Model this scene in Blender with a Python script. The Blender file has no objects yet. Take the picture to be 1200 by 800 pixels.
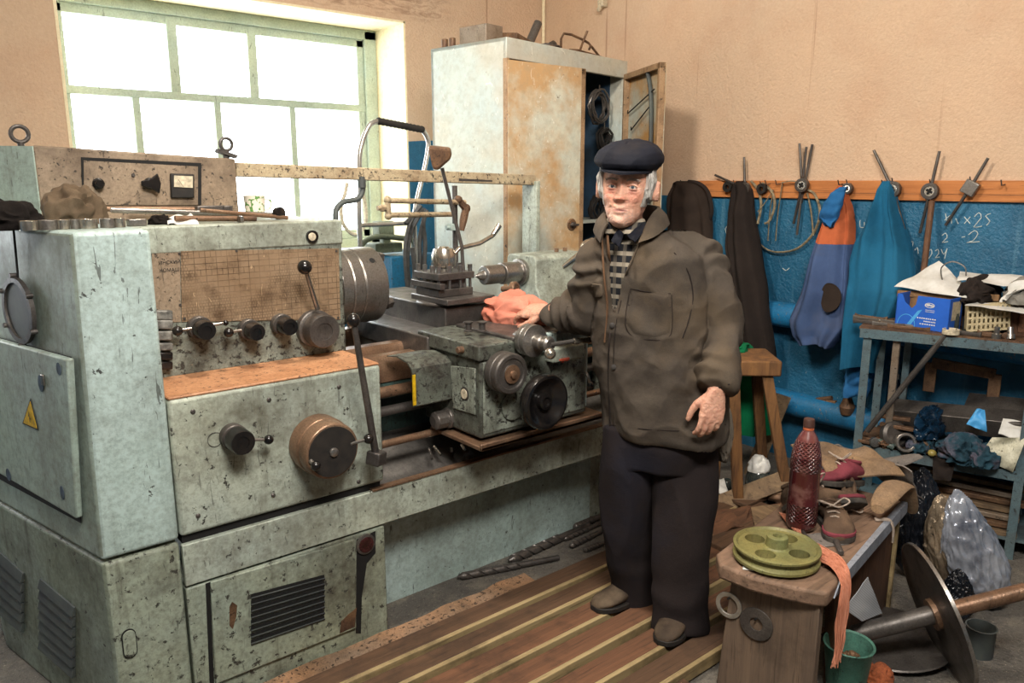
import bpy, bmesh, math, random
import numpy as np
from mathutils import Vector, Matrix, Euler, noise
random.seed(7)
PI = math.pi
V = Vector
# ------------------------------------------------------------------ camera model
FPX = 899.0; PITCH = math.atan(188 / 899.0); YAW = math.radians(50.4); CAMH = 1.6
FW = V((math.cos(YAW) * math.cos(PITCH), math.sin(YAW) * math.cos(PITCH), -math.sin(PITCH)))
RT = V((math.sin(YAW), -math.cos(YAW), 0))
UP = V((math.cos(YAW) * math.sin(PITCH), math.sin(YAW) * math.sin(PITCH), math.cos(PITCH)))
FH = V((math.cos(YAW), math.sin(YAW), 0))
CAMP = V((0, 0, CAMH))
def ray(px, py): return FW + RT * ((px - 600) / FPX) + UP * ((400 - py) / FPX)
def P(px, py, X=None, Y=None, Z=None, D=None):
    """measured point: where the sight line through a reference pixel meets the plane X=, Y=, Z= or depth D="""
    d = ray(px, py)
    if X is not None: t = X / d.x
    elif Y is not None: t = Y / d.y
    elif Z is not None: t = (Z - CAMH) / d.z
    else: t = D / d.dot(FH)
    return CAMP + d * t
def PP(px, py, p0, n):
    d = ray(px, py); n = V(n); t = (V(p0) - CAMP).dot(n) / d.dot(n)
    return CAMP + d * t
scene = bpy.context.scene
COL = scene.collection
cam = bpy.data.cameras.new('camera'); co = bpy.data.objects.new('camera', cam); COL.objects.link(co)
cam.sensor_width = 36; cam.lens = 36 * FPX / 1200; cam.clip_start = 0.05
co.matrix_world = Matrix(((RT.x, UP.x, -FW.x, 0), (RT.y, UP.y, -FW.y, 0), (RT.z, UP.z, -FW.z, CAMH), (0, 0, 0, 1)))
scene.camera = co

# ------------------------------------------------------------------ materials
def hexc(h, a=1):
    h = h.lstrip('#'); c = [int(h[i:i + 2], 16) / 255 for i in (0, 2, 4)]
    return tuple((x / 12.92 if x <= .04045 else ((x + .055) / 1.055) ** 2.4) for x in c) + (a,)
class NT:
    def __init__(s, name):
        s.m = bpy.data.materials.new(name); s.m.use_nodes = True
        s.t = s.m.node_tree; s.t.nodes.clear()
        s.out = s.n('ShaderNodeOutputMaterial'); s.b = s.n('ShaderNodeBsdfPrincipled')
        s.l(s.b.outputs[0], s.out.inputs[0]); s.tc = s.n('ShaderNodeTexCoord').outputs['Object']
    def n(s, k): return s.t.nodes.new(k)
    def l(s, a, b): s.t.links.new(a, b)
    def mapping(s, sc=(1, 1, 1), loc=(0, 0, 0), rot=(0, 0, 0), src=None):
        m = s.n('ShaderNodeMapping'); s.l(src or s.tc, m.inputs[0])
        m.inputs['Scale'].default_value = sc; m.inputs['Location'].default_value = loc; m.inputs['Rotation'].default_value = rot
        return m.outputs[0]
    def noise(s, scale, detail=6, rough=.6, sc=None, loc=(0, 0, 0), dist=0):
        n = s.n('ShaderNodeTexNoise'); n.inputs['Scale'].default_value = scale; n.inputs['Detail'].default_value = detail
        n.inputs['Roughness'].default_value = rough; n.inputs['Distortion'].default_value = dist
        s.l(s.mapping(sc or (1, 1, 1), loc), n.inputs[0]); return n.outputs[0]
    def ramp(s, f, lo, hi, v0=0, v1=1):
        r = s.n('ShaderNodeMapRange'); r.inputs[1].default_value = lo; r.inputs[2].default_value = hi
        r.inputs[3].default_value = v0; r.inputs[4].default_value = v1; s.l(f, r.inputs[0]); return r.outputs[0]
    def math(s, op, a, b=None):
        m = s.n('ShaderNodeMath'); m.operation = op
        for i, v in enumerate((a, b)):
            if v is None: continue
            if isinstance(v, (int, float)): m.inputs[i].default_value = v
            else: s.l(v, m.inputs[i])
        return m.outputs[0]
    def mix(s, f, a, b, blend='MIX'):
        m = s.n('ShaderNodeMix'); m.data_type = 'RGBA'; m.blend_type = blend
        for sock, v in ((m.inputs[0], f), (m.inputs[6], a), (m.inputs[7], b)):
            if isinstance(v, (int, float)): sock.default_value = v
            elif isinstance(v, tuple): sock.default_value = v
            elif isinstance(v, str): sock.default_value = hexc(v)
            else: s.l(v, sock)
        return m.outputs[2]
    def sep(s, src=None):
        x = s.n('ShaderNodeSeparateXYZ'); s.l(src or s.tc, x.inputs[0]); return x.outputs
    def set(s, col=None, rough=None, metal=None, bump=None, bd=.002, **kw):
        b = s.b
        def put(k, v):
            if v is None: return
            if isinstance(v, (int, float)): b.inputs[k].default_value = v
            elif isinstance(v, tuple): b.inputs[k].default_value = v
            elif isinstance(v, str): b.inputs[k].default_value = hexc(v)
            else: s.l(v, b.inputs[k])
        put('Base Color', col); put('Roughness', rough); put('Metallic', metal)
        for k, v in kw.items(): put(k.replace('_', ' '), v)
        if bump is not None:
            bp = s.n('ShaderNodeBump'); bp.inputs['Strength'].default_value = 1; bp.inputs['Distance'].default_value = bd
            s.l(bump, bp.inputs['Height']); s.l(bp.outputs[0], b.inputs['Normal'])
        return s.m
def worn(name, base, grime='#4a4232', alt=None, gs=2.5, ga=.75, chip='#2a2622', cs=38, ca=.62, rough=.5, metal=0., streak=.35, rust=None, ra=.62, bd=.0015, scr=.5):
    """old painted or bare surface: blotches of grime, chips, runs, scratches"""
    t = NT(name)
    c = t.mix(t.ramp(t.noise(gs * .7, 5, .6, loc=(3, 1, 7)), .35, .7), base, alt or base)
    g = t.ramp(t.noise(gs, 10, .7), .44, .68, 0, ga)
    c = t.mix(g, c, grime)
    fine = t.ramp(t.noise(gs * 22, 5, .75, loc=(9, 2, 3)), .42, .72, 0, .55)
    c = t.mix(fine, c, grime)
    if streak:
        st = t.ramp(t.noise(1, 5, .6, sc=(26, 26, 1.6)), .56, .75, 0, streak); c = t.mix(st, c, grime)
    if rust:
        r = t.ramp(t.noise(gs * 1.3, 8, .7, loc=(5, 8, 2)), ra, ra + .12, 0, .85); c = t.mix(r, c, rust)
    ch = t.noise(cs, 5, .72, loc=(1, 5, 2)); chm = t.ramp(ch, ca, ca + .025, 0, .9); c = t.mix(chm, c, chip)
    if scr:
        sn = t.noise(1, 4, .55, sc=(60, 60, 9), loc=(2, 2, 2), dist=1.5); sm = t.ramp(sn, .655, .675, 0, scr); c = t.mix(sm, c, chip)
    h = t.math('ADD', t.math('MULTIPLY', chm, -.6), t.math('MULTIPLY', t.noise(gs * 14, 5, .6), .7))
    rg = t.math('ADD', t.math('MULTIPLY', g, .3), rough)
    return t.set(c, rg, metal, bump=h, bd=bd)
def plain(name, col, rough=.5, metal=0., var=.12, s=20, dark=None, bd=.001, **kw):
    t = NT(name)
    n = t.noise(s, 6, .65)
    c = t.mix(t.ramp(n, .35, .7, 0, 1), col, dark or tuple(x * (1 - var * 3) for x in hexc(col)[:3]) + (1,))
    return t.set(c, rough, metal, bump=n if bd else None, bd=bd, **kw)
def fabric(name, col, dark, s=5, rough=.95, weave=500, bd=.0012, alt=None, ga=.6):
    t = NT(name)
    c = t.mix(t.ramp(t.noise(s, 8, .65), .4, .72, 0, ga), col, dark)
    if alt: c = t.mix(t.ramp(t.noise(s * .6, 5, .6, loc=(4, 4, 4)), .5, .7, 0, .6), c, alt)
    w = t.noise(weave, 2, .5)
    c = t.mix(t.ramp(w, .3, .8, 0, .35), c, dark)
    return t.set(c, rough, 0., bump=t.math('ADD', w, t.math('MULTIPLY', t.noise(45, 4, .6), 1.5)), bd=bd, Specular_IOR_Level=.2)
def wood(name, col, dark, axis=0, rough=.75, grime='#2c1d12', s=1., ga=.7, bd=.002):
    t = NT(name); sc = [22 * s, 22 * s, 22 * s]; sc[axis] = 1.2 * s
    n = t.noise(1, 8, .68, sc=tuple(sc), dist=.6)
    c = t.mix(t.ramp(n, .35, .66), col, dark)
    c = t.mix(t.ramp(t.noise(4, 8, .7), .48, .7, 0, ga), c, grime)
    sc2 = [90, 90, 90]; sc2[axis] = 4
    f = t.noise(1, 3, .6, sc=tuple(sc2)); c = t.mix(t.ramp(f, .58, .66, 0, .5), c, grime)
    return t.set(c, rough, 0., bump=t.math('ADD', n, f), bd=bd)
M = {}
M['green'] = worn('machine_paint', '#a6b2a9', '#4c4636', alt='#b2b8a6', gs=2.8, ga=.85, cs=34, ca=.62, streak=.5)
M['green_blue'] = worn('machine_paint_pale', '#aabfba', '#5f645a', alt='#b8cbc9', gs=2.4, ga=.6, cs=30, ca=.64, streak=.3, scr=.7)
M['green_dirty'] = worn('machine_paint_oily', '#949c90', '#2d261c', alt='#757b70', gs=7, ga=.95, cs=45, ca=.55, streak=.6, rough=.42)
M['green_low'] = worn('machine_paint_low', '#939f92', '#3c3528', alt='#9ca28a', gs=3.2, ga=.95, cs=34, ca=.60, streak=.7)  # more dirt, plus the dimmer light low on the machine put into colour
M['side_low'] = worn('machine_paint_side_low', '#8d9a90', '#3c382c', alt='#7f8a76', gs=2.6, ga=.9, cs=34, ca=.62, streak=.7)  # left-side version, with dirt and the low dimness also in its colour
M['oily_dark'] = worn('oily_casting', '#6d7268', '#241d15', alt='#545a52', gs=9, ga=.95, cs=50, ca=.55, streak=.6, rough=.38)
M['green_ways'] = worn('machine_paint_dark', '#3f5550', '#1b1a16', gs=6, ga=.9, cs=60, ca=.58, rough=.4)
M['cover_left'] = worn('machine_paint_side', '#9fb2ac', '#5a584a', alt='#98a894', gs=1.8, ga=.7, cs=28, ca=.68, streak=.55)
M['tan_top'] = worn('warm_lit_top', '#c99770', '#7a4a2a', alt='#b9855e', gs=5, ga=.7, cs=70, ca=.6, rough=.45, streak=0)  # tan stands for warm light on the ledge, put into its colour
M['brown_panel'] = worn('brown_panel', '#877460', '#4a3b2d', alt='#998771', gs=4, ga=.8, cs=60, ca=.6, streak=.3)
M['beam'] = worn('beam_paint', '#ae9f82', '#6d5238', alt='#c0b294', gs=9, ga=.8, cs=60, ca=.58, streak=0)
M['steel'] = worn('bare_steel', '#96948f', '#5c4c3e', alt='#a8a4a0', gs=7, ga=.5, cs=60, ca=.68, rough=.28, metal=.85, streak=0, bd=.0006)
M['steel_dark'] = worn('dark_steel', '#565250', '#2a2420', alt='#6e6862', gs=8, ga=.7, cs=60, ca=.66, rough=.38, metal=.5, streak=0, bd=.0008)
M['steel_bright'] = plain('bright_steel', '#cfcac0', .22, .9, .1, 30, '#a39886', bd=.0003)
M['rusty'] = worn('rusty_steel', '#6c5140', '#2d1f17', alt='#8a6a4c', gs=12, ga=.8, cs=60, ca=.6, rough=.55, metal=.35, streak=0)
M['way_brown'] = worn('oiled_way', '#86664f', '#3b2a20', alt='#9c8068', gs=8, ga=.7, cs=60, ca=.64, rough=.3, metal=.5, streak=0)
M['black'] = plain('black_plastic', '#0d0d0f', .22, 0, .3, 15, '#24201d', bd=.0004)
M['black_matte'] = plain('black_matte', '#121110', .7, 0, .3, 25, '#2a241f')
M['gap'] = plain('dark_gap', '#0d0c0b', .8, 0, .2)
M['tray'] = worn('oily_tray', '#57534f', '#2a2624', alt='#6b6762', gs=3, ga=.7, cs=50, ca=.66, rough=.4, streak=0)
M['white_plug'] = plain('cream_plug', '#ddd0b4', .5, 0, .2, 60)
M['louvre'] = plain('louvre_grey', '#4c534f', .6, 0, .3, 9, '#3a3c40')
M['red_glass'] = plain('dark_red_glass', '#4a2528', .15, 0, .3)
M['yellow'] = plain('warning_yellow', '#d9b018', .5, 0, .2, 60)
M['button'] = plain('button_grey', '#8d8b84', .5, 0, .3, 40)
M['paper'] = plain('paper', '#dcdcd8', .8, 0, .08, 12, '#bdbbb2', bd=0)

# ------------------------------------------------------------------ mesh building
ORG = {}
class MB:
    def __init__(s): s.bm = bmesh.new()
    def poly(s, pts): return s.bm.faces.new([s.bm.verts.new(p) for p in pts])
    def loft(s, rings, cap=True, closed=True):
        R = [[s.bm.verts.new(p) for p in r] for r in rings]; n = len(R[0])
        for a, b in zip(R, R[1:]):
            for i in range(n if closed else n - 1):
                j = (i + 1) % n; s.bm.faces.new((a[i], a[j], b[j], b[i]))
        if cap and closed:
            s.bm.faces.new(R[0][::-1]); s.bm.faces.new(R[-1])
        return s
    def prism(s, pts, ext):
        ext = V(ext); return s.loft([[V(p) for p in pts], [V(p) + ext for p in pts]])
    def box(s, lo, hi):
        x0, y0, z0 = lo; x1, y1, z1 = hi
        return s.prism([(x0, y0, z0), (x1, y0, z0), (x1, y1, z0), (x0, y1, z0)], (0, 0, z1 - z0))
    def cbox(s, c, size, rot=None, tilt=None):
        m = rot if isinstance(rot, Matrix) else (Euler(rot).to_matrix() if rot is not None else Matrix.Identity(3))
        c = V(c); x, y, z = [v / 2 for v in size]
        lo = [c + m @ V(p) for p in ((-x, -y, -z), (x, -y, -z), (x, y, -z), (-x, y, -z))]
        return s.prism(lo, m @ V((0, 0, 2 * z)))
    def rev(s, o, ax, prof, seg=24, cap=True, up=None):
        o = V(o); ax = V(ax).normalized(); u = ax.orthogonal().normalized() if up is None else V(up).normalized(); w = ax.cross(u)
        rings = []
        for r, h in prof:
            r = max(r, 1e-4); rings.append([o + ax * h + (u * math.cos(2 * PI * i / seg) + w * math.sin(2 * PI * i / seg)) * r for i in range(seg)])
        return s.loft(rings, cap)
    def cyl(s, a, b, r, r2=None, seg=20):
        a, b = V(a), V(b); return s.rev(a, b - a, [(r, 0), (r if r2 is None else r2, (b - a).length)], seg)
    def ring(s, c, ax, ro, ri, h, seg=28):
        c = V(c) - V(ax).normalized() * h / 2; ax = V(ax).normalized(); u = ax.orthogonal().normalized(); w = ax.cross(u)
        R = [[c + ax * z + (u * math.cos(2 * PI * i / seg) + w * math.sin(2 * PI * i / seg)) * r for i in range(seg)] for r, z in ((ro, 0), (ro, h), (ri, h), (ri, 0), (ro, 0))]
        s.loft(R, cap=False); return s
    def sph(s, c, r, sc=(1, 1, 1), sub=3, m=None, rough=0, rs=6):
        tmp = bmesh.new(); bmesh.ops.create_icosphere(tmp, subdivisions=sub, radius=1)
        vs = {}
        for v in tmp.verts:
            d = V(v.co)
            k = 1 + (rough * noise.noise(d * rs * .3 + V(c) * 9) if rough else 0)
            p = V((d.x * sc[0] * r * k, d.y * sc[1] * r * k, d.z * sc[2] * r * k))
            if m is not None: p = m @ p
            vs[v.index] = s.bm.verts.new(V(c) + p)
        for f in tmp.faces: s.bm.faces.new([vs[v.index] for v in f.verts])
        tmp.free(); return s
    def tube(s, pts, r, seg=10, closed=False, smooth=0, flat=1., up=None):
        pts = [V(p) for p in pts]
        if smooth: pts = crom(pts, smooth, closed)
        n = len(pts); rr = r if isinstance(r, (list, tuple)) else [r] * n
        if len(rr) != n: rr = [rr[0] + (rr[-1] - rr[0]) * i / (n - 1) for i in range(n)]
        rings = []; pu = V(up) if up else None
        for i in range(n):
            a = pts[i - 1] if (i or closed) else pts[i]; b = pts[(i + 1) % n] if (i < n - 1 or closed) else pts[i]
            t = (b - a).normalized() if (b - a).length > 1e-9 else V((0, 0, 1))
            if pu is None or up: 
                u = (pu - t * pu.dot(t)) if pu is not None else t.orthogonal()
                if u.length < 1e-4: u = t.orthogonal()
                u.normalize()
                if not up: pu = u
            else:
                u = (pu - t * pu.dot(t)).normalized(); pu = u
            w = t.cross(u)
            rings.append([pts[i] + (u * math.cos(2 * PI * k / seg) + w * math.sin(2 * PI * k / seg) * flat) * rr[i] for k in range(seg)])
        if closed: rings.append(rings[0]); s.loft(rings, cap=False); bmesh.ops.remove_doubles(s.bm, verts=s.bm.verts, dist=1e-5)
        else: s.loft(rings)
        return s
    def xf(s, m):
        bmesh.ops.transform(s.bm, matrix=m, verts=s.bm.verts); return s
    def build(s, name, mat, parent=None, bevel=0, smooth=35, sub=0, org=None, seg=2, solid=0, normals=True):
        bm = s.bm
        if normals: bmesh.ops.recalc_face_normals(bm, faces=bm.faces)
        if parent is not None: o0 = ORG[parent.name]
        elif org is not None: o0 = V(org)
        else:
            cs = [v.co for v in bm.verts]
            lo = [min(c[i] for c in cs) for i in range(3)]; hi = [max(c[i] for c in cs) for i in range(3)]
            o0 = V(((lo[0] + hi[0]) / 2, (lo[1] + hi[1]) / 2, lo[2]))
        bmesh.ops.translate(bm, vec=-o0, verts=bm.verts)
        me = bpy.data.meshes.new(name); bm.to_mesh(me); bm.free()
        ob = bpy.data.objects.new(name, me); COL.objects.link(ob)
        if parent is not None: ob.parent = parent
        else: ob.location = o0
        ORG[ob.name] = o0
        if mat is not None:
            for x in (mat if isinstance(mat, list) else [mat]): me.materials.append(M[x] if isinstance(x, str) else x)
        if solid: md = ob.modifiers.new('s', 'SOLIDIFY'); md.thickness = solid; md.offset = 0
        if bevel: md = ob.modifiers.new('b', 'BEVEL'); md.width = bevel; md.segments = seg; md.limit_method = 'ANGLE'; md.angle_limit = math.radians(40)
        if sub: md = ob.modifiers.new('d', 'SUBSURF'); md.levels = sub; md.render_levels = sub
        if smooth:
            me.shade_smooth()
            if not sub: me.set_sharp_from_angle(angle=math.radians(smooth))
        return ob
def crom(pts, k, closed=False):
    out = []; n = len(pts)
    for i in range(n if closed else n - 1):
        p0 = pts[i - 1] if (i or closed) else pts[0]; p1 = pts[i]; p2 = pts[(i + 1) % n]; p3 = pts[(i + 2) % n] if (closed or i + 2 < n) else p2
        for j in range(k):
            t = j / k
            out.append(.5 * ((2 * p1) + (p2 - p0) * t + (2 * p0 - 5 * p1 + 4 * p2 - p3) * t * t + (3 * p1 - p0 - 3 * p2 + p3) * t ** 3))
    if not closed: out.append(pts[-1])
    return out
def tag(o, label=None, cat=None, group=None, kind=None):
    if label: o['label'] = label
    if cat: o['category'] = cat
    if group: o['group'] = group
    if kind: o['kind'] = kind
    return o
def thing(name, loc, label, cat, group=None):
    o = bpy.data.objects.new(name, None); COL.objects.link(o); o.location = V(loc); ORG[o.name] = V(loc)
    o.empty_display_size = .1
    return tag(o, label, cat, group)
def dup(root, loc, rotz=0, label=None, scale=None):
    kids = {}
    for o in bpy.data.objects: 
        if o.parent is not None: kids.setdefault(o.parent.name, []).append(o)
    def cp(o, par):
        c = o.copy(); COL.objects.link(c)
        if par is not None: c.parent = par
        for k in kids.get(o.name, []): cp(k, c)
        return c
    r = cp(root, None); r.location = V(loc); ORG[r.name] = V(loc)
    r.rotation_euler = rotz if isinstance(rotz, tuple) else (0, 0, rotz)
    if label: r['label'] = label
    if scale: r.scale = (scale,) * 3 if isinstance(scale, (int, float)) else scale
    return r
def text_mesh(txt, size, origin, xdir, ydir, name, mat, parent, depth=.001, align='LEFT'):
    cu = bpy.data.curves.new('txt', 'FONT'); cu.body = txt; cu.size = size; cu.extrude = depth; cu.align_x = align
    ob = bpy.data.objects.new('txt', cu); COL.objects.link(ob)
    dg = bpy.context.evaluated_depsgraph_get(); dg.update()
    me = bpy.data.meshes.new_from_object(ob.evaluated_get(dg)); bpy.data.objects.remove(ob)
    x = V(xdir).normalized(); y = V(ydir).normalized(); z = x.cross(y)
    mb = MB(); mb.bm.from_mesh(me); bpy.data.meshes.remove(me)
    m = Matrix(((x.x, y.x, z.x, origin[0]), (x.y, y.y, z.y, origin[1]), (x.z, y.z, z.z, origin[2]), (0, 0, 0, 1)))
    mb.xf(m); return mb.build(name, mat, parent, smooth=0, normals=False)
def arrow_rot(zdir, xhint=(1, 0, 0)):
    z = V(zdir).normalized(); x = V(xhint); x = (x - z * x.dot(z)).normalized(); y = z.cross(x)
    return Matrix(((x.x, y.x, z.x), (x.y, y.y, z.y), (x.z, y.z, z.z)))
# ------------------------------------------------------------------ room
XB = 4.0; YW = 4.47; WD = .43; CE = 3.3; XN = -2.6; YN = -2.4
def plaster(name, dado_slope):
    t = NT(name); x, y, z = t.sep()
    c = t.mix(t.ramp(t.noise(1.1, 6, .6), .35, .7), '#d2b497', '#c8b198')
    c = t.mix(t.ramp(t.noise(2.2, 8, .65, loc=(4, 0, 2)), .5, .75, 0, .45), c, '#b98f72')
    c = t.mix(t.ramp(t.noise(60, 4, .7), .35, .8, 0, .3), c, '#a98468')
    run = t.math('MULTIPLY', t.ramp(t.noise(1, 3, .5, sc=(14, 14, .25), loc=(1, 7, 3)), .66, .69), t.ramp(z, 1.55, 2.3))
    c = t.mix(t.math('MULTIPLY', run, .55), c, '#8a6148')
    c = t.mix(t.ramp(t.noise(55, 3, .6, sc=(1, 1, 2.2), loc=(3, 3, 8), dist=2), .73, .75, 0, .6), c, '#f2e2cc')
    b = t.mix(t.ramp(t.noise(1.4, 8, .65, loc=(8, 1, 0)), .35, .7), '#2a6f92', '#17506f')
    b = t.mix(t.ramp(t.noise(5, 8, .7, loc=(1, 1, 4)), .5, .75, 0, .5), b, '#123a50')
    b = t.mix(t.ramp(t.noise(48, 3, .6, loc=(6, 2, 2)), .72, .74, 0, .8), b, '#b9c6c8')
    b = t.mix(t.ramp(t.noise(1, 3, .5, sc=(20, 20, 1.2), loc=(5, 5, 5)), .6, .72, 0, .4), b, '#5d8aa0')
    if dado_slope:
        hm = t.math('MULTIPLY', t.math('MULTIPLY', t.ramp(z, 2.6, 2.66), t.ramp(x, 1.9, 2.2)), t.ramp(x, 3.25, 2.95))
        c = t.mix(t.math('MULTIPLY', hm, t.ramp(t.noise(1, 5, .7, sc=(9, 9, 34), loc=(1, 1, 1), dist=1.2), .42, .62, 0, .6)), c, '#7d5a44')
    edge = t.math('ADD', z, t.math('MULTIPLY', t.noise(9, 3, .5), .012))
    if dado_slope: edge = t.math('SUBTRACT', edge, t.math('MULTIPLY', x, .062))
    lim = 1.688 if dado_slope else 1.516
    mask = t.math('LESS_THAN', edge, lim)
    c = t.mix(mask, c, b)
    h = t.math('ADD', t.noise(9, 8, .65), t.math('MULTIPLY', t.noise(70, 3, .6), .5))
    return t.set(c, t.ramp(mask, 0, 1, .92, .45), 0., bump=h, bd=.012)
M['plaster_back'] = plaster('plaster_back', False); M['plaster_left'] = plaster('plaster_left', True)
M['reveal'] = worn('reveal_paint', '#f2e6c4', '#cdb98c', gs=2, ga=.4, cs=20, ca=.8, streak=.1, scr=0, rough=.8)
M['win_frame'] = worn('window_paint', '#aebfb4', '#76806f', alt='#bcc6b2', gs=5, ga=.4, cs=30, ca=.72, streak=.1, rough=.5)
def conc():
    t = NT('concrete_floor')
    c = t.mix(t.ramp(t.noise(2, 8, .65), .35, .7), '#6f6a62', '#4a4642')
    c = t.mix(t.ramp(t.noise(9, 8, .7, loc=(3, 3, 0)), .5, .75, 0, .7), c, '#8b8273')
    c = t.mix(t.ramp(t.noise(60, 4, .7), .55, .7, 0, .7), c, '#262320')
    c = t.mix(t.ramp(t.noise(120, 3, .7, loc=(2, 9, 1)), .62, .68, 0, .8), c, '#a9a190')
    return t.set(c, .85, 0., bump=t.math('ADD', t.noise(14, 8, .7), t.math('MULTIPLY', t.noise(90, 3, .6), .4)), bd=.02)
M['concrete'] = conc()
M['ceiling'] = plain('ceiling_paint', '#c9b8a0', .9, 0, .1, 3)
def struct(name, mb, mat, **k): return tag(mb.build(name, mat, org=(0, 0, 0), smooth=0, **k), kind='structure')
struct('floor', MB().box((XN - .2, YN - .2, -.1), (XB + .2, YW + WD + .3, 0)), 'concrete')
struct('ceiling', MB().box((XN - .2, YN - .2, CE), (XB + .2, YW + WD + .3, CE + .1)), 'ceiling')
struct('wall_back', MB().box((XB, YN, 0), (XB + .2, YW + WD + .3, CE)), 'plaster_back')
struct('wall_near', MB().box((XN - .2, YN, 0), (XN, YW + WD + .3, CE)), 'plaster_back')
struct('wall_right', MB().box((XN, YN - .2, 0), (XB, YN, CE)), 'plaster_back')
# window wall with a deep opening
WX0, WX1, WZ0, WZ1 = .82, 2.805, 1.12, 2.6
w = MB()
VX0, VX1 = -2.1, -.25
for lo, hi in (((XN, YW, 0), (VX0, YW + WD, CE)), ((VX1, YW, 0), (WX0, YW + WD, CE)), ((VX0, YW, 0), (VX1, YW + WD, WZ0)), ((VX0, YW, WZ1), (VX1, YW + WD, CE)), ((WX1, YW, 0), (XB, YW + WD, CE)), ((WX0, YW, 0), (WX1, YW + WD, WZ0)), ((WX0, YW, WZ1), (WX1, YW + WD, CE))):
    w.box(lo, hi)
struct('wall_left', w, 'plaster_left')
r = MB()
r.box((WX1 - .012, YW - .004, WZ0), (WX1 + .002, YW + WD, WZ1)); r.box((WX0, YW - .004, WZ1 - .012), (WX1, YW + WD, WZ1 + .002)); r.box((WX0 - .002, YW - .004, WZ0), (WX0 + .012, YW + WD, WZ1))
r.box((WX0, YW - .03, WZ0 - .002), (WX1, YW + WD, WZ0 + .02))
struct('trim_1', r, 'reveal')
# window_1: frame with casements, divided as in the photo
win = bpy.data.objects.new('window_1', None); COL.objects.link(win); ORG['window_1'] = V((0, 0, 0)); tag(win, kind='structure')
YF = YW + WD - .05
fr = MB()
fr.box((WX0 + .012, YF - .03, WZ1 - .075), (WX1 - .012, YF + .06, WZ1 - .012)); fr.box((WX0 + .012, YF - .03, WZ0 + .02), (WX1 - .012, YF + .06, WZ0 + .09))
fr.box((WX0 + .012, YF - .03, WZ0), (WX0 + .06, YF + .06, WZ1 - .02)); fr.box((WX1 - .10, YF - .03, WZ0), (WX1 - .012, YF + .06, WZ1 - .02))
fr.build('window_frame', 'win_frame', win, bevel=.004)
def vx(px, py): return P(px, py, Y=YF)
sash = MB()
zt = vx(240, 42).z
zm = (P(78, 100, Y=YF).z + P(412, 130, Y=YF).z) / 2
sash.box((WX0 + .06, YF - .01, WZ1 - .125), (WX1 - .1, YF + .03, WZ1 - .07))
sash.box((WX0 + .06, YF - .018, zm - .022), (WX1 - .1, YF + .03, zm + .022))
sash.box((WX0 + .06, YF - .01, WZ0 + .09), (WX1 - .1, YF + .03, WZ0 + .15))
sash.box((WX1 - .15, YF - .01, WZ0 + .1), (WX1 - .1, YF + .03, WZ1 - .08)); sash.box((WX0 + .06, YF - .01, WZ0 + .1), (WX0 + .1, YF + .03, WZ1 - .08))
for px in (204, 296): 
    x = vx(px, 80).x; sash.box((x - .028, YF - .014, zm), (x + .028, YF + .03, WZ1 - .08))
for px in (162, 256, 343):
    x = vx(px, 150).x; sash.box((x - .02, YF - .014, WZ0 + .1), (x + .02, YF + .03, zm))
sash.build('sash', 'win_frame', win, bevel=.003)
t = NT('window_glass'); t.t.nodes.remove(t.b)
g = t.n('ShaderNodeBsdfTransparent'); g.inputs[0].default_value = (.96, .98, .98, 1); gl = t.n('ShaderNodeBsdfGlossy'); gl.inputs['Roughness'].default_value = .05
mx = t.n('ShaderNodeMixShader'); mx.inputs[0].default_value = .06; t.l(g.outputs[0], mx.inputs[1]); t.l(gl.outputs[0], mx.inputs[2]); t.l(mx.outputs[0], t.out.inputs[0]); M['glass'] = t.m
MB().box((WX0 + .08, YF + .008, WZ0 + .1), (WX1 - .12, YF + .012, WZ1 - .1)).build('pane', 'glass', win, smooth=0)

win2 = bpy.data.objects.new('window_2', None); COL.objects.link(win2); ORG['window_2'] = V((0, 0, 0)); tag(win2, kind='structure')
f2 = MB()
for a in ((VX0, VX0 + .08, WZ0, WZ1), (VX1 - .08, VX1, WZ0, WZ1), (-1.2, -1.14, WZ0, WZ1)): f2.box((a[0], YF, a[2]), (a[1], YF + .05, a[3]))
for z in (WZ0, zm - .03, WZ1 - .08): f2.box((VX0, YF + .001, z), (VX1, YF + .049, z + .07))
f2.build('window_frame', 'win_frame', win2)
# ------------------------------------------------------------------ light
wd = bpy.data.worlds.new('world'); scene.world = wd; wd.use_nodes = True
nt = wd.node_tree; nt.nodes.clear(); bg = nt.nodes.new('ShaderNodeBackground'); wo = nt.nodes.new('ShaderNodeOutputWorld'); nt.links.new(bg.outputs[0], wo.inputs[0])
bg.inputs[0].default_value = (.93, .97, 1, 1); bg.inputs[1].default_value = 9.
def area(name, loc, target, sx, sy, power, col):
    l = bpy.data.lights.new(name, 'AREA'); l.shape = 'RECTANGLE'; l.size = sx; l.size_y = sy; l.energy = power; l.color = col
    o = bpy.data.objects.new(name, l); COL.objects.link(o); o.location = loc
    d = V(target) - V(loc); o.rotation_euler = d.to_track_quat('-Z', 'Y').to_euler(); return o
po = area('window_light_portal', (1.81, YW + WD + .03, 1.86), (1.81, 0, 1.86), 1.98, 1.48, 1, (1, 1, 1)); po.data.cycles.is_portal = True
p2_ = area('window_light_portal', (-1.175, YW + WD + .03, 1.86), (-1.175, 0, 1.86), 1.85, 1.48, 1, (1, 1, 1)); p2_.data.cycles.is_portal = True
area('unseen_overhead_light', (.5, .1, 3.2), (1.9, 2.0, .8), 1.2, .8, 150, (1, .95, .88))  # added fill light out of view, standing in for bounced flash
area('unseen_overhead_light', (1.1, 2.0, 3.2), (3.4, 2.6, .9), .3, .3, 50, (1, .9, .78))
scene.view_settings.view_transform = 'Standard'; scene.view_settings.look = 'None'; scene.view_settings.gamma = 1; scene.view_settings.exposure = .35
scene.view_settings.use_curve_mapping = False
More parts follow.
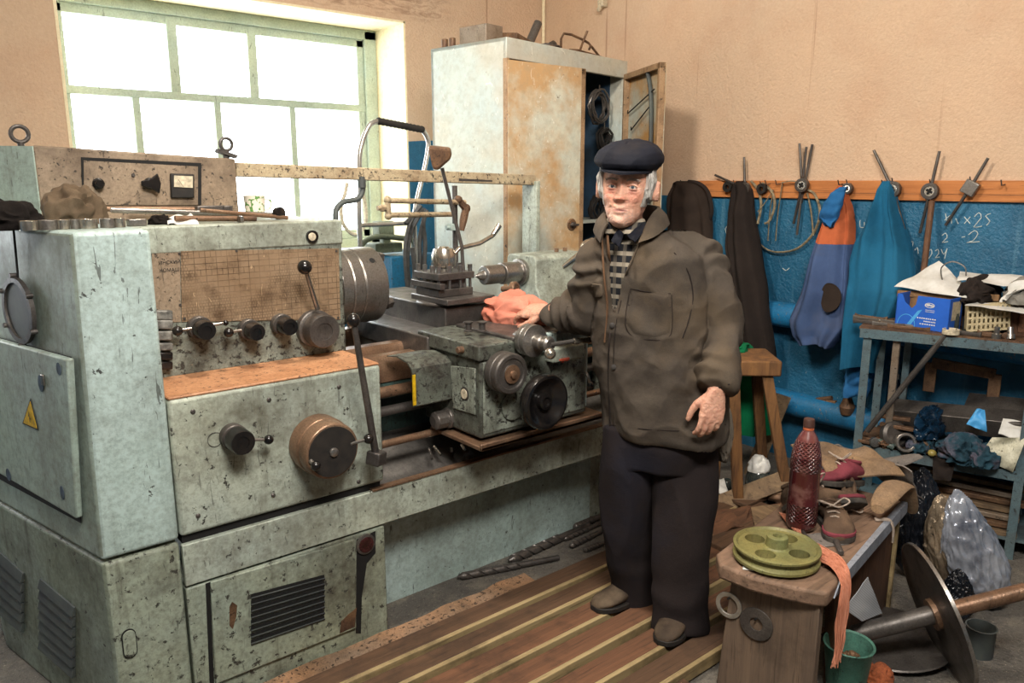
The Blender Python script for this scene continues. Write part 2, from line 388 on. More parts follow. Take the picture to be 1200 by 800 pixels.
scene.cycles.use_denoising = True
scene.cycles.max_bounces = 8; scene.cycles.diffuse_bounces = 5; scene.cycles.sample_clamp_indirect = 6
# ------------------------------------------------------------------ lathe
LY = 2.2
lathe = thing('lathe', (1.5, 2.65, 0), 'large old pale green metal lathe with knobs, chuck and handwheels along window wall', 'lathe')
SD = V((math.cos(math.radians(104)), math.sin(math.radians(104)), 0)); SN = V((-SD.y, SD.x, 0))   # oblique left side of the end guard
A0 = V((.365, LY, 0)); B0 = V((.57, LY, 0))
def guard(z0, z1, ins=0, tap=0):
    a = A0 + V((ins, ins, 0)); m = a + SD * .8; p = [a, B0 + V((0, ins, 0)), V((.57, 3.12, 0)), V((m.x, 3.12, 0)), m]
    return [[V((q.x, q.y, z0)) for q in p], [V((q.x + (tap if i in (0, 3, 4) else 0), q.y, z1)) for i, q in enumerate(p)]]
mb = MB(); mb.loft(guard(.583, 1.474, 0, .018)); end_guard = mb.build('end_guard', ['green_blue', 'cover_left'], lathe, bevel=.012, seg=3)
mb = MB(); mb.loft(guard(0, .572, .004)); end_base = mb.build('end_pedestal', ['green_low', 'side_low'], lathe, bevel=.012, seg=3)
for o in (end_guard, end_base):
    for pl in o.data.polygons:
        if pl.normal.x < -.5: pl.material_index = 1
S0 = A0.copy()
def side(px, py, off=0): return PP(px, py, A0 - SN * 0 + SN * off, SN)
if SN.x > 0: SN = -SN
# door seam, round cover, electrical panel on the side
mb = MB(); a = side(16, 270, .001); b = side(22, 335, .001); mb.tube([a, b], .003, 6); mb.build('door_seam', 'gap', end_guard)
c = side(22, 364, .006); rr = (side(22, 328) - side(22, 400)).length / 2
mb = MB(); mb.ring(c, SN, rr, rr * .84, .012, 32); rim = mb.build('round_cover_rim', 'steel_dark', end_guard)
mb = MB(); mb.rev(c - SN * .006, SN, [(rr * .86, 0), (rr * .86, .006)], 32); mb.build('round_cover', 'louvre', end_guard)
for k in (30, 90, 150, 210, 270, 330):
    q = c + (SD * math.cos(math.radians(k)) + V((0, 0, 1)) * math.sin(math.radians(k))) * rr * 1.05; MB().cyl(q - SN * .006, q + SN * .012, .007, seg=8).build('cover_screw', 'steel_dark', end_guard)
SO = .022
ep = [side(-40, 388, SO), side(78, 421, SO), side(89, 608, SO), side(-40, 532, SO)]
mb = MB(); mb.prism(ep, -SN * .02); epan = mb.build('electrical_panel', 'cover_left', end_guard, bevel=.005)
mb = MB(); mb.prism([side(-40, 385, .003), side(83, 418, .003), side(95, 613, .003), side(-40, 540, .003)], -SN * .002); mb.build('panel_gap', 'gap', end_guard)
tri = [side(36, 470, SO + .001), side(44, 502, SO + .001), side(28, 495, SO + .001)]
cen = sum(tri, V()) / 3
mb = MB(); mb.prism([cen + (q - cen) * 1.18 for q in tri], SN * .001); sgn = mb.build('warning_sign', 'black_matte', epan)
mb = MB(); mb.prism([q + SN * .001 for q in tri], SN * .001); mb.build('sign_face', 'yellow', sgn)
mb = MB(); u = V((0, 0, 1)); sx = SD; q = cen + SN * .003
mb.prism([q + u * .02 - sx * .002, q + u * .004 + sx * .005, q + u * .003 - sx * .000, q - u * .016 + sx * .001, q + u * .0 - sx * .006, q + u * .002 - sx * .001], SN * .0006); mb.build('lightning_mark', 'black_matte', sgn)
M['bare_patch'] = plain('bare_metal_patch', '#5c6a78', .45, .3, .25, 30)
for (px, py, a, b) in ((48, 449, .016, .024), (69, 432, .013, .017), (10, 556, .016, .02), (73, 577, .012, .02)):
    mb = MB(); c = side(px, py, SO + .001); mb.loft([[c + sx * a * math.cos(k / 20 * 2 * PI) + u * b * math.sin(k / 20 * 2 * PI) + SN * h for k in range(20)] for h in (0, .001)])
    mb.build('wear_patch', 'bare_patch', epan)
c = side(50, 445, SO + .004); mb = MB(); mb.cbox(c, (.006, .016, .03), arrow_rot((0, 0, 1), SN)); mb.build('latch', 'steel', epan, bevel=.002)
# louvres on the side pedestal
def louvre_side(x0, x1, y00, y10, y01, y11, n):
    for i in range(n):
        t0 = i / n; t1 = (i + .85) / n
        pts = [side(x0, y00 + (y01 - y00) * t0, 0), side(x1, y10 + (y11 - y10) * t0, 0), side(x1, y10 + (y11 - y10) * t1, 0), side(x0, y00 + (y01 - y00) * t1, 0)]
        lo, hi = [p + SN * .0 for p in pts], [pts[0] + SN * .001, pts[1] + SN * .001, pts[2] + SN * .008, pts[3] + SN * .008]
        mb = MB(); mb.loft([[q - SN * .004 for q in lo], hi]); mb.build('louvre', 'louvre', end_base)
louvre_side(47, 87, 678, 712, 760, 795, 7)
louvre_side(-8, 27, 640, 672, 712, 742, 6)
# oval cover on the front of the pedestal
def stadium(c, w, h, n, ux, uz):
    pts = []; r = w / 2
    for k in range(13): a = PI * k / 12; pts.append(c + ux * r * math.cos(a) + uz * (h / 2 - r + r * math.sin(a)))
    for k in range(13): a = PI + PI * k / 12; pts.append(c + ux * r * math.cos(a) + uz * (-h / 2 + r + r * math.sin(a)))
    return pts
ux, uz = V((1, 0, 0)), V((0, 0, 1))
c = P(152, 754, Y=LY - .002); mb = MB(); mb.prism(stadium(c, .038, .088, 0, ux, uz), (0, .004, 0)); mb.build('oval_rim', 'gap', end_base)
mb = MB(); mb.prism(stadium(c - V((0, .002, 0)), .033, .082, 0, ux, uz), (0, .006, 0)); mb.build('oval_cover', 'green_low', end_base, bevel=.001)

# main bed casting
XR = 2.72
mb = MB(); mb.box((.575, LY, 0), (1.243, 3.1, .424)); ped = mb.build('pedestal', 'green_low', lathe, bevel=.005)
mb = MB(); mb.box((2.45, 2.4, 0), (XR, 3.1, .424)); mb.build('pedestal', 'green', lathe, bevel=.005)
mb = MB(); mb.box((1.243, 2.385, 0.0), (2.45, 2.42, .43)); mb.build('recessed_panel', 'green_blue', lathe)
# pan: a trough with a front band, open on top
mb = MB()
mb.box((.575, LY - .002, .432), (XR, LY + .02, .562)); mb.box((.575, LY + .02, .432), (XR, 3.12, .445)); mb.box((.575, 3.1, .432), (XR, 3.12, .62)); mb.box((XR - .02, LY, .432), (XR, 3.12, .562))
pan = mb.build('chip_pan', 'green', lathe, bevel=.003)
mb = MB(); mb.box((1.2, LY - .006, .562), (XR, LY + .024, .568)); mb.build('pan_rim', 'way_brown', pan)
mb = MB(); mb.prism([(1.22, LY + .02, .47), (1.22, 2.62, .70), (1.22, 2.62, .68), (1.22, LY + .02, .45)], (1.48, 0, 0)); mb.build('pan_slope', 'tray', pan)
# grime strip, door with louvres, sight glass
mb = MB(); d4 = [P(*q, Y=LY - .002) for q in ((241, 684), (246, 682), (251, 800), (246, 806))]; mb.prism(d4, (0, .002, 0)); mb.build('dirt_strip', 'gap', ped)
dp = [P(*q, Y=LY - .012) for q in ((247, 682), (416, 632), (418, 736), (253, 802))]
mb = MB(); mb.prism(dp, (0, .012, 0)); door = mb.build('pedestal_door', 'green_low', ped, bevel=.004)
for i in range(8):
    t0 = i / 8; t1 = (i + .5) / 8
    L0, L1, R0, R1 = 696, 757, 673, 727
    q = [P(294, L0 + (L1 - L0) * t0, Y=LY - .013), P(380, R0 + (R1 - R0) * t0, Y=LY - .013), P(380, R0 + (R1 - R0) * t1, Y=LY - .013), P(294, L0 + (L1 - L0) * t1, Y=LY - .013)]
    mb = MB(); mb.prism(q, (0, -.001, 0)); mb.build('louvre_slot', 'gap', door)
    mb = MB(); mb.loft([[V((p.x, LY - .014, p.z)) for p in (q[3], q[2])] + [V((q[2].x, LY - .014, q[2].z - .008)), V((q[3].x, LY - .014, q[3].z - .008))], [V((p.x, LY - .021, p.z)) for p in (q[3], q[2])] + [V((q[2].x, LY - .015, q[2].z - .008)), V((q[3].x, LY - .015, q[3].z - .008))]])
    mb.build('louvre_lip', 'louvre', door)
for (pts) in ([(269, 711), (272, 705), (278, 709), (277, 722), (273, 737), (269, 733)], [(398, 742), (416, 734), (418, 712), (408, 720), (400, 728)]):
    mb = MB(); mb.prism([P(*q, Y=LY - .013) for q in pts], (0, .002, 0)); mb.build('bare_spot', 'rusty', door)
c = P(428, 637, Y=LY - .002)
mb = MB(); mb.prism([P(*q, Y=LY - .001) for q in ((418, 632), (440, 622), (440, 648), (430, 660), (424, 700), (423, 742), (417, 742))], (0, .002, 0)); mb.build('oil_stain', 'gap', ped)
mb = MB(); mb.rev(c, (0, -1, 0), [(.036, 0), (.036, .006), (.028, .008)], 28); sg = mb.build('sight_glass', 'steel_dark', ped)
mb = MB(); mb.rev(c - V((0, .006, 0)), (0, -1, 0), [(.029, 0), (.027, .004)], 28); mb.build('glass_disc', 'red_glass', sg)

# feed gearbox (lower headstock)
mb = MB(); mb.prism([(.573, LY, .588), (1.25, LY, .588), (1.25, LY, 1.0), (.573, LY, 1.0)], (0, .5, 0)); fb = mb.build('feed_gearbox', 'green', lathe, bevel=.012, seg=3)
mb = MB(); mb.box((.58, LY + .015, .562), (1.24, 2.7, .589)); mb.build('gearbox_gap', 'gap', fb)
mb = MB(); mb.box((.575, LY + .004, .998), (1.247, 2.46, 1.007)); mb.build('ledge', 'tan_top', fb, bevel=.004)
for q in ((226, 482), (315, 468), (397, 453), (320, 580), (232, 604), (420, 564)): c = P(*q, Y=LY); MB().rev(c, (0, -1, 0), [(.007, 0), (.007, .003), (.004, .005)], 10).build('screw', 'steel_dark', fb)
def ball_lever(name, a, b, r, rb, par, mat='steel', bm_='black'):
    mb = MB(); mb.tube([a, b], [r, r * .8], 10); l = mb.build(name, mat, par)
    mb = MB(); mb.sph(b, rb); mb.build('ball', bm_, l); return l
def knob(c, r, l, par, ax=(0, -1, 0), base=1.25, mat='black', name='knob', basemat='steel_dark'):
    ax = V(ax)
    mb = MB(); mb.rev(c, ax, [(r * base, 0), (r * base, l * .3), (r * base * .92, l * .34)], 28); k = mb.build(name, basemat, par)
    mb = MB(); mb.rev(c + ax * l * .3, ax, [(r * .8, 0), (r * .8, l * .1), (r, l * .16), (r, l * .62), (r * .93, l * .7), (r * .5, l * .7), (r * .5, l * .66), (0, l * .66)], 28); mb.build('grip', mat, k); return k
c = P(272, 510, Y=LY); k = knob(c, .037, .09, fb, base=1.05, name='feed_selector')
ball_lever('handle', c + V((.02, -.05, -.005)), c + V((.088, -.055, -.018)), .005, .0145, k)
c = P(266, 511, Y=LY); 
mb = MB(); mb.ring(P(252, 515, Y=LY - .001), (0, 1, 0), .022, .0205, .002); mb.build('worn_ring', 'steel_dark', fb)
# big drum dial
c = P(371, 518, Y=LY)
mb = MB(); mb.rev(c, (0, -1, 0), [(.094, 0), (.094, .055), (.092, .06), (.09, .062), (.09, .105), (.086, .112), (.078, .113)], 48, up=(1, 0, 0)); dr = mb.build('feed_dial', 'way_brown', fb, bevel=.002)  # brown finish carries the drum's brownish reflection in its colour
mb = MB(); f0 = c - V((0, .1125, 0)); mb.rev(f0, (0, -1, 0), [(.08, 0), (.08, .004), (.0, .0045)], 48); mb.build('dial_face', 'black_matte', dr)
mb = MB(); mb.rev(f0, (0, -1, 0), [(.014, .003), (.014, .012), (.011, .014)], 20); mb.build('hub', 'steel', dr)
ball_lever('handle', f0 + V((.06, 0, .012)), f0 + V((.122, -.006, .016)), .006, .0165, dr)
ball_lever('handle', f0 + V((-.075, -.002, -.012)), f0 + V((-.072, -.03, -.02)), .007, .0155, dr)
# long start lever at the gearbox corner
a = P(441, 536, Y=LY - .09); b = P(414, 375, Y=LY - .13)
mb = MB(); mb.tube([a, a + (b - a) * .97], [.0125, .0095], 12); lv = mb.build('start_lever', 'steel_dark', fb)
mb = MB(); mb.sph(b, .0215); mb.build('ball', 'black', lv)
mb = MB(); mb.cbox(a - V((.0, 0, .0)), (.05, .05, .045), (0.1, .1, .5)); mb.build('lever_clamp', 'steel_dark', lv, bevel=.005)

# upper headstock
HY = 2.45; HX0, HX1 = .585, 1.258; HT = 1.464
mb = MB(); mb.box((HX0, HY, 1.0), (HX1, 3.08, HT)); hs = mb.build('headstock', 'green_dirty', lathe, bevel=.01, seg=3)
mb = MB(); mb.box((HX0 - .002, HY - .004, 1.385), (HX1 + .002, 3.085, HT + .004)); mb.build('headstock_lid', 'green', hs, bevel=.006)
def hq(*pts, y=HY): return [P(a, b, Y=y) for a, b in pts]
M['brass_plate'] = None
t = NT('brass_chart')
x, y, z = t.sep()
def grid(sc, w, src): return t.math('LESS_THAN', t.math('FRACT', t.math('MULTIPLY', src, sc)), w)
cb = t.mix(t.ramp(t.noise(5, 8, .65), .35, .7), '#9d866c', '#876e54'); cb = t.mix(t.ramp(t.noise(14, 8, .7, loc=(2, 2, 2)), .5, .72, 0, .8), cb, '#4a3524')
blk = t.n('ShaderNodeTexBrick'); blk.inputs['Scale'].default_value = 1; blk.inputs['Mortar Size'].default_value = .0011; blk.inputs['Brick Width'].default_value = .034; blk.inputs['Row Height'].default_value = .019; blk.offset = 0; blk.squash = .5; blk.squash_frequency = 3
sw = t.n('ShaderNodeCombineXYZ'); t.l(x, sw.inputs[0]); t.l(z, sw.inputs[1]); t.l(sw.outputs[0], blk.inputs[0])
blk2 = t.n('ShaderNodeTexBrick'); blk2.inputs['Scale'].default_value = 1; blk2.inputs['Mortar Size'].default_value = .0012; blk2.inputs['Brick Width'].default_value = .009; blk2.inputs['Row Height'].default_value = .0095; blk2.offset = .5; t.l(sw.outputs[0], blk2.inputs[0])
band = t.ramp(t.noise(7, 2, .5, loc=(6, 6, 1)), .46, .5)
lines = t.math('MAXIMUM', blk.outputs['Fac'], t.math('MULTIPLY', t.math('MULTIPLY', blk2.outputs['Fac'], band), .7))
wear = t.ramp(t.noise(10, 5, .6, loc=(4, 0, 4)), .38, .6, .1, .65)
cb = t.mix(t.math('MULTIPLY', lines, wear), cb, '#3a291b')
cb = t.mix(t.ramp(t.noise(1, 4, .55, sc=(50, 50, 14), loc=(2, 2, 2), dist=2), .68, .7, 0, .6), cb, '#d8b890')
M['brass_plate'] = t.set(cb, .42, .2, bump=lines, bd=.0006)
mb = MB(); mb.prism(hq((212, 294), (397, 291), (399, 374), (213, 377), y=HY - .004), (0, .006, 0)); ch = mb.build('chart_plate', 'brass_plate', hs)
mb = MB(); mb.prism(hq((178, 294), (211, 294), (212, 377), (180, 378), y=HY - .003), (0, .006, 0)); npz = mb.build('name_plate', 'brown_panel', hs)
def ptext(txt, px, py, hpx, par, y, mat='black_matte', nm='lettering'):
    o = P(px, py, Y=y); s = (P(px, py - hpx, Y=y) - o).z / .7
    return text_mesh(txt, s, o, (1, 0, 0), (0, 0, 1), nm, mat, par, .0004)
ptext('ИНСКИЙ', 186, 310, 4, npz, HY - .0045); ptext('КОМАШ', 187, 319, 4, npz, HY - .0045)
for q in ((210, 297), (277, 294), (394, 294), (216, 373), (211, 357), (396, 372), (340, 375)): MB().rev(P(*q, Y=HY - .004), (0, -1, 0), [(.004, 0), (.004, .003)], 8).build('plate_screw', 'steel_dark', ch)
c = P(365, 277, Y=HY - .004); mb = MB(); mb.rev(c, (0, -1, 0), [(.021, 0), (.021, .01), (.014, .012)], 24); pg = mb.build('oil_plug', 'black', hs)
mb = MB(); mb.rev(c - V((.003, .01, 0)), (0, -1, 0), [(.014, 0), (.013, .004), (.006, .005)], 20); mb.build('plug_glass', 'white_plug', pg)
for i, (y0) in enumerate((364, 375, 388, 402, 413, 424)):
    mb = MB(); q = hq((181, y0), (203, y0), (203, y0 + (11 if i < 3 else 9)), (182, y0 + (11 if i < 3 else 9)), y=HY - .03); mb.prism(q, (0, .03, 0)); mb.build('push_button', 'button' if i < 4 else 'black', hs, bevel=.004)
for (px, py, r) in ((232, 383, .032), (290, 385, .03), (328, 379, .031)):
    k = knob(P(px, py, Y=HY), r * .92, .085, hs, name='speed_knob')
    c = P(px, py, Y=HY - .05)
    if px < 320:
        ball_lever('handle', c + V((-.02, 0, -.002)), c + V((-.062, -.004, -.004)), .0045, .0155, k)
        if px < 240: ball_lever('handle', c + V((.02, 0, 0)), c + V((.085, 0, .003)), .005, .009, k)
c = P(367, 384, Y=HY); k = knob(c, .058, .09, hs, base=1.12, mat='steel_dark', name='speed_dial')
ball_lever('speed_lever', P(372, 362, Y=HY - .06), P(357, 313, Y=HY - .12), .0085, .0235, k)
# spindle, chuck, bed, carriage, tailstock
SY, SZ = 2.75, 1.192
mb = MB(); o = V((1.24, SY, SZ)); X1 = V((1, 0, 0))
mb.rev(o, X1, [(.125, 0), (.125, .04), (.118, .045), (.105, .05), (.105, .09), (.1, .096)], 48); sp = mb.build('spindle_nose', 'way_brown', lathe, bevel=.002)
mb = MB(); o = o + X1 * .03
mb.rev(o + X1 * .062, X1, [(.118, 0), (.15, .004), (.15, .045), (.1475, .047), (.1475, .052), (.15, .054), (.15, .095), (.147, .097), (.147, .1), (.15, .102), (.15, .195), (.145, .2), (.05, .201), (.05, .12), (.0, .12)], 64)
ck = mb.build('chuck', 'steel', lathe, bevel=.0015)
for a in (100, 220, 340):
    a = math.radians(a); d = V((0, math.cos(a), math.sin(a)))
    mb = MB(); m = arrow_rot(X1, d); mb.cbox(o + X1 * .27 + d * .085, (.09, .032, .04), m); mb.cbox(o + X1 * .29 + d * .11, (.03, .032, .04), m); mb.build('chuck_jaw', 'steel_dark', ck, bevel=.003)
for a in (-75, 45, 165, -100, 200, 190):
    a = math.radians(a); d = V((0, -math.cos(a), math.sin(a))); q = o + X1 * (.062 + (.15 if a in (math.radians(-75), math.radians(45), math.radians(165)) else .08)) + d * .1495
    mb = MB(); mb.rev(q, d, [(.012, 0), (.012, .0015)], 12); mb.build('key_hole', 'gap', ck)
# bed ways and bed body
bed = MB(); bed.box((1.25, 2.52, .445), (XR - .04, 3.02, .86)); bedo = bed.build('bed', 'green_ways', lathe, bevel=.006)
for (y0, y1, z1) in ((2.44, 2.50, .965), (2.53, 2.60, .985), (2.90, 2.97, .985), (3.0, 3.06, .965)):
    mb = MB(); yc = (y0 + y1) / 2; mb.prism([(1.25, y0, .86), (1.25, y0, z1 - .02), (1.25, y0 + .012, z1), (1.25, y1 - .012, z1), (1.25, y1, z1 - .02), (1.25, y1, .86)], (XR - 1.29, 0, 0)); mb.build('way', 'way_brown', bedo)
mb = MB(); mb.box((1.25, 2.44, .80), (XR - .04, 2.54, .868)); mb.build('bed_shelf', 'green_ways', bedo, bevel=.004)
for x in (1.30, 1.55, 2.3): 
    mb = MB(); mb.box((x, 2.6, .86), (x + .05, 2.9, .95)); mb.build('bed_bridge', 'tray', bedo)
def zat(px, py, Y): return P(px, py, Y=Y).z
ry = 2.36
for nm, py0, r, mt in (('lead_screw', 456, .021, 'way_brown'), ('feed_rod', 478, .018, 'steel_dark')):
    z = zat(468, py0, ry); mb = MB(); mb.cyl((1.24, ry, z), (XR, ry, z), r); mb.build(nm, mt, lathe)
z = zat(480, 513, 2.3); mb = MB(); mb.cyl((1.16, 2.3, z), (XR, 2.3, z), .014); rodc = mb.build('control_rod', 'way_brown', lathe)
mb = MB(); mb.box((1.25, 2.30, zat(468, 490, ry)), (1.275, 2.5, zat(468, 447, ry))); mb.build('rod_bracket', 'green_dirty', lathe, bevel=.005)
for (z0, z1, xx) in ((.5, 1.0, XR - .16), ):
    mb = MB(); mb.box((xx, 2.24, .52), (xx + .1, 2.5, .98)); mb.build('rod_bracket', 'green_dirty', lathe, bevel=.008)
# apron: box whose front face is AY
AY = 2.06
ax0, ax1 = 1.562, 2.085; az0, az1 = .705, .99
mb = MB(); mb.box((ax0, AY, az0), (ax1, 2.42, az1)); ap = mb.build('apron', 'oily_dark', lathe, bevel=.01, seg=3)
mb = MB(); mb.box((ax0 + .01, AY - .004, az0 + .015), (ax1 - .01, AY + .01, az1 - .005)); mb.build('apron_front', 'green_dirty', ap, bevel=.006)
mb = MB(); mb.box((ax0 - .012, AY - .008, az1), (ax1 + .01, 2.44, az1 + .055)); mb.build('saddle_wing', 'oily_dark', lathe, bevel=.006)
mb = MB(); mb.box((ax0 - .03, AY - .04, az0 - .028), (ax1 + .08, 2.34, az0 - .012)); mb.box((ax0 - .03, AY - .04, az0 - .028), (ax1 + .08, AY - .03, az0 - .002)); lip = mb.build('drip_tray', 'way_brown', ap, bevel=.004)
mb = MB(); mb.box((ax0 - .02, 2.36, .95), (ax1 + .1, 3.0, 1.03)); sad = mb.build('saddle', 'steel_dark', lathe, bevel=.006)
# left side details of the apron
def aside(px, py): return P(px, py, X=ax0)
c = aside(546, 461); mb = MB(); mb.rev(c, (-1, 0, 0), [(.026, 0), (.026, .006), (.02, .008)], 24); pl = mb.build('oil_glass', 'steel_dark', ap)
mb = MB(); mb.rev(c - V((.006, 0, 0)), (-1, 0, 0), [(.019, 0), (.018, .004)], 24); mb.build('glass_disc', 'white_plug', pl)
mb = MB(); mb.prism([aside(*q) for q in ((529, 428), (558, 431), (558, 486), (532, 478))], (-.006, 0, 0)); mb.build('side_cover', 'green_dirty', ap, bevel=.004)
c = aside(545, 409); mb = MB(); mb.rev(c, (-1, 0, 0), [(.013, 0), (.013, .03), (.01, .034)], 12); mb.build('bolt', 'rusty', ap)
# guard over the lead screw
q0, q1, q2, q3 = P(479, 438, Y=2.28), P(520, 430, Y=2.30), P(526, 482, Y=2.28), P(488, 484, Y=2.24)
mb = MB(); pr = [(2.40, .975), (2.33, .985), (2.26, .975), (2.235, .955), (2.23, .93), (2.23, .82)]
x0, x1 = P(484, 460, Y=2.23).x, ax0
mb.loft([[V((x0, y, z)) for y, z in pr] + [V((x0, y + .005, z - .005)) for y, z in pr[::-1]], [V((x1, y, z)) for y, z in pr] + [V((x1, y + .005, z - .005)) for y, z in pr[::-1]]])
gd = mb.build('screw_guard', 'oily_dark', ap)
mb = MB(); mb.box((x0 - .002, 2.226, .825), (x0 + .01, 2.231, .935)); mb.build('yellow_edge', 'yellow', gd)
# start gear housing under apron, black rotary unit
c = P(515, 492, Y=2.26)
mb = MB(); mb.rev(c + V((.11, 0, 0)), (-1, 0, 0), [(.045, 0), (.048, .04), (.04, .045), (.04, .08), (.03, .085), (.034, .09), (.034, .13), (.02, .14)], 10); mb.build('control_hub', 'steel_dark', ap, bevel=.002)
# hand wheels
YN1 = V((0, -1, 0))
c = P(599, 438, Y=AY - .085); c.y = AY
mb = MB(); mb.rev(c, YN1, [(.055, 0), (.055, .02), (.068, .022), (.072, .03), (.072, .055), (.069, .058), (.069, .062), (.072, .065), (.072, .085), (.068, .09), (.055, .091), (.052, .086), (.034, .086), (.032, .092), (.012, .093), (.012, .102), (.0, .103)], 48)
dw = mb.build('graduated_wheel', 'steel_dark', ap, bevel=.001)
mb = MB(); mb.rev(c + YN1 * .09, YN1, [(.033, 0), (.033, .004), (.013, .005), (.013, .014), (.008, .016)], 28); mb.build('wheel_hub', 'way_brown', dw)
c = P(640, 471, Y=AY - .12); c.y = AY - .05
mb = MB(); mb.cyl(c + V((0, .06, 0)), c - V((0, .03, 0)), .018); mb.build('wheel_shaft', 'steel_dark', ap)
c = c - V((0, .035, 0))
pr = [(.088, 0), (.097, .004), (.101, .014), (.101, .034), (.097, .044), (.088, .046), (.078, .04), (.06, .022), (.04, .016), (.03, .016), (.028, .036), (.018, .038), (.016, .03), (.0, .03)]
mb = MB(); mb.rev(c, YN1, pr, 56); hw = mb.build('hand_wheel', 'black', ap)
c2 = P(600, 474, Y=AY); mb = MB(); mb.rev(c2 , YN1, [(.055, 0), (.055, .012), (.05, .014)], 32); mb.build('round_boss', 'green_dirty', ap)
# block with levers right of wheels
mb = MB(); q = P(645, 432, Y=AY); mb.box((1.86, AY - .05, .945), (2.02, AY, 1.0)); mb.build('lever_box', 'green', ap, bevel=.006)
mb = MB(); c = P(659, 421, Y=AY - .04); mb.rev(c - V((0, 0, .012)), (0, 0, 1), [(.006, 0), (.006, .01), (.028, .012), (.028, .018), (.0, .02)], 20); mb.build('red_button', plain('red_cap', '#b04a33', .5), ap)
mb = MB(); mb.box((2.07, AY + .02, .72), (2.11, 2.38, 1.07)); mb.build('end_strip', 'green_blue', ap, bevel=.006)
a = P(677, 437, Y=AY); b = P(689, 441, Y=AY - .07); c = P(692, 451, Y=AY - .07)
mb = MB(); mb.tube([a, P(685, 436, Y=AY - .05), b, c], .006, 10, smooth=4); l = mb.build('feed_lever', 'steel', ap); mb = MB(); mb.sph(c, .013); mb.build('ball', 'black', l)
# cross slide with screw, dial and ball crank
cx = 1.78
mb = MB(); mb.box((1.68, 2.44, az1 + .01), (1.90, 3.08, az1 + .125)); cs = mb.build('cross_slide', 'steel_dark', lathe, bevel=.006)
mb = MB(); mb.box((1.70, AY - .01, az1 + .05), (2.02, 2.4, az1 + .068)); mb.build('slide_end', 'steel_dark', cs, bevel=.006)
def zz(px, py, Y): return P(px, py, Y=Y)
a = zz(607, 398, AY + .02); b = zz(628, 391, AY - .03)
cA = zz(612, 396, AY)
mb = MB(); mb.rev(cA + V((0, .03, 0)), YN1, [(.024, 0), (.03, .05), (.052, .052), (.058, .055), (.058, .075), (.054, .077), (.058, .08), (.058, .1), (.036, .104), (.026, .11), (.026, .14), (.022, .145), (.026, .15), (.028, .175), (.02, .182), (.0, .183)], 40)
dl = mb.build('cross_feed_dial', 'steel', cs, bevel=.001)
e = cA - V((0, .15, 0))
mb = MB(); mb.tube([e, e + V((.07, -.004, .0)), e + V((.1, -.01, .002))], [.008, .0075], 10); bc = mb.build('ball_crank', 'steel', cs)
mb = MB(); mb.rev(e + V((.1, -.005, .0)), (1, -.25, -.02), [(.006, 0), (.012, .006), (.013, .02), (.009, .035), (.013, .065), (.011, .078), (.003, .084)], 16); mb.build('crank_grip', 'steel_bright', bc)
mb = MB(); mb.sph(e + V((-.028, -.03, -.022)), .02); mb.build('counter_ball', 'steel_bright', bc)
# blue bracket with gib under crank
mb = MB(); mb.box((1.80, AY - .025, .985), (1.90, AY + .02, 1.055)); mb.build('front_block', 'green_blue', ap, bevel=.005)
# tool post on compound slide
tx, ty = 1.755, 2.56
def TP(dx, dy, z): return V((tx + .006 + dx * .88, ty + dy * .88, z))
zb = az1 + .125
mb = MB(); mb.rev(V((tx, ty, zb)), (0, 0, 1), [(.11, 0), (.11, .012), (.1, .014)], 40); mb.box((tx - .085, ty - .15, zb + .012), (tx + .15, ty + .11, zb + .036)); sl = mb.build('compound_slide', 'steel_dark', lathe, bevel=.004)
z1 = zb + .036; rz = Matrix.Rotation(math.radians(0), 4, 'Z')
mb = MB(); mb.box(TP(-.095, -.095, z1), TP(.095, .095, z1 + .03)); mb.box(TP(-.068, -.068, z1 + .03), TP(.068, .068, z1 + .066)); mb.box(TP(-.1, -.1, z1 + .066), TP(.1, .1, z1 + .094))
tp = mb.build('tool_post', 'steel_dark', lathe, bevel=.003)
zt = z1 + .094
for (dx, dy) in ((-.085, -.08), (-.085, -.03), (-.085, .03), (-.085, .085), (-.03, -.085), (.03, -.085), (.085, -.085), (.085, .0), (.085, .085), (0, .085)):
    mb = MB(); mb.cyl(TP(dx, dy, zt), TP(dx, dy, zt + .012), .009, seg=8); mb.cbox(TP(dx, dy, zt + .02), (.014, .014, .016)); mb.cyl(TP(dx, dy, z1 + .03), TP(dx, dy, z1 + .066), .006, seg=8); mb.build('clamp_screw', 'steel', tp)
mb = MB(); mb.cbox(TP(-.09, 0, z1 + .045), (.025, .21, .024)); mb.build('tool_bit', 'steel_dark', tp, bevel=.002)
mb = MB(); mb.rev(TP(0, 0, zt), (0, 0, 1), [(.034, 0), (.034, .015), (.047, .02), (.05, .045), (.049, .065), (.040, .09), (.024, .092), (.018, .098), (.0, .1)], 36); nut = mb.build('clamp_nut', 'steel_bright', tp)
h0 = P(538, 291, Y=ty - .03); h1 = P(562, 285, Y=ty - .02); h2 = P(576, 277, Y=ty); h3 = P(585, 264, Y=ty)
mb = MB(); mb.tube([TP(.03, -.02, zt + .055), h0, h1, h2, h2 + (h3 - h2) * .2, h3], [.008, .009, .0095, .0095, .012, .013], 12); mb.build('clamp_handle', 'steel_bright', nut)
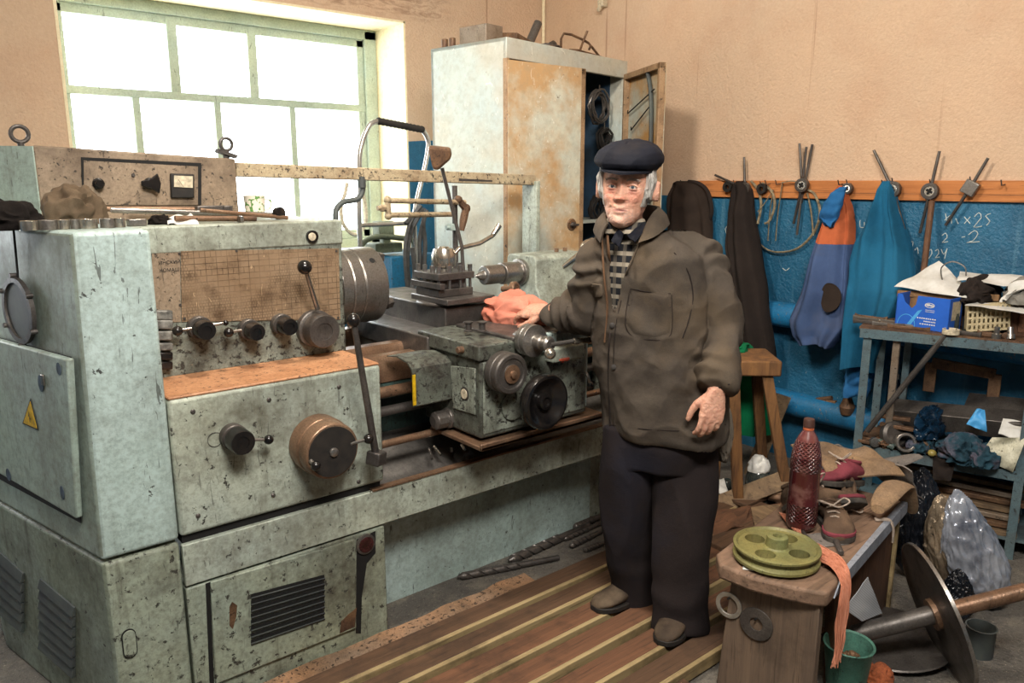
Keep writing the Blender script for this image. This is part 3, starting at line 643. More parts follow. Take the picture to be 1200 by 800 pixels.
# work lamp on the compound slide
lb = TP(.03, -.03, zt + .06); l1 = P(541, 288, Y=ty - .04); l2 = P(518, 197, Y=ty - .04)
mb = MB(); mb.tube([P(545, 345, Y=ty - .06), l1, l2], .0075, 10); mb.tube([l1 + V((.008, .012, 0)), l2 + V((.010, .012, 0))], .005, 8); la = mb.build('lamp_arm', 'steel_dark', lathe)
lc = P(515, 184, Y=ty - .04); ml = arrow_rot((.25, -.1, 1))
mb = MB(); hd = P(505, 172, Y=ty - .04); 
mb.loft([[P(*q, Y=ty - .09) for q in ((501, 171), (527, 175), (529, 186), (513, 200), (507, 198))], [P(*q, Y=ty - .0) for q in ((503, 170), (528, 172), (530, 182), (515, 198), (508, 197))]]); mb.build('lamp_head', 'rusty', la, bevel=.01, seg=3)
# little oil cups in front of the tool post
for (px, py) in ((549, 373), (565, 372)):
    c = P(px, 388, Z=az1 + .072); c = V((c.x, 2.23 + (0 if px < 555 else .0), az1 + .075)) if False else c
    mb = MB(); mb.rev(c, (0, 0, 1), [(.017, 0), (.017, .004), (.012, .006), (.012, .03), (.018, .032), (.018, .036)], 16); mb.build('oiler', 'steel_dark', cs)
m_c = P(600, 338, Y=2.5)
mb = MB(); mb.rev(m_c, (.3, -.9, .1), [(.012, -.05), (.012, 0), (.03, .002), (.03, .02), (.026, .024), (.018, .025), (.016, .02), (.0, .02)], 28); mb.build('compound_handle', 'way_brown', sl)
# tail stock
ty0, ty1 = 2.62, 2.92
mb = MB(); mb.prism([(2.33, SY - .12, .965), (2.33, SY - .16, .99), (2.33, SY - .13, 1.08), (2.33, SY - .105, 1.12), (2.33, SY - .105, 1.245), (2.33, SY - .085, 1.262), (2.33, SY + .085, 1.262), (2.33, SY + .105, 1.245), (2.33, SY + .105, 1.1), (2.33, SY + .16, .99), (2.33, SY + .12, .965)], (.34, 0, 0)); tsb = mb.build('tailstock', 'green', lathe, bevel=.006)
mb = MB(); mb.rev((2.33, SY, SZ - .01), (-1, 0, 0), [(.062, 0), (.062, .02), (.05, .022), (.05, .12), (.046, .122), (.03, .123), (.03, .127), (.044, .129), (.044, .22), (.04, .224), (.024, .225), (.021, .23), (.019, .24), (.002, .272)], 36); mb.build('quill', 'steel', tsb, bevel=.001)
c = V((2.67, SY, SZ)); mb = MB(); mb.rev(c, (1, 0, 0), [(.04, 0), (.04, .06), (.03, .065), (.03, .12)], 24); mb.tube([c + V((.1, .05 * math.cos(a / 32 * 2 * PI), .05 * math.sin(a / 32 * 2 * PI))) for a in range(32)], .012, 8, closed=True); mb.cyl(c + V((.1, -.05, 0)), c + V((.1, .05, 0)), .009); mb.build('tail_wheel', 'steel', tsb)
mb = MB()
for px in (652, 662): c = P(px, 297, Y=SY); c.z = 1.262; mb.cyl(c, c + V((0, 0, .018)), .011, seg=10)
mb.build('oil_caps', 'way_brown', tsb)
# curved lever tube of the tail stock
mb = MB(); mb.tube([V((2.5, SY - .1, 1.2)), P(680, 296, Y=SY - .12), P(684, 286, Y=SY - .12), P(694, 281, Y=SY - .1)], .012, 10, smooth=5); mb.build('lock_lever', 'steel_bright', tsb)
# electrical cabinet and overhead beam behind headstock
EY = 2.86
ez0 = HT + .002
pts = [P(42, 170, Y=EY), P(277, 186, Y=EY)]
etop = (pts[0].z + pts[1].z) / 2
ex0, ex1 = P(42, 200, Y=EY).x, P(277, 200, Y=EY).x
mb = MB(); mb.prism([(ex0, EY, ez0), (ex1, EY, ez0), (ex1, EY, pts[1].z), (ex0, EY, pts[0].z)], (0, .16, 0)); eb = mb.build('switch_box', 'brown_panel', lathe, bevel=.006)
mb = MB(); mb.prism([(ex0 - .002, EY + .002, ez0), (ex0 - .002, EY + .002, pts[0].z - .003), (ex0 - .1, EY + .13, pts[0].z), (ex0 - .1, EY + .13, ez0)], (.004, .0, 0)); mb.build('switch_box_side', 'cover_left', eb)
def E_(px, py, o=0): return P(px, py, Y=EY - o)
mb = MB(); q = [E_(*p, .004) for p in ((95, 184), (236, 191), (236, 240), (97, 237))]; mb.prism(q, (0, .006, 0)); br = mb.build('panel_frame', 'gap', eb)
mb = MB(); q = [E_(*p, .006) for p in ((98, 188), (232, 195), (232, 240), (99, 240))]; mb.prism(q, (0, .004, 0)); mb.build('meter_panel', 'brown_panel', eb)
c = E_(214, 217, .006)
mb = MB(); q = [E_(*p, .02) for p in ((200, 203), (228, 204), (228, 232), (201, 232))]; mb.prism(q, (0, .016, 0)); am = mb.build('ammeter', 'black_matte', eb, bevel=.004)
mb = MB(); q = [E_(*p, .023) for p in ((204, 205.5), (226, 206.5), (226, 220), (204, 219))]; mb.prism(q, (0, .004, 0)); mb.build('meter_scale', 'white_plug', am)
mb = MB(); mb.tube([E_(215, 219, .028), E_(209, 210, .028)], .0006, 5); mb.build('needle', 'gap', am)
c = E_(115, 215, .006); mb = MB(); mb.rev(c, YN1, [(.018, 0), (.018, .008), (.014, .01), (.014, .03), (.01, .033)], 20); mb.build('switch_knob', 'black', eb)
c = E_(175, 215, .006); mb = MB(); mb.rev(c, YN1, [(.02, 0), (.02, .01), (.008, .012), (.008, .02)], 20); mb.loft([[c + V((x_, -.02, z_)) for x_, z_ in ((-.033, .008), (.0, .018), (.022, .034), (.03, .0), (.022, -.034), (.0, -.018), (-.033, -.008))], [c + V((x_, -.032, z_)) for x_, z_ in ((-.033, .008), (.0, .018), (.022, .034), (.03, .0), (.022, -.034), (.0, -.018), (-.033, -.008))]]); mb.build('selector_switch', 'black', eb, bevel=.003)
mb = MB(); c = E_(156, 205, .006); mb.rev(c, YN1, [(.006, 0), (.006, .006)], 10); mb.build('screw', 'steel_dark', eb)
# eye bolts
def eye(px, py, rpx, y, par):
    c = P(px, py, Y=y); r = rpx * (c - CAMP).dot(FW) / FPX
    mb = MB(); mb.tube([c + V((math.cos(a / 20 * 2 * PI), 0, math.sin(a / 20 * 2 * PI))) * r for a in range(20)], r * .28, 10, closed=True); mb.cyl(c - V((0, 0, r * 1.1)), c - V((0, 0, r * 1.9)), r * .4, seg=12); mb.build('lifting_eye', 'steel_dark', par)
eye(23, 157, 9, EY + .06, eb); eye(265, 169, 7, EY + .02, eb)
mb = MB(); c = P(265, 180, Y=EY + .02); mb.cbox(c, (.07, .04, .012), (0, .3, 0)); mb.cyl(c, c - V((0, 0, .03)), .012, seg=8); mb.build('eye_plate', 'steel_dark', eb)
bx1 = P(628, 210, Y=EY + .05).x; b0 = P(277, 190, Y=EY + .05); b1 = P(628, 205, Y=EY + .05); b2 = P(628, 217, Y=EY + .05); b3 = P(277, 207, Y=EY + .05)
mb = MB(); mb.prism([b0, b1, b2, b3], (0, .07, 0)); bmo = mb.build('overhead_beam', 'beam', lathe, bevel=.004)
mb = MB(); mb.prism([P(*q, Y=EY + .049) for q in ((538, 209), (577, 211), (577, 213), (538, 212))], (0, .01, 0)); mb.build('slot', 'steel_dark', bmo)
mb = MB(); mb.box((b1.x - .012, EY + .03, 1.0), (b1.x + .012, EY + .14, b2.z + .02)); mb.build('beam_post', 'green', bmo, bevel=.003)
# coolant pipe arms on a vertical post
py_ = EY + .06
cp = P(533, 245, Y=py_)
mb = MB(); mb.cyl(V((cp.x, py_, 1.04)), V((cp.x, py_, b2.z)), .013); vp = mb.build('coolant_post', 'steel_dark', lathe)
for (a, b, r) in (((455, 235), (545, 237), .0115), ((456, 252), (532, 251), .0115)):
    mb = MB(); mb.cyl(P(*a, Y=py_ - .04), P(*b, Y=py_ - .04), r, seg=14); mb.build('coolant_pipe', 'beam', vp)
mb = MB(); a = P(454, 234, Y=py_ - .04); b = P(455, 253, Y=py_ - .04); mb.tube([a, b], .013, 10); mb.sph(a, .017, sub=2); mb.sph(b, .017, sub=2); m_ = (a + b) / 2; mb.cyl(m_ - V((.05, 0, -.0)), m_, .01, seg=10); mb.cyl(m_ - V((.035, 0, 0)), m_ - V((.012, 0, 0)), .016, seg=6); mb.build('pipe_elbow', 'beam', vp)
mb = MB(); a = P(537, 234, Y=py_ - .04); b = P(546, 244, Y=py_ - .04); mb.sph(a, .02, sub=2); mb.sph(b, .022, sub=2); mb.tube([a, b, P(543, 258, Y=py_ - .04), P(541, 270, Y=py_ - .04)], [.015, .02, .018, .012], 10); mb.build('coolant_nozzle', 'rusty', vp)
mb = MB(); a = P(529, 266, Y=py_ - .02); mb.cbox(a, (.03, .04, .03)); mb.cyl(a - V((.03, 0, 0)), a, .012, seg=8); mb.build('pipe_clamp', 'green_blue', vp, bevel=.003)
# dark conduit from the beam to the headstock
mb = MB(); mb.tube([P(424, 207, Y=EY), P(425, 222, Y=EY), P(419, 233, Y=EY), P(402, 237, Y=EY), P(394, 246, Y=EY), P(393, 262, Y=EY), P(390, 285, Y=EY + .05)], .0115, 10, smooth=5); mb.cyl(P(424, 210, Y=EY), P(424, 220, Y=EY), .017, seg=12); mb.build('conduit', 'louvre', lathe)
# motor and drain parts in the pan
mb = MB(); c = P(549, 538, Y=2.26); mb.rev(c + V((0, .06, 0)), YN1, [(.028, 0), (.032, .02), (.032, .06), (.018, .064), (.012, .08)], 20); mb.build('pan_roller', 'steel_dark', pan)
rr_ = random.Random(5)
for i in range(14):
    x = 1.50 + i * .05; c = V((x, LY + .05 + rr_.random() * .05, .585)); d = V((rr_.uniform(-.03, .03), .0, .03))
    mb = MB(); mb.tube([c, c + V((rr_.uniform(-.025, .03), rr_.uniform(-.01, .05), rr_.uniform(.0, .03)))], .006, 8); mb.build('metal_offcut', 'steel_bright' if i % 2 else 'steel', pan)
# ------------------------------------------------------------------ tall metal cabinet in the corner
def cabmat(name, rust, alt='#c2c8bc'):
    t = NT(name)
    c = t.mix(t.ramp(t.noise(2.4, 8, .65), .35, .7), '#b3c0be' if rust < .5 else '#bcc4ba', alt)
    c = t.mix(t.ramp(t.noise(2.6, 7, .62, loc=(3, 8, 1)), .44, .60, 0, rust), c, '#b58548')
    c = t.mix(t.ramp(t.noise(26, 5, .7), .45, .8, 0, .5), c, '#8f8a76')
    c = t.mix(t.ramp(t.noise(34, 5, .7, loc=(9, 9, 9)), .66, .7, 0, .8), c, '#5e4a34')
    c = t.mix(t.ramp(t.noise(1, 4, .55, sc=(22, 22, 11), loc=(2, 2, 2), dist=2.5), .665, .68, 0, .5), c, '#eeeade')
    return t.set(c, .5, .0, bump=t.noise(20, 6, .6), bd=.003)
M['cab_side'] = cabmat('cabinet_side', .25); M['cab_door'] = cabmat('cabinet_door', .8, '#d8cfb4')
M['cab_in'] = plain('cabinet_inside', '#33506a', .6, 0, .2, 5, '#27323c'); M['cab_edge'] = worn('cabinet_edge', '#a98a68', '#5e4630', gs=8, ga=.7, cs=40, streak=0)
CH = 2.31
K0 = P(593, 43, Z=CH); K1 = P(500, 57, Z=CH); K2 = P(735, 72, Z=CH)
ku = (K2 - K0); ku.z = 0; kw = ku.length; ku.normalize(); kv = V((-ku.y, ku.x, 0)); kd = min((K1 - K0).dot(kv), .56)
KB = V((K0.x, K0.y, 0))
def KQ(a, b, z): return KB + ku * a + kv * b + V((0, 0, z))
cab = thing('metal_cabinet', KQ(kw / 2, kd / 2, 0), 'tall pale metal cabinet with rust stains and two open doors in the corner', 'cabinet')
def kbox(a0, a1, b0, b1, z0, z1): return MB().prism([KQ(a0, b0, z0), KQ(a1, b0, z0), KQ(a1, b1, z0), KQ(a0, b1, z0)], (0, 0, z1 - z0))
mb = kbox(0, .03, 0, kd, 0, CH)
for a in ((0, kw, kd - .02, kd, 0, CH), (kw - .03, kw, 0, kd, 0, CH), (0, kw, 0, kd, CH - .02, CH), (0, kw, 0, kd, .05, .08)):
    q = kbox(*a); tmp = bpy.data.meshes.new('x'); q.bm.to_mesh(tmp); mb.bm.from_mesh(tmp); bpy.data.meshes.remove(tmp)
mb.build('body', 'cab_side', cab, bevel=.003)
kbox(.0, kw, -.004, .02, CH - .1, CH - .0).build('top_rail', 'cab_side', cab, bevel=.003)
kbox(-.003, .03, -.006, .02, .0, CH - .1).build('front_post', 'cab_edge', cab, bevel=.003)
kbox(kw - .035, kw + .003, -.006, .02, .0, CH - .1).build('front_post', 'cab_side', cab, bevel=.003)
kbox(.03, kw - .03, kd - .03, kd - .022, .08, CH - .02).build('back_lining', 'cab_in', cab); kbox(kw - .036, kw - .03, .1, kd - .03, .08, CH - .02).build('side_lining', 'cab_in', cab)
for z in (.75, 1.35): kbox(.03, kw - .03, .04, kd - .03, z, z + .02).build('shelf', 'cab_side', cab)
def leaf(hx, ang, w, inward, z0, z1, mat, nm='door'):
    h = KQ(hx, -.01, 0); d = ku * math.cos(ang) - kv * math.sin(ang) if inward > 0 else -ku * math.cos(ang) - kv * math.sin(ang)
    n = V((d.y, -d.x, 0)); n = n if n.dot(kv) < 0 else -n
    we = w - .034 if inward > 0 else w; m = MB(); m.prism([h + V((0, 0, z0)), h + d * we + V((0, 0, z0)), h + d * we + V((0, 0, z1)), h + V((0, 0, z1))], n * .004)
    o = m.build(nm, mat, cab); fm = MB()
    for (a, b) in ((0, .03), (w - .03, w)):
        e = MB().prism([h + d * a + V((0, 0, z0)), h + d * b + V((0, 0, z0)), h + d * b + V((0, 0, z0)) - n * .035, h + d * a + V((0, 0, z0)) - n * .035], (0, 0, z1 - z0)); e.build('door_edge', 'cab_edge', o, bevel=.002)
    for z in (z0, z1 - .03): MB().prism([h + V((0, 0, z)), h + d * w + V((0, 0, z)), h + d * w + V((0, 0, z)) - n * .035, h + V((0, 0, z)) - n * .035], (0, 0, .03)).build('door_edge', 'cab_edge', o)
    return o, h, d, n
lw = kw / 2 - .01
# left leaf ajar so that its free edge shows at the right place
best = min(((abs((lambda p: 600 + FPX * p.dot(RT) / p.dot(FW))(KQ(.0, 0, 1.9) + (ku * math.cos(a) - kv * math.sin(a)) * lw - CAMP) - 684), a) for a in [i * .01 for i in range(5, 120)]))
dl_, h_, d_, n_ = leaf(.0, best[1], lw, 1, .08, CH - .11, 'cab_door')
c = h_ + d_ * (lw - .09) + V((0, 0, 1.36)) + n_ * .004
MB().rev(c, n_, [(.035, 0), (.03, .005)], 20).build('grease_stain', 'rusty', dl_)
m = MB(); m.rev(c, n_, [(.015, 0), (.015, .02)], 14); m.cbox(c + n_ * .025, (.06, .012, .012), arrow_rot((0, 0, 1), d_)); m.build('handle', 'steel_dark', dl_, bevel=.003)
best = min(((abs((lambda p: 600 + FPX * p.dot(RT) / p.dot(FW))(KQ(kw, 0, 1.9) + (-ku * math.cos(a) - kv * math.sin(a)) * lw - CAMP) - 776), a) for a in [i * .01 for i in range(50, 155)]))
M['cab_rust_in'] = cabmat('cabinet_door_inside', .95, '#a89878')
dr_, h2, d2, n2 = leaf(kw, best[1], lw, -1, .08, CH - .08, 'cab_rust_in')
nn = (CAMP - (h2 + d2 * lw / 2 + V((0, 0, 1.6)))); nn.z = 0; nn = n2 if nn.dot(n2) > 0 else -n2
def DQ(a, z, o=.02): return h2 + d2 * a + V((0, 0, z)) + nn * o
m = MB(); m.tube([DQ(.34, 2.2), DQ(.40, 2.05), DQ(.42, 1.7), DQ(.40, 1.3)], .012, 8, smooth=4); m.build('door_rod', 'louvre', dr_)
for (a, b) in (((.06, 2.0), (.44, 2.1)), ((.12, 1.9), (.4, 2.02))):
    MB().tube([DQ(a[0], a[1] + .02), DQ(a[0], a[1]), DQ(b[0], b[1])], .004, 6).build('hook_wire', 'gap', dr_)
# coils of cable hanging inside
rc = random.Random(3)
for i, (px, py, r, n_c, lab) in enumerate(((702, 125, .075, 7, 'tangled bundle of cable hanging high inside the open metal cabinet'), (708, 163, .05, 5, 'small black coil of cable hanging in the cabinet just above the cap'), (700, 245, .06, 6, 'black coil of cable hanging in the cabinet left of the face'))):
    c = PP(px, py, KQ(0, kd * .12, 0), kv); m = MB(); pts = []
    for k in range(n_c * 14):
        a = k / 14 * 2 * PI; rr = r * (1 + .18 * math.sin(a * .37 + i)); pts.append(c + ku * rr * math.cos(a) + V((0, 0, 1.15 * rr * math.sin(a))) + kv * (rc.uniform(-.01, .01) + .02 * math.sin(a * .21)))
    m.tube(pts, .0075 if i else .006, 6); m.build('cable_coil', 'black_matte' if i else 'steel_dark', None) 
    tag(bpy.data.objects[-1] if False else COL.objects[-1], lab, 'cable')
    hk = MB().cyl(c + V((0, 0, r)), c + V((0, 0, r + .05)), .004, seg=6); hk.build('coil_hook', 'steel', cab)
# things on top of the cabinet
def KT(px, py, z=CH + .002): return P(px, py, Z=z)
M['tin'] = worn('galvanised_tin', '#94887a', '#6b5640', gs=7, ga=.8, cs=50, streak=.3, metal=.4, rough=.4)
c = KQ(.04, .30, CH + .002)
c = KQ(.02 + .07, .27, CH)
def tbox(c, w, d, h, ang, name, mat, lab, cat, open_=False, th=.006, grp=None):
    R = Matrix.Rotation(ang, 3, 'Z'); m = MB()
    def q(x, y, z): return V(c) + R @ V((x, y, z))
    if not open_: m.prism([q(-w / 2, -d / 2, 0), q(w / 2, -d / 2, 0), q(w / 2, d / 2, 0), q(-w / 2, d / 2, 0)], (0, 0, h))
    else:
        o = [(-w / 2, -d / 2), (w / 2, -d / 2), (w / 2, d / 2), (-w / 2, d / 2)]; i_ = [(a * (1 - 2 * th / w), b * (1 - 2 * th / d)) for a, b in o]
        m.loft([[q(a, b, 0) for a, b in o], [q(a, b, h) for a, b in o], [q(a, b, h) for a, b in i_], [q(a, b, th) for a, b in i_]])
    ob = m.build(name, mat, bevel=.003); tag(ob, lab, cat, grp); return ob
tbox(KQ(.13, .30, CH), .13, .2, .1, math.atan2(ku.y, ku.x), 'tin_box', 'tin', 'open dented tin box standing on the left end of the metal cabinet', 'box', True)
for i, b in enumerate((.50, .44)):
    c = KQ(.05, b, CH); m = MB(); m.rev(c, (0, 0, 1), [(.018, 0), (.018, .05), (.012, .052), (.012, .03)], 14); tag(m.build('pipe_socket', 'rusty'), ['short rusty socket at the back left corner of the metal cabinet top', 'short rusty socket beside the tin box on the metal cabinet top'][i], 'pipe fitting')
m = MB(); c = KQ(.30, .2, CH + .0); m.cbox(c + V((0, 0, .03)), (.2, .14, .05), (.1, .15, .3)); tag(m.build('rusty_plate_box', 'rusty', bevel=.004), 'small rusty steel box behind the tin box on the cabinet top', 'box')
M['dark_rust'] = M['rusty']
defs = [((.42, .2), (.47, .25), .028, .15, 'upright dark pipe stub leaning among the scrap on the cabinet'),]
m = MB(); a = KQ(.40, .2, CH + .02); m.cyl(a, a + ku * .09 + V((0, 0, .14)), .024, seg=14); tag(m.build('pipe_stub', 'steel_dark'), defs[0][4], 'pipe')
m = MB(); c = KQ(.60, .18, CH + .04); m.ring(c, (.2, -.9, .3), .035, .018, .03); tag(m.build('steel_ring', 'steel_dark'), 'dark steel ring lying in the scrap on the cabinet top', 'ring')
scr = [('flat_bar', (.45, .1), (.95, .16), .02, 'long flat rusty bar lying along the front of the cabinet top'), ('flat_bar', (.5, .28), (.82, .12), .035, 'flat rusty bar laid slantwise over the others on the cabinet top'), ('flat_bar', (.62, .05), (1.08, .08), .012, 'thin dark sheet strip overhanging the right end of the cabinet top')]
for nm, a, b, h, lab in scr:
    p, q = KQ(*a, CH + h), KQ(*b, CH + h * .5); m = MB(); m.cbox((p + q) / 2, ((q - p).length, .06, .012), arrow_rot((0.05, -.1, 1), q - p)); tag(m.build(nm, 'rusty', bevel=.002), lab, 'metal bar')
for k, (pts, lab) in enumerate(([[(.70, .2, .02), (.66, .15, .12), (.86, .12, .09), (.84, .1, .05)], 'bent rusty wire handle sticking up from the cabinet scrap'], [[(.74, .1, .01), (.80, .12, .08), (.82, .1, .15)], 'thin rod pointing up from the cabinet scrap'], [[(.86, .1, .07), (.93, .1, .03), (.97, .1, .005)], 'curved dark strip at the right of the cabinet scrap'])):
    m = MB(); m.tube([KQ(a, b, CH + h) for a, b, h in pts], .007, 8, smooth=3); tag(m.build('bent_rod', 'rusty'), lab, 'rod')
m = MB(); p = KQ(.55, .17, CH + .0); m.sph(p + V((0, 0, .028)), .05, (1.5, .8, .5), 3, rough=.6); tag(m.build('scrap_casting', 'steel_dark'), 'lumpy dark casting in the middle of the cabinet scrap', 'metal part')

# ------------------------------------------------------------------ back wall: rail, pipes, hanging things
rb = [P(818, 232, X=XB).z, 1.6]
M['pine'] = wood('pine_rail', '#c9834a', '#b06c38', axis=1, grime='#7a4a28', ga=.3)
m = MB(); m.box((XB - .022, -1.9, 1.505), (XB, 3.02, 1.602)); rail = tag(m.build('wall_rail', 'pine', bevel=.003), 'long orange pine board fixed along the back wall carrying hooks', 'coat rail')
m = MB(); m.box((XB - .0225, -1.9, 1.537), (XB - .0215, 3.02, 1.539)); m.build('board_seam', 'rusty', rail)
def hook(y, z=1.585): MB().tube([V((XB - .02, y, z)), V((XB - .06, y, z - .005)), V((XB - .075, y, z + .02))], .003, 6).build('nail', 'steel_dark', rail)
M['blue_pipe'] = worn('blue_pipe_paint', '#1f74a8', '#143f57', alt='#286d94', gs=5, ga=.6, cs=40, ca=.62, chip='#8a7a66', streak=.1, rough=.4)
for (z, lab) in ((.86, 'thick blue heating pipe running along the back wall under the coats'), (.36, 'lower blue heating pipe near the floor of the back wall')):
    a = V((XB - .085, -1.9, z)); b = V((XB - .085, 3.2, z)); m = MB(); m.cyl(a, b, .07, seg=32); pz = tag(m.build('heating_pipe', 'blue_pipe'), lab, 'pipe')
    for y in (2.75, 1.0): 
        MB().box((XB - .09, y - .01, z - .085), (XB - .003, y + .01, z - .072)).build('bracket', 'blue_pipe', pz)
# chalk marks are part of the wall
WX = XB - .0015
t = NT('chalk'); M['chalk'] = t.set('#c3ccc8', .9, 0)
def chalk(strokes, r=.0022):
    m = MB()
    for s_ in strokes: m.tube([P(a, b, X=WX) for a, b in s_], r, 4, smooth=2)
    return m
CK = [[(1108, 250), (1110, 262)], [(1107, 258), (1114, 252), (1115, 262)], [(1120, 256), (1123, 262)], [(1130, 254), (1137, 262)], [(1137, 254), (1130, 262)], [(1142, 254), (1147, 249), (1150, 255), (1141, 266), (1151, 265)], [(1161, 250), (1155, 253), (1160, 259), (1156, 264)],
      [(1104, 276), (1108, 273), (1110, 278), (1104, 284), (1111, 283)], [(1135, 275), (1142, 270), (1146, 274), (1140, 282), (1133, 284), (1148, 283)], [(1127, 278), (1131, 277)],
      [(1088, 295), (1091, 292), (1092, 297), (1088, 303)], [(1096, 294), (1099, 292), (1100, 297), (1096, 302), (1101, 301)], [(1103, 292), (1106, 298), (1110, 291)], [(1110, 291), (1107, 303)], [(1008, 258), (1008, 266), (1014, 266)], [(1013, 260), (1013, 271)], [(1066, 284), (1070, 283), (1069, 289)], [(1072, 293), (1075, 290), (1076, 297)], [(917, 314), (921, 317), (925, 314)], [(852, 266), (855, 264), (857, 270), (852, 275), (850, 268), (853, 264)]]
for i_, s_ in enumerate(CK):
    o = chalk([s_]).build('chalk_mark', 'chalk', org=(XB, 2, 1.3)) if False else None
cm = chalk(CK); cmo = cm.build('trim_2', 'chalk', org=(XB, 1.5, 1.3)); tag(cmo, kind='structure')

M['coat_dark'] = fabric('dark_coat', '#2e2724', '#171311'); M['jacket_dark'] = fabric('dark_brown_jacket', '#3a302a', '#1c1714')
M['blue_work'] = fabric('blue_overall', '#1f6488', '#103c54', alt='#2a7094'); M['blue_cloth'] = fabric('blue_cloth', '#2f6fa8', '#1d4670', alt='#4382b5')
M['leather_seam'] = M['gap']
def cloth_mat():
    t = NT('work_jacket'); x, y, z = t.sep()
    c = t.mix(t.ramp(t.noise(6, 8, .65), .4, .72, 0, .5), '#44587f', '#283450')
    c = t.mix(t.ramp(t.noise(3, 5, .6, loc=(3, 2, 2)), .52, .6, 0, .7), c, '#4f5a76')
    o = t.mix(t.ramp(t.noise(9, 8, .6), .45, .72, 0, .5), '#b8623e', '#7e4026')
    m_ = t.math('MULTIPLY', t.math('GREATER_THAN', z, ZO), t.math('LESS_THAN', y, t.math('ADD', t.math('MULTIPLY', z, 0.0), 10)))
    c = t.mix(m_, c, o)
    w = t.noise(400, 2, .5)
    return t.set(c, .92, 0, bump=t.math('ADD', w, t.math('MULTIPLY', t.noise(40, 4, .6), 1.5)), bd=.0012, Specular_IOR_Level=.2)
def hang(rows, X0, depth, folds, seed, name, mat, lab=None, cat=None, parent=None, n=72, fl=.35):
    """a garment hanging on a nail: rows of (py, pxL, pxR) seen on the wall plane, given body and folds"""
    m = MB(); rings = []; rr = random.Random(seed); ph = [rr.uniform(0, 6.28) for _ in range(6)]
    R_ = [tuple(float(v) for v in r) for r in rows]; dense = []
    for a, b in zip(R_, R_[1:]):
        for k in range(6): t_ = k / 6; dense.append(tuple(a[j] + (b[j] - a[j]) * t_ for j in range(3)))
    dense.append(R_[-1])
    for i, (py, xl, xr) in enumerate(dense):
        xw = X0 if X0 < XB - .15 else X0 - .15 * min(1, max(0, (py - 265) / 75)); a, b = P(xl, py, X=xw), P(xr, py, X=xw); c = (a + b) / 2; hw = (a - b).length / 2; s_ = i / (len(dense) - 1)
        dp = depth * (.35 + .65 * min(1, s_ * 2.2)); ring = []
        for k in range(n):
            th = 2 * PI * k / n; cx_, sy_ = math.cos(th), math.sin(th)
            f = 1 + fl * min(1, s_ * 3 + .25) * (.55 * math.sin(folds * th + ph[0] + s_ * 1.3) + .3 * math.sin((folds * 2 + 1) * th + ph[1] - s_ * 2.5) + .25 * noise.noise(V((cx_ * 2, sy_ * 2, s_ * 5 + seed))))
            yy = hw * (abs(cx_) ** .8) * (1 if cx_ > 0 else -1); xx = -dp * (abs(sy_) ** .7) * (1 if sy_ > 0 else -.0)
            ring.append(V((min(xw + xx * f + .02 * noise.noise(V((yy * 9, s_ * 7, seed))) , min(XB - .012, xw + .005)), c.y + yy * (1 + .03 * math.sin(5 * s_ * 3 + th)), c.z + .012 * math.sin(th * 3 + ph[2]) * s_)))
        rings.append(ring)
    m.loft(rings); ob = m.build(name, mat, parent, smooth=70)
    if parent is None: tag(ob, lab, cat)
    return ob
XC = XB - .03
hang([(212, 795, 812), (216, 790, 822), (232, 787, 830), (255, 785, 836), (285, 784, 836), (330, 782, 836)], XC, .09, 4, 1, 'jacket', 'jacket_dark', 'short dark brown jacket hanging on the rail just right of the man\'s head', 'jacket')
m = MB(); m.tube([P(*q, X=XC - .03) for q in ((806, 212), (818, 214), (828, 222), (833, 236), (834, 250), (829, 262), (822, 268))], .011, 8, smooth=5, flat=.3); tag(m.build('belt', 'coat_dark'), 'dark leather belt looped from the rail beside the brown jacket', 'belt')
hang([(212, 866, 874), (222, 862, 882), (250, 859, 886), (290, 859, 893), (330, 862, 899), (370, 866, 904), (414, 868, 911)], XC, .12, 4, 2, 'coat', 'coat_dark', 'long narrow dark coat hanging from the rail behind the man\'s shoulder', 'coat')
ZO = 1.345
jr = [(217, 985, 993), (226, 976, 996), (240, 970, 1000), (262, 966, 1002), (285, 962, 1003), (320, 950, 1002), (350, 940, 999), (375, 930, 996), (392, 934, 985), (402, 944, 978)]
ZO = P(985, 284, X=XC).z; wj = hang(jr, XC, .12, 4, 3, 'work_jacket', None, 'blue work jacket with orange yoke and white patch hanging on the rail', 'jacket')
ZO = ZO - ORG[wj.name].z; wj.data.materials.append(cloth_mat())
hang([(219, 984, 993), (226, 974, 990), (240, 964, 988), (256, 960, 982), (264, 970, 978)], XC - .11, .03, 3, 5, 'hood_flap', 'blue_cloth', parent=wj, fl=.25)
q = P(972, 283, X=XC - .115); m = MB(); m.cbox(q, (.01, .052, .03), (0.05, 0, .1)); m.build('white_patch', 'paper', wj, bevel=.002)
m = MB(); kc_ = P(974, 348, X=XC - .25); m.loft([[kc_ + V((.0 - o_ - .03 * (1 - abs(math.cos(a_))), math.cos(a_) * .055, math.sin(a_) * .075)) for a_ in [k_ / 24 * 2 * PI for k_ in range(24)]] for o_ in (0, .004)]); m.build('knee_patch', 'jacket_dark', wj)
m = MB(); m.tube([P(*q, X=XC - .12) for q in ((958, 312), (962, 335), (972, 352), (984, 352), (988, 335), (984, 318))], .002, 5, smooth=3); m.build('pocket_seam', 'gap', wj)
hang([(212, 1037, 1047), (222, 1030, 1052), (245, 1024, 1056), (265, 1018, 1062), (285, 1008, 1070), (310, 1000, 1073), (340, 998, 1071), (380, 997, 1052), (428, 995, 1037)], XC, .14, 5, 4, 'overalls', 'blue_work', 'bright blue overalls hanging on the rail beside the orange-yoked jacket', 'overalls')
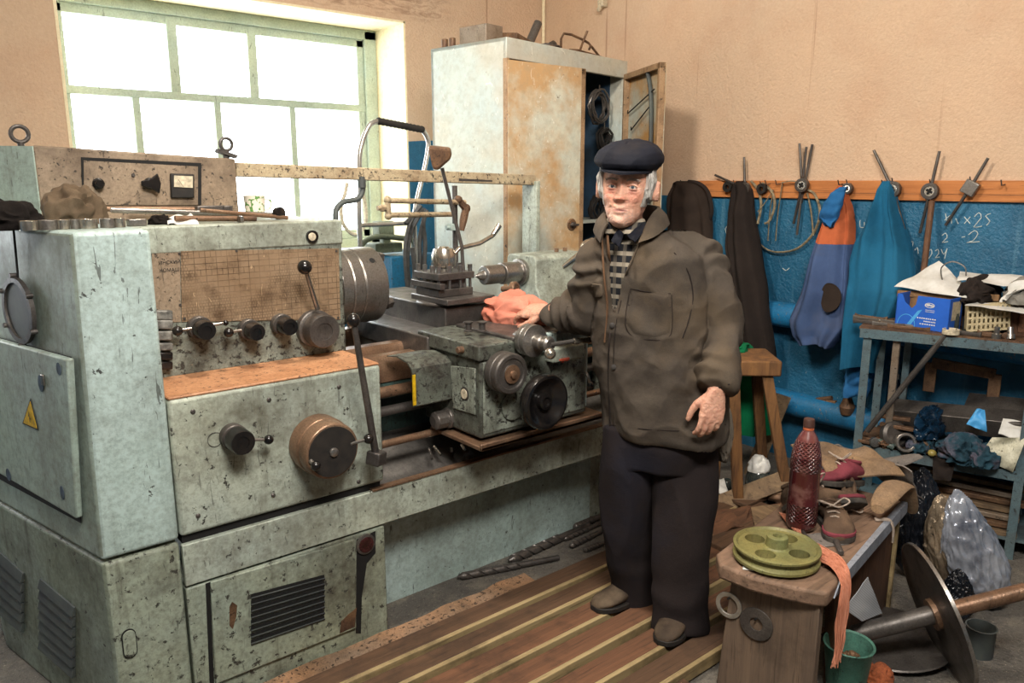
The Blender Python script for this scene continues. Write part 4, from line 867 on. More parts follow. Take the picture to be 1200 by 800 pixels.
hang([(424, 992, 1030), (445, 991, 1022), (462, 990, 1016)], XC - .005, .06, 3, 9, 'hanging_cloth', 'blue_cloth', 'pale blue cloth end hanging below the overalls behind the table leg', 'cloth')
m = MB(); m.cbox(P(1026, 237, X=XC - .08), (.015, .02, .012)); 

M['belt_tan'] = plain('fabric_belt', '#9d8f72', .8, 0, .3, 40, '#4b4030')
def die_stock(cx, cy, r, ends, lab, square=False, X=XB - .055, hr=.0075):
    c = P(cx, cy, X=X); rt = thing('die_stock', V((XB - .02, c.y, c.z)), lab, 'tap wrench', 'die stocks and wrenches on the rail')
    rr = r * (c - CAMP).dot(FW) / FPX; m = MB()
    if square: m.cbox(c, (.026, rr * 1.9, rr * 1.9), (math.radians(28), 0, 0)); m.build('body', 'steel', rt, bevel=.004)
    else: m.ring(c, (1, 0, 0), rr, rr * .62, .026, 32); m.build('body', 'steel_dark', rt, bevel=.002)
    m = MB(); m.rev(c + V((.004, 0, 0)), (-1, 0, 0), [(rr * .64, 0), (rr * .64, .012), (rr * .6, .014)], 28); di = m.build('die', 'steel_bright' if not square else 'steel_dark', rt)
    m = MB()
    for k in range(4):
        a = k * PI / 2 + .5; m.rev(c + V((-.0105, math.cos(a) * rr * .26, math.sin(a) * rr * .26)), (-1, 0, 0), [(rr * .17, 0), (rr * .17, .001)], 10)
    m.rev(c + V((-.0105, 0, 0)), (-1, 0, 0), [(rr * .2, 0), (rr * .2, .0012)], 10); m.build('cutting_hole', 'gap', di)
    for e in ends:
        d = P(*e, X=X + .01) - c; m = MB(); m.cyl(c + d.normalized() * rr * .8, c + d, hr, hr * .92, 12); m.build('handle', 'steel_dark', rt)
    hook(c.y, c.z + rr * .9); return rt
die_stock(940, 217, 8, [(937, 168), (930, 262)], 'die stock at left of the rail with cream die, handle pointing up left')
for (a, b, k, lab) in (((945, 172), (934, 275), .0, 'plain dark rod hanging upright through the cream die stock'), ((952, 169), (939, 238), .02, 'dark rod leaning right behind the cream die stock')):
    m = MB(); m.cyl(P(*a, X=XB - .04 + k), P(*b, X=XB - .04 + k), .0068, seg=10); tag(m.build('steel_rod', 'steel_dark'), lab, 'rod')
die_stock(1090, 224, 9.5, [(1101, 177), (1078, 273)], 'round die stock hanging alone between the overalls and the square one')
die_stock(1137, 220, 8.5, [(1158, 185), (1108, 264)], 'square-bodied wrench hanging slantwise at the right end of the row', square=True)
die_stock(1046, 222, 9.5, [(1024, 176), (1062, 276)], 'die stock whose handles show above and beside the blue overalls')
die_stock(873, 221, 7, [(872, 184), (838, 205)], 'die stock partly hidden behind the dark coat with one handle upright')
die_stock(993, 221, 6.5, [], 'small round die holder behind the top of the work jacket')
for (c, lab) in (((853, 219), 'small black ring fitting hanging left of the dark coat'), ((893, 221), 'dark ring with copper middle hanging right of the dark coat')):
    q = P(*c, X=XB - .05); m = MB(); m.ring(q, (1, 0, 0), .03, .014, .024); tag(m.build('ring_fitting', 'black_matte'), lab, 'ring'); hook(q.y, q.z + .02)
# calipers, belts
def cal(a, b, lab, mat='belt_tan'):
    p, q = P(*a, X=XB - .035), P(*b, X=XB - .035); m = MB(); m.tube([p, (p + q) / 2 + V((0, .006, 0)), q], .008, 6, flat=.35, smooth=3); o = m.build('caliper_leg', mat); return tag(o, lab, 'caliper')
cal((906, 222), (900, 282), 'pale thin caliper leg hanging left of the perforated one'); cal((917, 214), (909, 282), 'pale perforated metal strip hanging between the calipers and belts')
vb = [((876, 240), (880, 270), (900, 293), (930, 293), (952, 275), (961, 250), (955, 228), (945, 222)), ((946, 226), (950, 245), (952, 262), (953, 276)), ((893, 214), (904, 224), (908, 240), (902, 258), (896, 262)), ((880, 212), (888, 222), (892, 240), (888, 262)), ((858, 232), (856, 242), (862, 253), (868, 268)), ((904, 226), (896, 238), (888, 248)), ((916, 214), (928, 212), (936, 214))]
vl = ['large pale drive belt looping low across the blue wall', 'thin pale rod hanging right of the cream die stock', 'pale drive belt hanging in a curve right of the dark coat', 'inner pale drive belt hanging against the dark coat', 'short pale belt end showing left of the dark coat', 'short slanting belt piece beside the calipers', 'thin wire loop joining the caliper nail to the die stock']
for i, (p, l) in enumerate(zip(vb, vl)):
    m = MB(); m.tube([P(*q, X=XB - .03 - .004 * i) for q in p], .0075 if i < 5 else .004, 8, smooth=5, flat=.6); tag(m.build('drive_belt' if i not in (1, 6) else 'thin_wire', 'belt_tan'), l, 'belt' if i not in (1, 6) else 'wire')
for px in (806, 868, 905, 917, 990, 1041, 1180): hook(P(px, 214, X=XB).y)
m = MB(); m.cyl(P(1092, 236, X=XB - .06), P(1081, 330, X=XB - .2), .014, seg=10); 
tag(m.build('wooden_stick', wood('stick_wood', '#6b4a32', '#4e3424', axis=2)), 'long brown wooden stick leaning against the blue wall by the round die stock', 'stick')
m = MB(); c = P(706, 4, X=XB - .03); m.cbox(c, (.05, .05, .05)); m.cyl(c + V((-.02, 0, -.02)), c + V((-.04, 0, -.05)), .014, seg=10); tag(m.build('lamp_socket', 'white_plug', bevel=.006), 'small white wall fitting high on the back wall above the cabinet', 'socket')
m = MB(); m.cyl((XB - .02, YW - .02, 1.9), (XB - .02, YW - .02, CE), .012, seg=8); tag(m.build('conduit_pipe', 'reveal'), 'thin pale pipe running up the corner behind the cabinet', 'pipe')
# ------------------------------------------------------------------ helpers for soft and crumpled things
def crumple(c, sx, sy, sz, seed, name, mat, lab, cat, parent=None, fr=1.6, amp=.3, sub=5, rot=0, flat=True, group=None, sharp=1.):
    """a heap of cloth or film: a rounded body creased by ridged noise, resting flat on what carries it"""
    m = MB(); tmp = bmesh.new(); bmesh.ops.create_icosphere(tmp, subdivisions=sub, radius=1); R = Matrix.Rotation(rot, 3, 'Z')
    for v in tmp.verts:
        d = v.co.normalized(); q = d * fr + V((seed * 3.1, seed * 1.7, seed))
        w = V((noise.noise(q * .7), noise.noise(q * .7 + V((9, 0, 0))), noise.noise(q * .7 + V((0, 9, 0))))) * 1.2
        r_ = 1 - math.sqrt(noise.noise(q + w) ** 2 + .004) * 2.4 * sharp; r2 = 1 - math.sqrt(noise.noise(q * 2.1 + w) ** 2 + .006) * 2
        k = 1 + amp * (r_ * .8 + r2 * .25 - .45) + .18 * noise.noise(d * 1.3 + V((seed, 0, 0)))
        p = d * k; z = p.z * sz
        if flat and z < -sz * .35: z = -sz * .35
        p = R @ V((p.x * sx, p.y * sy, 0)); v.co = V(c) + V((p.x, p.y, z + (sz * .35 if flat else 0)))
    m.bm.free(); m.bm = tmp
    o = m.build(name, mat, parent, smooth=60)
    if parent is None: tag(o, lab, cat, group)
    return o
def sheet(corners, name, mat, lab, cat, wav=.01, n=10, seed=1, thick=.0012, parent=None, curl=0):
    """a limp sheet between four corner points, slightly wavy, with thickness"""
    a, b, c, d = [V(p) for p in corners]; nn_ = (b - a).cross(d - a).normalized(); m = MB(); g = []
    for i in range(n + 1):
        row = []
        for j in range(n + 1):
            u, v = i / n, j / n; p = (a * (1 - u) + b * u) * (1 - v) + (d * (1 - u) + c * u) * v
            row.append(p + nn_ * (wav * noise.noise(V((u * 2.4, v * 2.4, seed * 3.3))) * 2 + curl * (u - .5) ** 2))
        g.append(row)
    top = [[m.bm.verts.new(p + nn_ * thick / 2) for p in r] for r in g]; bot = [[m.bm.verts.new(p - nn_ * thick / 2) for p in r] for r in g]
    for i in range(n):
        for j in range(n):
            m.bm.faces.new((top[i][j], top[i + 1][j], top[i + 1][j + 1], top[i][j + 1])); m.bm.faces.new((bot[i][j], bot[i][j + 1], bot[i + 1][j + 1], bot[i + 1][j]))
    for k in range(n):
        for (p, q, r, s_) in ((top[k][0], top[k + 1][0], bot[k + 1][0], bot[k][0]), (top[k + 1][n], top[k][n], bot[k][n], bot[k + 1][n]), (top[0][k + 1], top[0][k], bot[0][k], bot[0][k + 1]), (top[n][k], top[n][k + 1], bot[n][k + 1], bot[n][k])):
            m.bm.faces.new((p, q, r, s_))
    o = m.build(name, mat, parent, smooth=60)
    if parent is None: tag(o, lab, cat)
    return o
def plank(a, b, w, th, name, mat, lab=None, cat=None, group=None, up=(0, 0, 1), parent=None, bev=.003):
    a, b = V(a), V(b); m = MB(); m.cbox((a + b) / 2, ((b - a).length, w, th), arrow_rot(up, b - a)); o = m.build(name, mat, parent, bevel=bev)
    if parent is None: tag(o, lab, cat, group)
    return o
M['board_dark'] = wood('dark_board', '#5f4531', '#433020', axis=0, grime='#1f1610', s=.8, ga=.75)
M['board_pale'] = wood('pale_board_edge', '#a8946c', '#86724c', axis=0, grime='#3c3020', ga=.75)
M['board_orange'] = wood('worn_board', '#734e36', '#523827', axis=0, grime='#261a12', s=.8, ga=.8)
M['bench_wood'] = wood('bench_wood', '#75614f', '#54463b', axis=2, grime='#251c15', s=.9, ga=.6)
M['bench_top'] = wood('bench_top_wood', '#8a6e5a', '#65503f', axis=0, grime='#2a2019', s=.9, ga=.7)
M['side_wood'] = wood('side_board_wood', '#6a4730', '#4a3222', axis=2, grime='#1f1510', s=.8, ga=.7)
M['stool_wood'] = wood('stool_wood', '#8b6238', '#5e4028', axis=2, grime='#2a1c12', ga=.8)
M['plank_wood'] = wood('grey_plank', '#8c7355', '#5f4d3a', axis=1, grime='#2a2018', ga=.7)
# ------------------------------------------------------------------ floor: kerb and duckboards
m = MB(); m.prism([(.6, 2.14, 0), (.6, 2.19, 0), (.6, 2.19, .025), (.6, 2.15, .03)], (.0, 0, 0)) if False else None
m = MB(); n_ = 50; r1 = []
for i in range(n_ + 1):
    x = .75 + i * (1.12 / n_); w = .01 * noise.noise(V((x * 7, 1, 1))); w2 = .012 * noise.noise(V((x * 9, 5, 1)))
    r1.append([V((x, 2.105 + w, 0)), V((x, 2.115 + w, .03 + w2 * .5)), V((x, 2.185 + w2, .034 + w)), V((x, 2.20, .0))])
m.loft(r1); 
M['kerb'] = worn('crumbling_kerb', '#a87f5c', '#5c4a3a', alt='#8b7866', gs=7, ga=.8, cs=60, ca=.58, streak=0, rough=.9, bd=.006)
tag(m.build('trim_3', 'kerb'), kind='structure')
ZS = .055
def board_y(px, py): return P(px, py, Z=ZS).y
rows = [ # y of front edge, y of back edge, x0, x1, look
 (1.985, 2.085, .80, 3.05, 'dark'), (1.865, 1.955, .82, 3.2, 'dark'), (1.735, 1.835, .84, 3.25, 'orange'), (1.605, 1.705, .84, 2.9, 'orange'), (1.475, 1.575, .86, 2.7, 'orange'), (1.345, 1.445, .9, 2.55, 'dark'), (1.215, 1.315, .95, 1.8, 'orange')]
labs = ['duckboard plank closest to the lathe', 'second duckboard plank out from the lathe', 'orange-brown duckboard plank passing under the man\'s far shoe', 'worn orange duckboard plank between the man\'s two shoes', 'worn duckboard plank under the man\'s near shoe', 'dark duckboard plank just left of the bench end', 'duckboard plank farthest from the lathe, running under the bench end']
rb_ = random.Random(8)
for (y0, y1, x0, x1, k), lab in zip(rows, labs):
    root = thing('duckboard_plank', ((x0 + x1) / 2, (y0 + y1) / 2, 0), lab, 'floorboard', 'duckboard planks')
    m = MB(); tw = rb_.uniform(-.008, .008)
    m.prism([(x0, y0 + .014, .012), (x0, y1, .012), (x0, y1, ZS), (x0, y0 + .014, ZS)], (x1 - x0, tw, 0)); m.build('board', 'board_dark' if k == 'dark' else 'board_orange', root, bevel=.003)
    m = MB(); m.prism([(x0, y0 - .004, .010), (x0, y0 + .0135, .010), (x0, y0 + .0135, ZS + .001), (x0, y0 - .004, ZS + .001)], (x1 - x0, tw, 0)); m.build('pale_edge_strip', 'board_pale', root, bevel=.002)
for x in (1.0, 1.7, 2.4): 
    m = MB(); m.box((x, 1.2, 0.0), (x + .08, 2.08, .012)); tag(m.build('cross_batten', 'board_dark'), {1.0: 'cross batten under the near end of the duckboards', 1.7: 'cross batten under the middle of the duckboards', 2.4: 'cross batten under the far end of the duckboards'}[x], 'batten', 'duckboard battens')
# rubbish boards behind the man
pk = [((835, 640), (905, 612), .10, .03, 'short brown board on the floor beside the man\'s right trouser leg'), ((850, 612), (985, 585), .13, .02, 'brown plywood offcut lying between the stool leg and the bottle'), ((865, 590), (935, 560), .10, .02, 'grey plank lying under the stool')]
for (a, b, w, th, lab) in pk:
    p, q = P(*a, Z=.06), P(*b, Z=.06); plank(p, q, w, th, 'board_offcut', 'board_orange' if w > .11 else 'board_dark', lab, 'board')
for k_, (pts_, mt_, lab_) in enumerate(((((832, 600), (880, 592), (872, 618), (836, 628)), 'board_orange', 'brown hardboard sheet on the floor between man and stool leg'), (((880, 596), (935, 588), (955, 606), (885, 622)), 'plank_wood', 'flat brown cardboard sheet on the floor under the stool front'), (((935, 560), (985, 556), (990, 580), (940, 586)), 'side_wood', 'dark cardboard flap on the floor behind the bottle'))):
    sheet([P(a_, b_, Z=.07 + .012 * k_) for a_, b_ in pts_], 'board_sheet', mt_, lab_, 'board', .012, thick=.005, seed=k_ + 20)
p, q = P(842, 590, Z=.08), P(922, 562, Z=.12); plank(p, q, .09, .03, 'scrap_board', 'plank_wood', 'weathered plank propped under the stool behind its front leg', 'board', up=(-.6, -.6, .5))
crumple(P(912, 582, Z=.05), .08, .1, .05, 4, 'brown_stone', 'rusty', 'dark brown lump on the floor just left of the bottle', 'lump', amp=.15)
sheet([P(832, 572, Z=.07), P(855, 580, Z=.075), P(848, 560, Z=.08), P(830, 562, Z=.07)], 'paper_scrap', 'paper', 'crumpled pale paper scrap on the floor left of the stool leg', 'paper', .015)
# drill bits by the lathe
def drill(a, b, r, lab, tw=5):
    a, b = P(*a, Z=r), P(*b, Z=r); d = b - a; rt = thing('drill_bit', (a + b) / 2 - V((0, 0, r)), lab, 'drill bit', 'drill bits by the lathe')
    t_ = d.normalized(); u = V((0, 0, 1)); w = t_.cross(u); m = MB(); rings = []
    L = d.length * .6; n2_ = 40
    for i in range(n2_ + 1):
        s_ = i / n2_; an = s_ * tw * PI; rg = []
        for k in range(16):
            th = k / 16 * 2 * PI; rad = r * (1 if abs(math.cos(th)) > .35 else .62) * (1 if s_ > .08 else .3 + s_ * 8.7)
            rg.append(a + t_ * L * s_ + (u * math.cos(th + an) + w * math.sin(th + an)) * rad)
        rings.append(rg)
    m.loft(rings); m.build('flutes', 'steel_dark', rt, smooth=50)
    m = MB(); m.cyl(a + t_ * L, b, r * .85, r * .7, 16); m.build('shank', 'steel_dark', rt, bevel=.001)
dl3 = [((536, 676), (655, 653), .016, 'long dark drill bit lying closest to the duckboards'), ((596, 657), (690, 615), .02, 'thick drill bit lying along the lathe foot behind the long one'), ((668, 640), (706, 622), .014, 'drill bit lying just left of the man\'s trouser leg'), ((660, 632), (706, 612), .013, 'drill bit second closest to the man\'s trousers, against the lathe'), ((684, 645), (712, 634), .013, 'short drill bit end beside the duckboard at the man\'s leg'), ((672, 618), (708, 603), .018, 'thick drill shank tucked in the corner of lathe foot and trousers')]
for a, b, r, l in dl3: drill(a, b, r, l)
# ------------------------------------------------------------------ wooden stool behind the man
s0, s1 = P(846, 440, Z=.69), P(916, 441, Z=.69); su = (s1 - s0).normalized(); sv = V((-su.y, su.x, 0)); s0 = s0 - su * .12
stool = thing('wooden_stool', (s0 + s1) / 2 + sv * .15 - V((0, 0, .69)), 'rough wooden stool with splayed legs standing behind the man\'s hanging hand', 'stool')
sl_ = (s1 - s0).length
plank(s0 + sv * .15 + V((0, 0, .035)), s1 + sv * .15 + V((0, 0, .035)), .3, .075, 'seat', 'stool_wood', parent=stool, bev=.008)
def leg_at(a, b, w, par, mat='stool_wood'): 
    a, b = V(a), V(b); m = MB(); m.cbox((a + b) / 2, (w, w * .8, (b - a).length), arrow_rot(b - a, su)); m.build('leg', mat, par, bevel=.004)
lt = P(861, 443, Z=.69); lf = P(865, 597, Z=.005)
leg_at(lf, lt + sv * .02, .05, stool); rt_ = s1 - su * .06 + sv * .04; leg_at(V((rt_.x, rt_.y, .69)) + su * .16 - V((0, 0, .685)), V((rt_.x, rt_.y, .69)), .05, stool)
leg_at(V((lt.x, lt.y, 0.005)) + sv * .32 , V((lt.x, lt.y, .69)) + sv * .26, .05, stool); leg_at(V((rt_.x, rt_.y, 0.005)) + sv * .26 + su * .1, V((rt_.x, rt_.y, .69)) + sv * .2, .05, stool)
M['green_cloth'] = fabric('green_cloth', '#0d7a4c', '#06402a')
zt_ = .727 + .0
sheet([V((0, 0, zt_ + .012)) + V((p.x, p.y, 0)) for p in (s0 + su * .1 + sv * .05, s1 - su * .05 + sv * .1, s1 - su * .08 + sv * .28, s0 + su * .1 + sv * .28)], 'paper_sheet', 'paper', 'white paper lying on the wooden stool', 'paper', .006)
crumple(V((0, 0, zt_ + .02)) + V((s0.x, s0.y, 0)) + su * .2 + sv * .27, .15, .1, .04, 12, 'green_cloth_bundle', 'green_cloth', 'green cloth bundled on top of the wooden stool', 'cloth', amp=.3)
a = P(880, 430, Z=.72) + sv * .22; m = MB(); rings = []
for i in range(20):
    s_ = i / 19; z = .68 - s_ * .4; rg = []
    for k in range(40):
        th = k / 40 * 2 * PI; f = 1 + .25 * math.sin(5 * th + s_ * 2) * s_; rg.append(V((a.x, a.y, 0)) + su * (.17 * f * math.cos(th) + .03) + sv * (.035 * f * math.sin(th) + .12) + V((0, 0, z + .02 * math.sin(2 * th) * s_)))
    rings.append(rg)
m.loft(rings); tag(m.build('green_apron', 'green_cloth', smooth=60), 'green cloth hanging down behind the legs of the wooden stool', 'cloth')
M['jar_glass'] = plain('dirty_glass', '#59605c', .12, 0, .3, 9, '#2c2f2c', Transmission_Weight=.4)
c = P(886, 590, Z=0.0); jar = thing('glass_jar', c, 'dirty glass jar with crumpled cover standing under the wooden stool', 'jar')
m = MB(); m.rev(c, (0, 0, 1), [(.04, 0.001), (.058, .008), (.06, .02), (.06, .15), (.05, .18), (.04, .19), (.04, .2)], 28); m.build('body', 'jar_glass', jar)
crumple(c + V((0, 0, .18)), .05, .05, .055, 8, 'cover', 'paper', None, None, parent=jar, sub=4)
c = P(852, 575, Z=0); m = MB(); m.sph(c + V((0, 0, .035)), .035, (1, 1, 1), 3, rough=.1); tag(m.build('glass_ball', 'jar_glass'), 'small round glass lump on the floor left of the stool jar', 'glass')
plank(P(903, 585, Z=.01) + sv * .15, P(905, 480, Z=.35) + sv * .15, .08, .025, 'grey_plank', 'plank_wood', 'grey upright slat leaning behind the stool legs', 'board', up=-sv)
c = P(960, 462, X=XB - .2)
# bits resting on the lower pipe
for (a, b, r, lab) in (((915, 464), (980, 472), .014, 'rusty pipe offcut lying on the lower blue pipe right of the stool'), ((918, 473), (975, 466), .012, 'brown rod crossing the pipe offcut on the lower blue pipe')):
    m = MB(); p, q = P(*a, X=XB - .1), P(*b, X=XB - .1); m.cyl(p, q, r, seg=10); tag(m.build('pipe_offcut', 'rusty'), lab, 'pipe')
m = MB(); c = P(992, 485, X=XB - .14); m.rev(c, (0, 0, 1), [(.03, 0), (.04, .04), (.02, .09)], 14); tag(m.build('rusty_fitting', 'rusty'), 'rusty fitting on the lower blue pipe beside the table leg', 'pipe fitting')
c = P(1045, 488, X=XB - .13); bt = thing('dark_bottle', c, 'small dark blue bottle with white cap standing behind the leaning rods', 'bottle')
m = MB(); m.rev(c, (0, 0, 1), [(.034, 0), (.037, .01), (.037, .13), (.03, .17), (.014, .19), (.013, .2)], 24); m.build('body', plain('dark_blue_plastic', '#0f2436', .2, 0, .3), bt)
m = MB(); m.rev(c + V((0, 0, .2)), (0, 0, 1), [(.016, 0), (.016, .02), (.012, .024)], 18); m.build('cap', 'paper', bt)
# ------------------------------------------------------------------ metal rack (table) with two shelves against the back wall
M['rack'] = worn('rack_paint', '#5d7074', '#3a3430', alt='#4d6a76', gs=8, ga=.7, cs=50, ca=.6, streak=.2, rough=.5)
TF0 = V((3.41, 1.615, 0)); TF1 = V((3.60, .985, 0)); tu = (TF1 - TF0).normalized(); tv = V((-tu.y, tu.x, 0)); tl = (TF1 - TF0).length
if tv.x < 0: tv = -tv
TD = .36; ZT = .955; ZL = .40
rack = thing('metal_rack', TF0 + tu * tl / 2 + tv * TD / 2, 'grey metal table rack with cluttered top and lower shelf against the blue wall', 'rack')
def TQ(a, b, z): return TF0 + tu * a + tv * b + V((0, 0, z))
def tbx(a0, a1, b0, b1, z0, z1): return MB().prism([TQ(a0, b0, z0), TQ(a1, b0, z0), TQ(a1, b1, z0), TQ(a0, b1, z0)], (0, 0, z1 - z0))
TL = tl + .5
for (a, b, zt2) in ((0, 0, ZT - .04), (tl - .02, 0, ZT - .04), (0.02, TD - .04, ZT - .04), (tl, TD - .04, ZT - .04)):
    m = MB(); m.prism([TQ(a, b, 0), TQ(a + .035, b, 0), TQ(a + .035, b + .006, 0), TQ(a + .006, b + .006, 0), TQ(a + .006, b + .035, 0), TQ(a, b + .035, 0)], (0, 0, zt2)); m.build('leg', 'rack', rack)
tbx(-.02, TL, -.01, TD, ZT - .012, ZT).build('top_sheet', 'rusty', rack)
tbx(-.015, TL, -.012, -.004, ZT - .05, ZT - .008).build('top_rail', 'rack', rack); tbx(-.015, TL, -.004, .03, ZT - .016, ZT - .012).build('top_rail', 'rack', rack)
tbx(.01, TL, -.002, .004, ZL - .045, ZL).build('shelf_rail', 'rack', rack); tbx(.01, TL, 0, TD, ZL - .008, ZL).build('lower_shelf', 'rusty', rack); tbx(.01, TL, TD - .01, TD, ZL - .05, ZL).build('shelf_rail', 'rack', rack)
tbx(.01, TL, 0.01, TD, .08, .09).build('bottom_shelf', 'rack', rack)
p, q = TQ(.18, .03, ZT - .05), TQ(.09, .06, ZL)
plank(p, q, .035, .03, 'brace', 'tin', parent=rack, up=tu)
p, q = TQ(.16, .25, ZT - .05), TQ(.16, .25, ZL); plank(p, q, .04, .03, 'brace', 'rack', parent=rack, up=tu)
def on_top(px, py, dz=0, z=ZT): q = P(px, py, Z=z); return V((q.x, q.y, z + dz))
def TT(px, b, z=ZT):
    lo, hi = -.3, 1.6
    for _ in range(40):
        mid = (lo + hi) / 2; v = TQ(mid, b, z) - CAMP
        if 600 + FPX * v.dot(RT) / v.dot(FW) < px: lo = mid
        else: hi = mid
    return TQ(mid, b, z)
# blue cardboard box
M['blue_card'] = plain('blue_card', '#1f5fc4', .55, 0, .08, 8, '#1a52ad'); M['card_brown'] = plain('brown_card', '#8a6844', .85, 0, .2, 20, '#5e452c'); M['blue_light'] = plain('light_blue_print', '#4ba3e0', .55, 0, .1, 8)
b0 = TT(1048, .09); b1 = TT(1110, .015)
f = b1 - b0; f.z = 0; fl_ = f.length; f.normalize(); g = V((-f.y, f.x, 0)); g = g if g.x > 0 else -g
bx = thing('cardboard_box', b0 + f * fl_ / 2 + g * .06, 'torn bright blue cardboard box on the left of the metal rack top', 'box')
BD = .12; BH = .148
def BQ(a, b, z, o=0): return b0 + f * a + g * (b - o) + V((0, 0, z + .001))
fr_pts = [(0, 0), (fl_, 0), (fl_, BH), (fl_ * .40, BH), (fl_ * .37, BH * .72), (fl_ * .30, BH * .6), (fl_ * .16, BH * .78), (fl_ * .1, BH * 1.0), (0, BH)]
m = MB(); m.prism([BQ(a, 0, z) for a, z in fr_pts], g * .003); fp = m.build('front_panel', 'blue_card', bx)
m = MB(); m.prism([BQ(fl_, 0, 0), BQ(fl_, 0, BH), BQ(fl_, BD, BH), BQ(fl_, BD, 0)], -f * .003); sp_ = m.build('side_panel', 'blue_card', bx)
m = MB(); m.prism([BQ(0, 0, 0), BQ(0, 0, BH), BQ(0, BD, BH), BQ(0, BD, 0)], f * .003); m.build('side_panel', 'blue_card', bx)
m = MB(); m.prism([BQ(0, BD, 0), BQ(0, BD, BH * 1.02), BQ(fl_, BD, BH * 1.02), BQ(fl_, BD, 0)], -g * .003); m.build('back_panel', 'card_brown', bx)
m = MB(); m.prism([BQ(0, 0, 0), BQ(fl_, 0, 0), BQ(fl_, BD, 0), BQ(0, BD, 0)], (0, 0, .003)); m.build('base_panel', 'card_brown', bx)
m = MB(); m.prism([BQ(fl_ + .001, .02, BH * .35), BQ(fl_ + .001, .02, BH * .9), BQ(fl_ + .001, BD - .02, BH * .9), BQ(fl_ + .001, BD - .02, BH * .35)], f * .0006); m.build('side_label', 'white_plug', sp_)
def bring(c_, ra, rb2, ri, mat, nm):
    m = MB(); R_ = [[BQ(c_[0] + math.cos(k / 28 * 2 * PI) * ra * s_, 0, c_[1] + math.sin(k / 28 * 2 * PI) * rb2 * s_, o_) for k in range(28)] for s_, o_ in ((1, .0002), (1, .001), (ri, .001), (ri, .0002), (1, .0002))]
    m.loft(R_, cap=False); return m.build(nm, mat, fp)
bring((fl_ * .63, BH * .75), .021, .011, .8, 'paper', 'logo_oval'); 
m = MB(); m.loft([[BQ(fl_ * .63 - .006 + math.cos(k / 20 * 2 * PI) * .009, 0, BH * .76 + math.sin(k / 20 * 2 * PI) * .005, o_) for k in range(20)] for o_ in (.0003, .0012)]); m.loft([[BQ(fl_ * .63 + .009 + math.cos(k / 20 * 2 * PI) * .007, 0, BH * .745 + math.sin(k / 20 * 2 * PI) * .004, o_) for k in range(20)] for o_ in (.0003, .0012)]); m.build('logo_blob', 'paper', fp)
bring((fl_ * .22, BH * .08), .04, .05, .93, 'blue_light', 'printed_ring')
m = MB(); m.prism([BQ(fl_ * .30, 0, BH * .08, .0003), BQ(fl_ * .5, 0, BH * .6, .0003), BQ(fl_ * .42, 0, BH * .55, .0003), BQ(fl_ * .24, 0, BH * .12, .0003)], -g * .0005); m.build('printed_ray', 'blue_light', fp)
text_mesh('▪▪', .01, (0, 0, -5), (1, 0, 0), (0, 0, 1), 'x', 'paper', None) if False else None
for k, tx_ in enumerate(('Прозрачные плёнки', 'и ламинатор', 'широкий выбор')):
    pass
for k, (a0, a1) in enumerate(((.42, .78), (.55, .78), (.48, .78))):
    z = BH * (.33 - .085 * k); m = MB(); na = 9 if k == 0 else 7
    for j in range(na):
        x0 = fl_ * (a0 + (a1 - a0) * j / na); x1 = x0 + fl_ * (a1 - a0) / na * (.72 if j % 3 else .6)
        m.prism([BQ(x0, 0, z, .0003), BQ(x1, 0, z, .0003), BQ(x1, 0, z + .005, .0003), BQ(x0, 0, z + .005, .0003)], -g * .0005)
    m.build('printed_line', 'paper', fp)
for k in range(2):
    z = BH * (.6 - .05 * k); m = MB(); m.prism([BQ(fl_ * .56, 0, z, .0003), BQ(fl_ * .73, 0, z, .0003), BQ(fl_ * .73, 0, z + .002, .0003), BQ(fl_ * .56, 0, z + .002, .0003)], -g * .0005); m.build('printed_line', 'paper', fp)
# perforated basket (pale, many square holes)
t = NT('perforated_plastic'); x, y, z = t.sep()
M['basket'] = plain('basket_plastic', '#b9aa84', .5, 0, .2, 30, '#8a7a58')
c0 = P(1133, 375, Z=ZT + .0); c1 = P(1178, 366, Z=ZT + .02)
d_ = (TT(1181, .06) - TT(1133, .02)); d_.z = 0; bl = d_.length; d_.normalize(); gg = V((-d_.y, d_.x, 0)); gg = gg if gg.x > 0 else -gg
c0 = TT(1133, .02) + V((0, 0, .02)); bk = thing('perforated_basket', c0 + d_ * bl / 2, 'pale plastic basket with square holes lying on the metal rack right of the blue box', 'basket')
tilt = V((0, 0, 1)) * .97 + gg * .25; tilt.normalize(); dd = (d_ + V((0, 0, .12))).normalized()
def KK(a, z, o=0): return c0 + dd * a + tilt * z + gg * o
nx, nz = 9, 4; bh = .105; m = MB(); cw = bl / nx; chh = bh / nz
for i in range(nx + 1):
    a = i * cw; w_ = .0045
    m.prism([KK(a - w_, 0), KK(a + w_, 0), KK(a + w_, bh), KK(a - w_, bh)], gg * .004)
for j in range(nz + 1):
    z = j * chh; w_ = .0045
    m.prism([KK(0, z - w_, -.0003), KK(bl, z - w_, -.0003), KK(bl, z + w_, -.0003), KK(0, z + w_, -.0003)], gg * .0046)
m.build('holed_wall', 'basket', bk)
m = MB(); m.prism([KK(0, -.004, .06), KK(bl, -.004, .06), KK(bl, bh, .06), KK(0, bh, .06)], gg * .004); m.prism([KK(bl, 0, 0), KK(bl, bh, 0), KK(bl, bh, .06), KK(bl, 0, .06)], -dd * .004); m.prism([KK(0, 0, 0), KK(0, bh, 0), KK(0, bh, .06), KK(0, 0, .06)], dd * .004); m.prism([KK(0, 0, 0), KK(bl, 0, 0), KK(bl, 0, .06), KK(0, 0, .06)], tilt * .004); m.build('basket_shell', 'basket', bk)
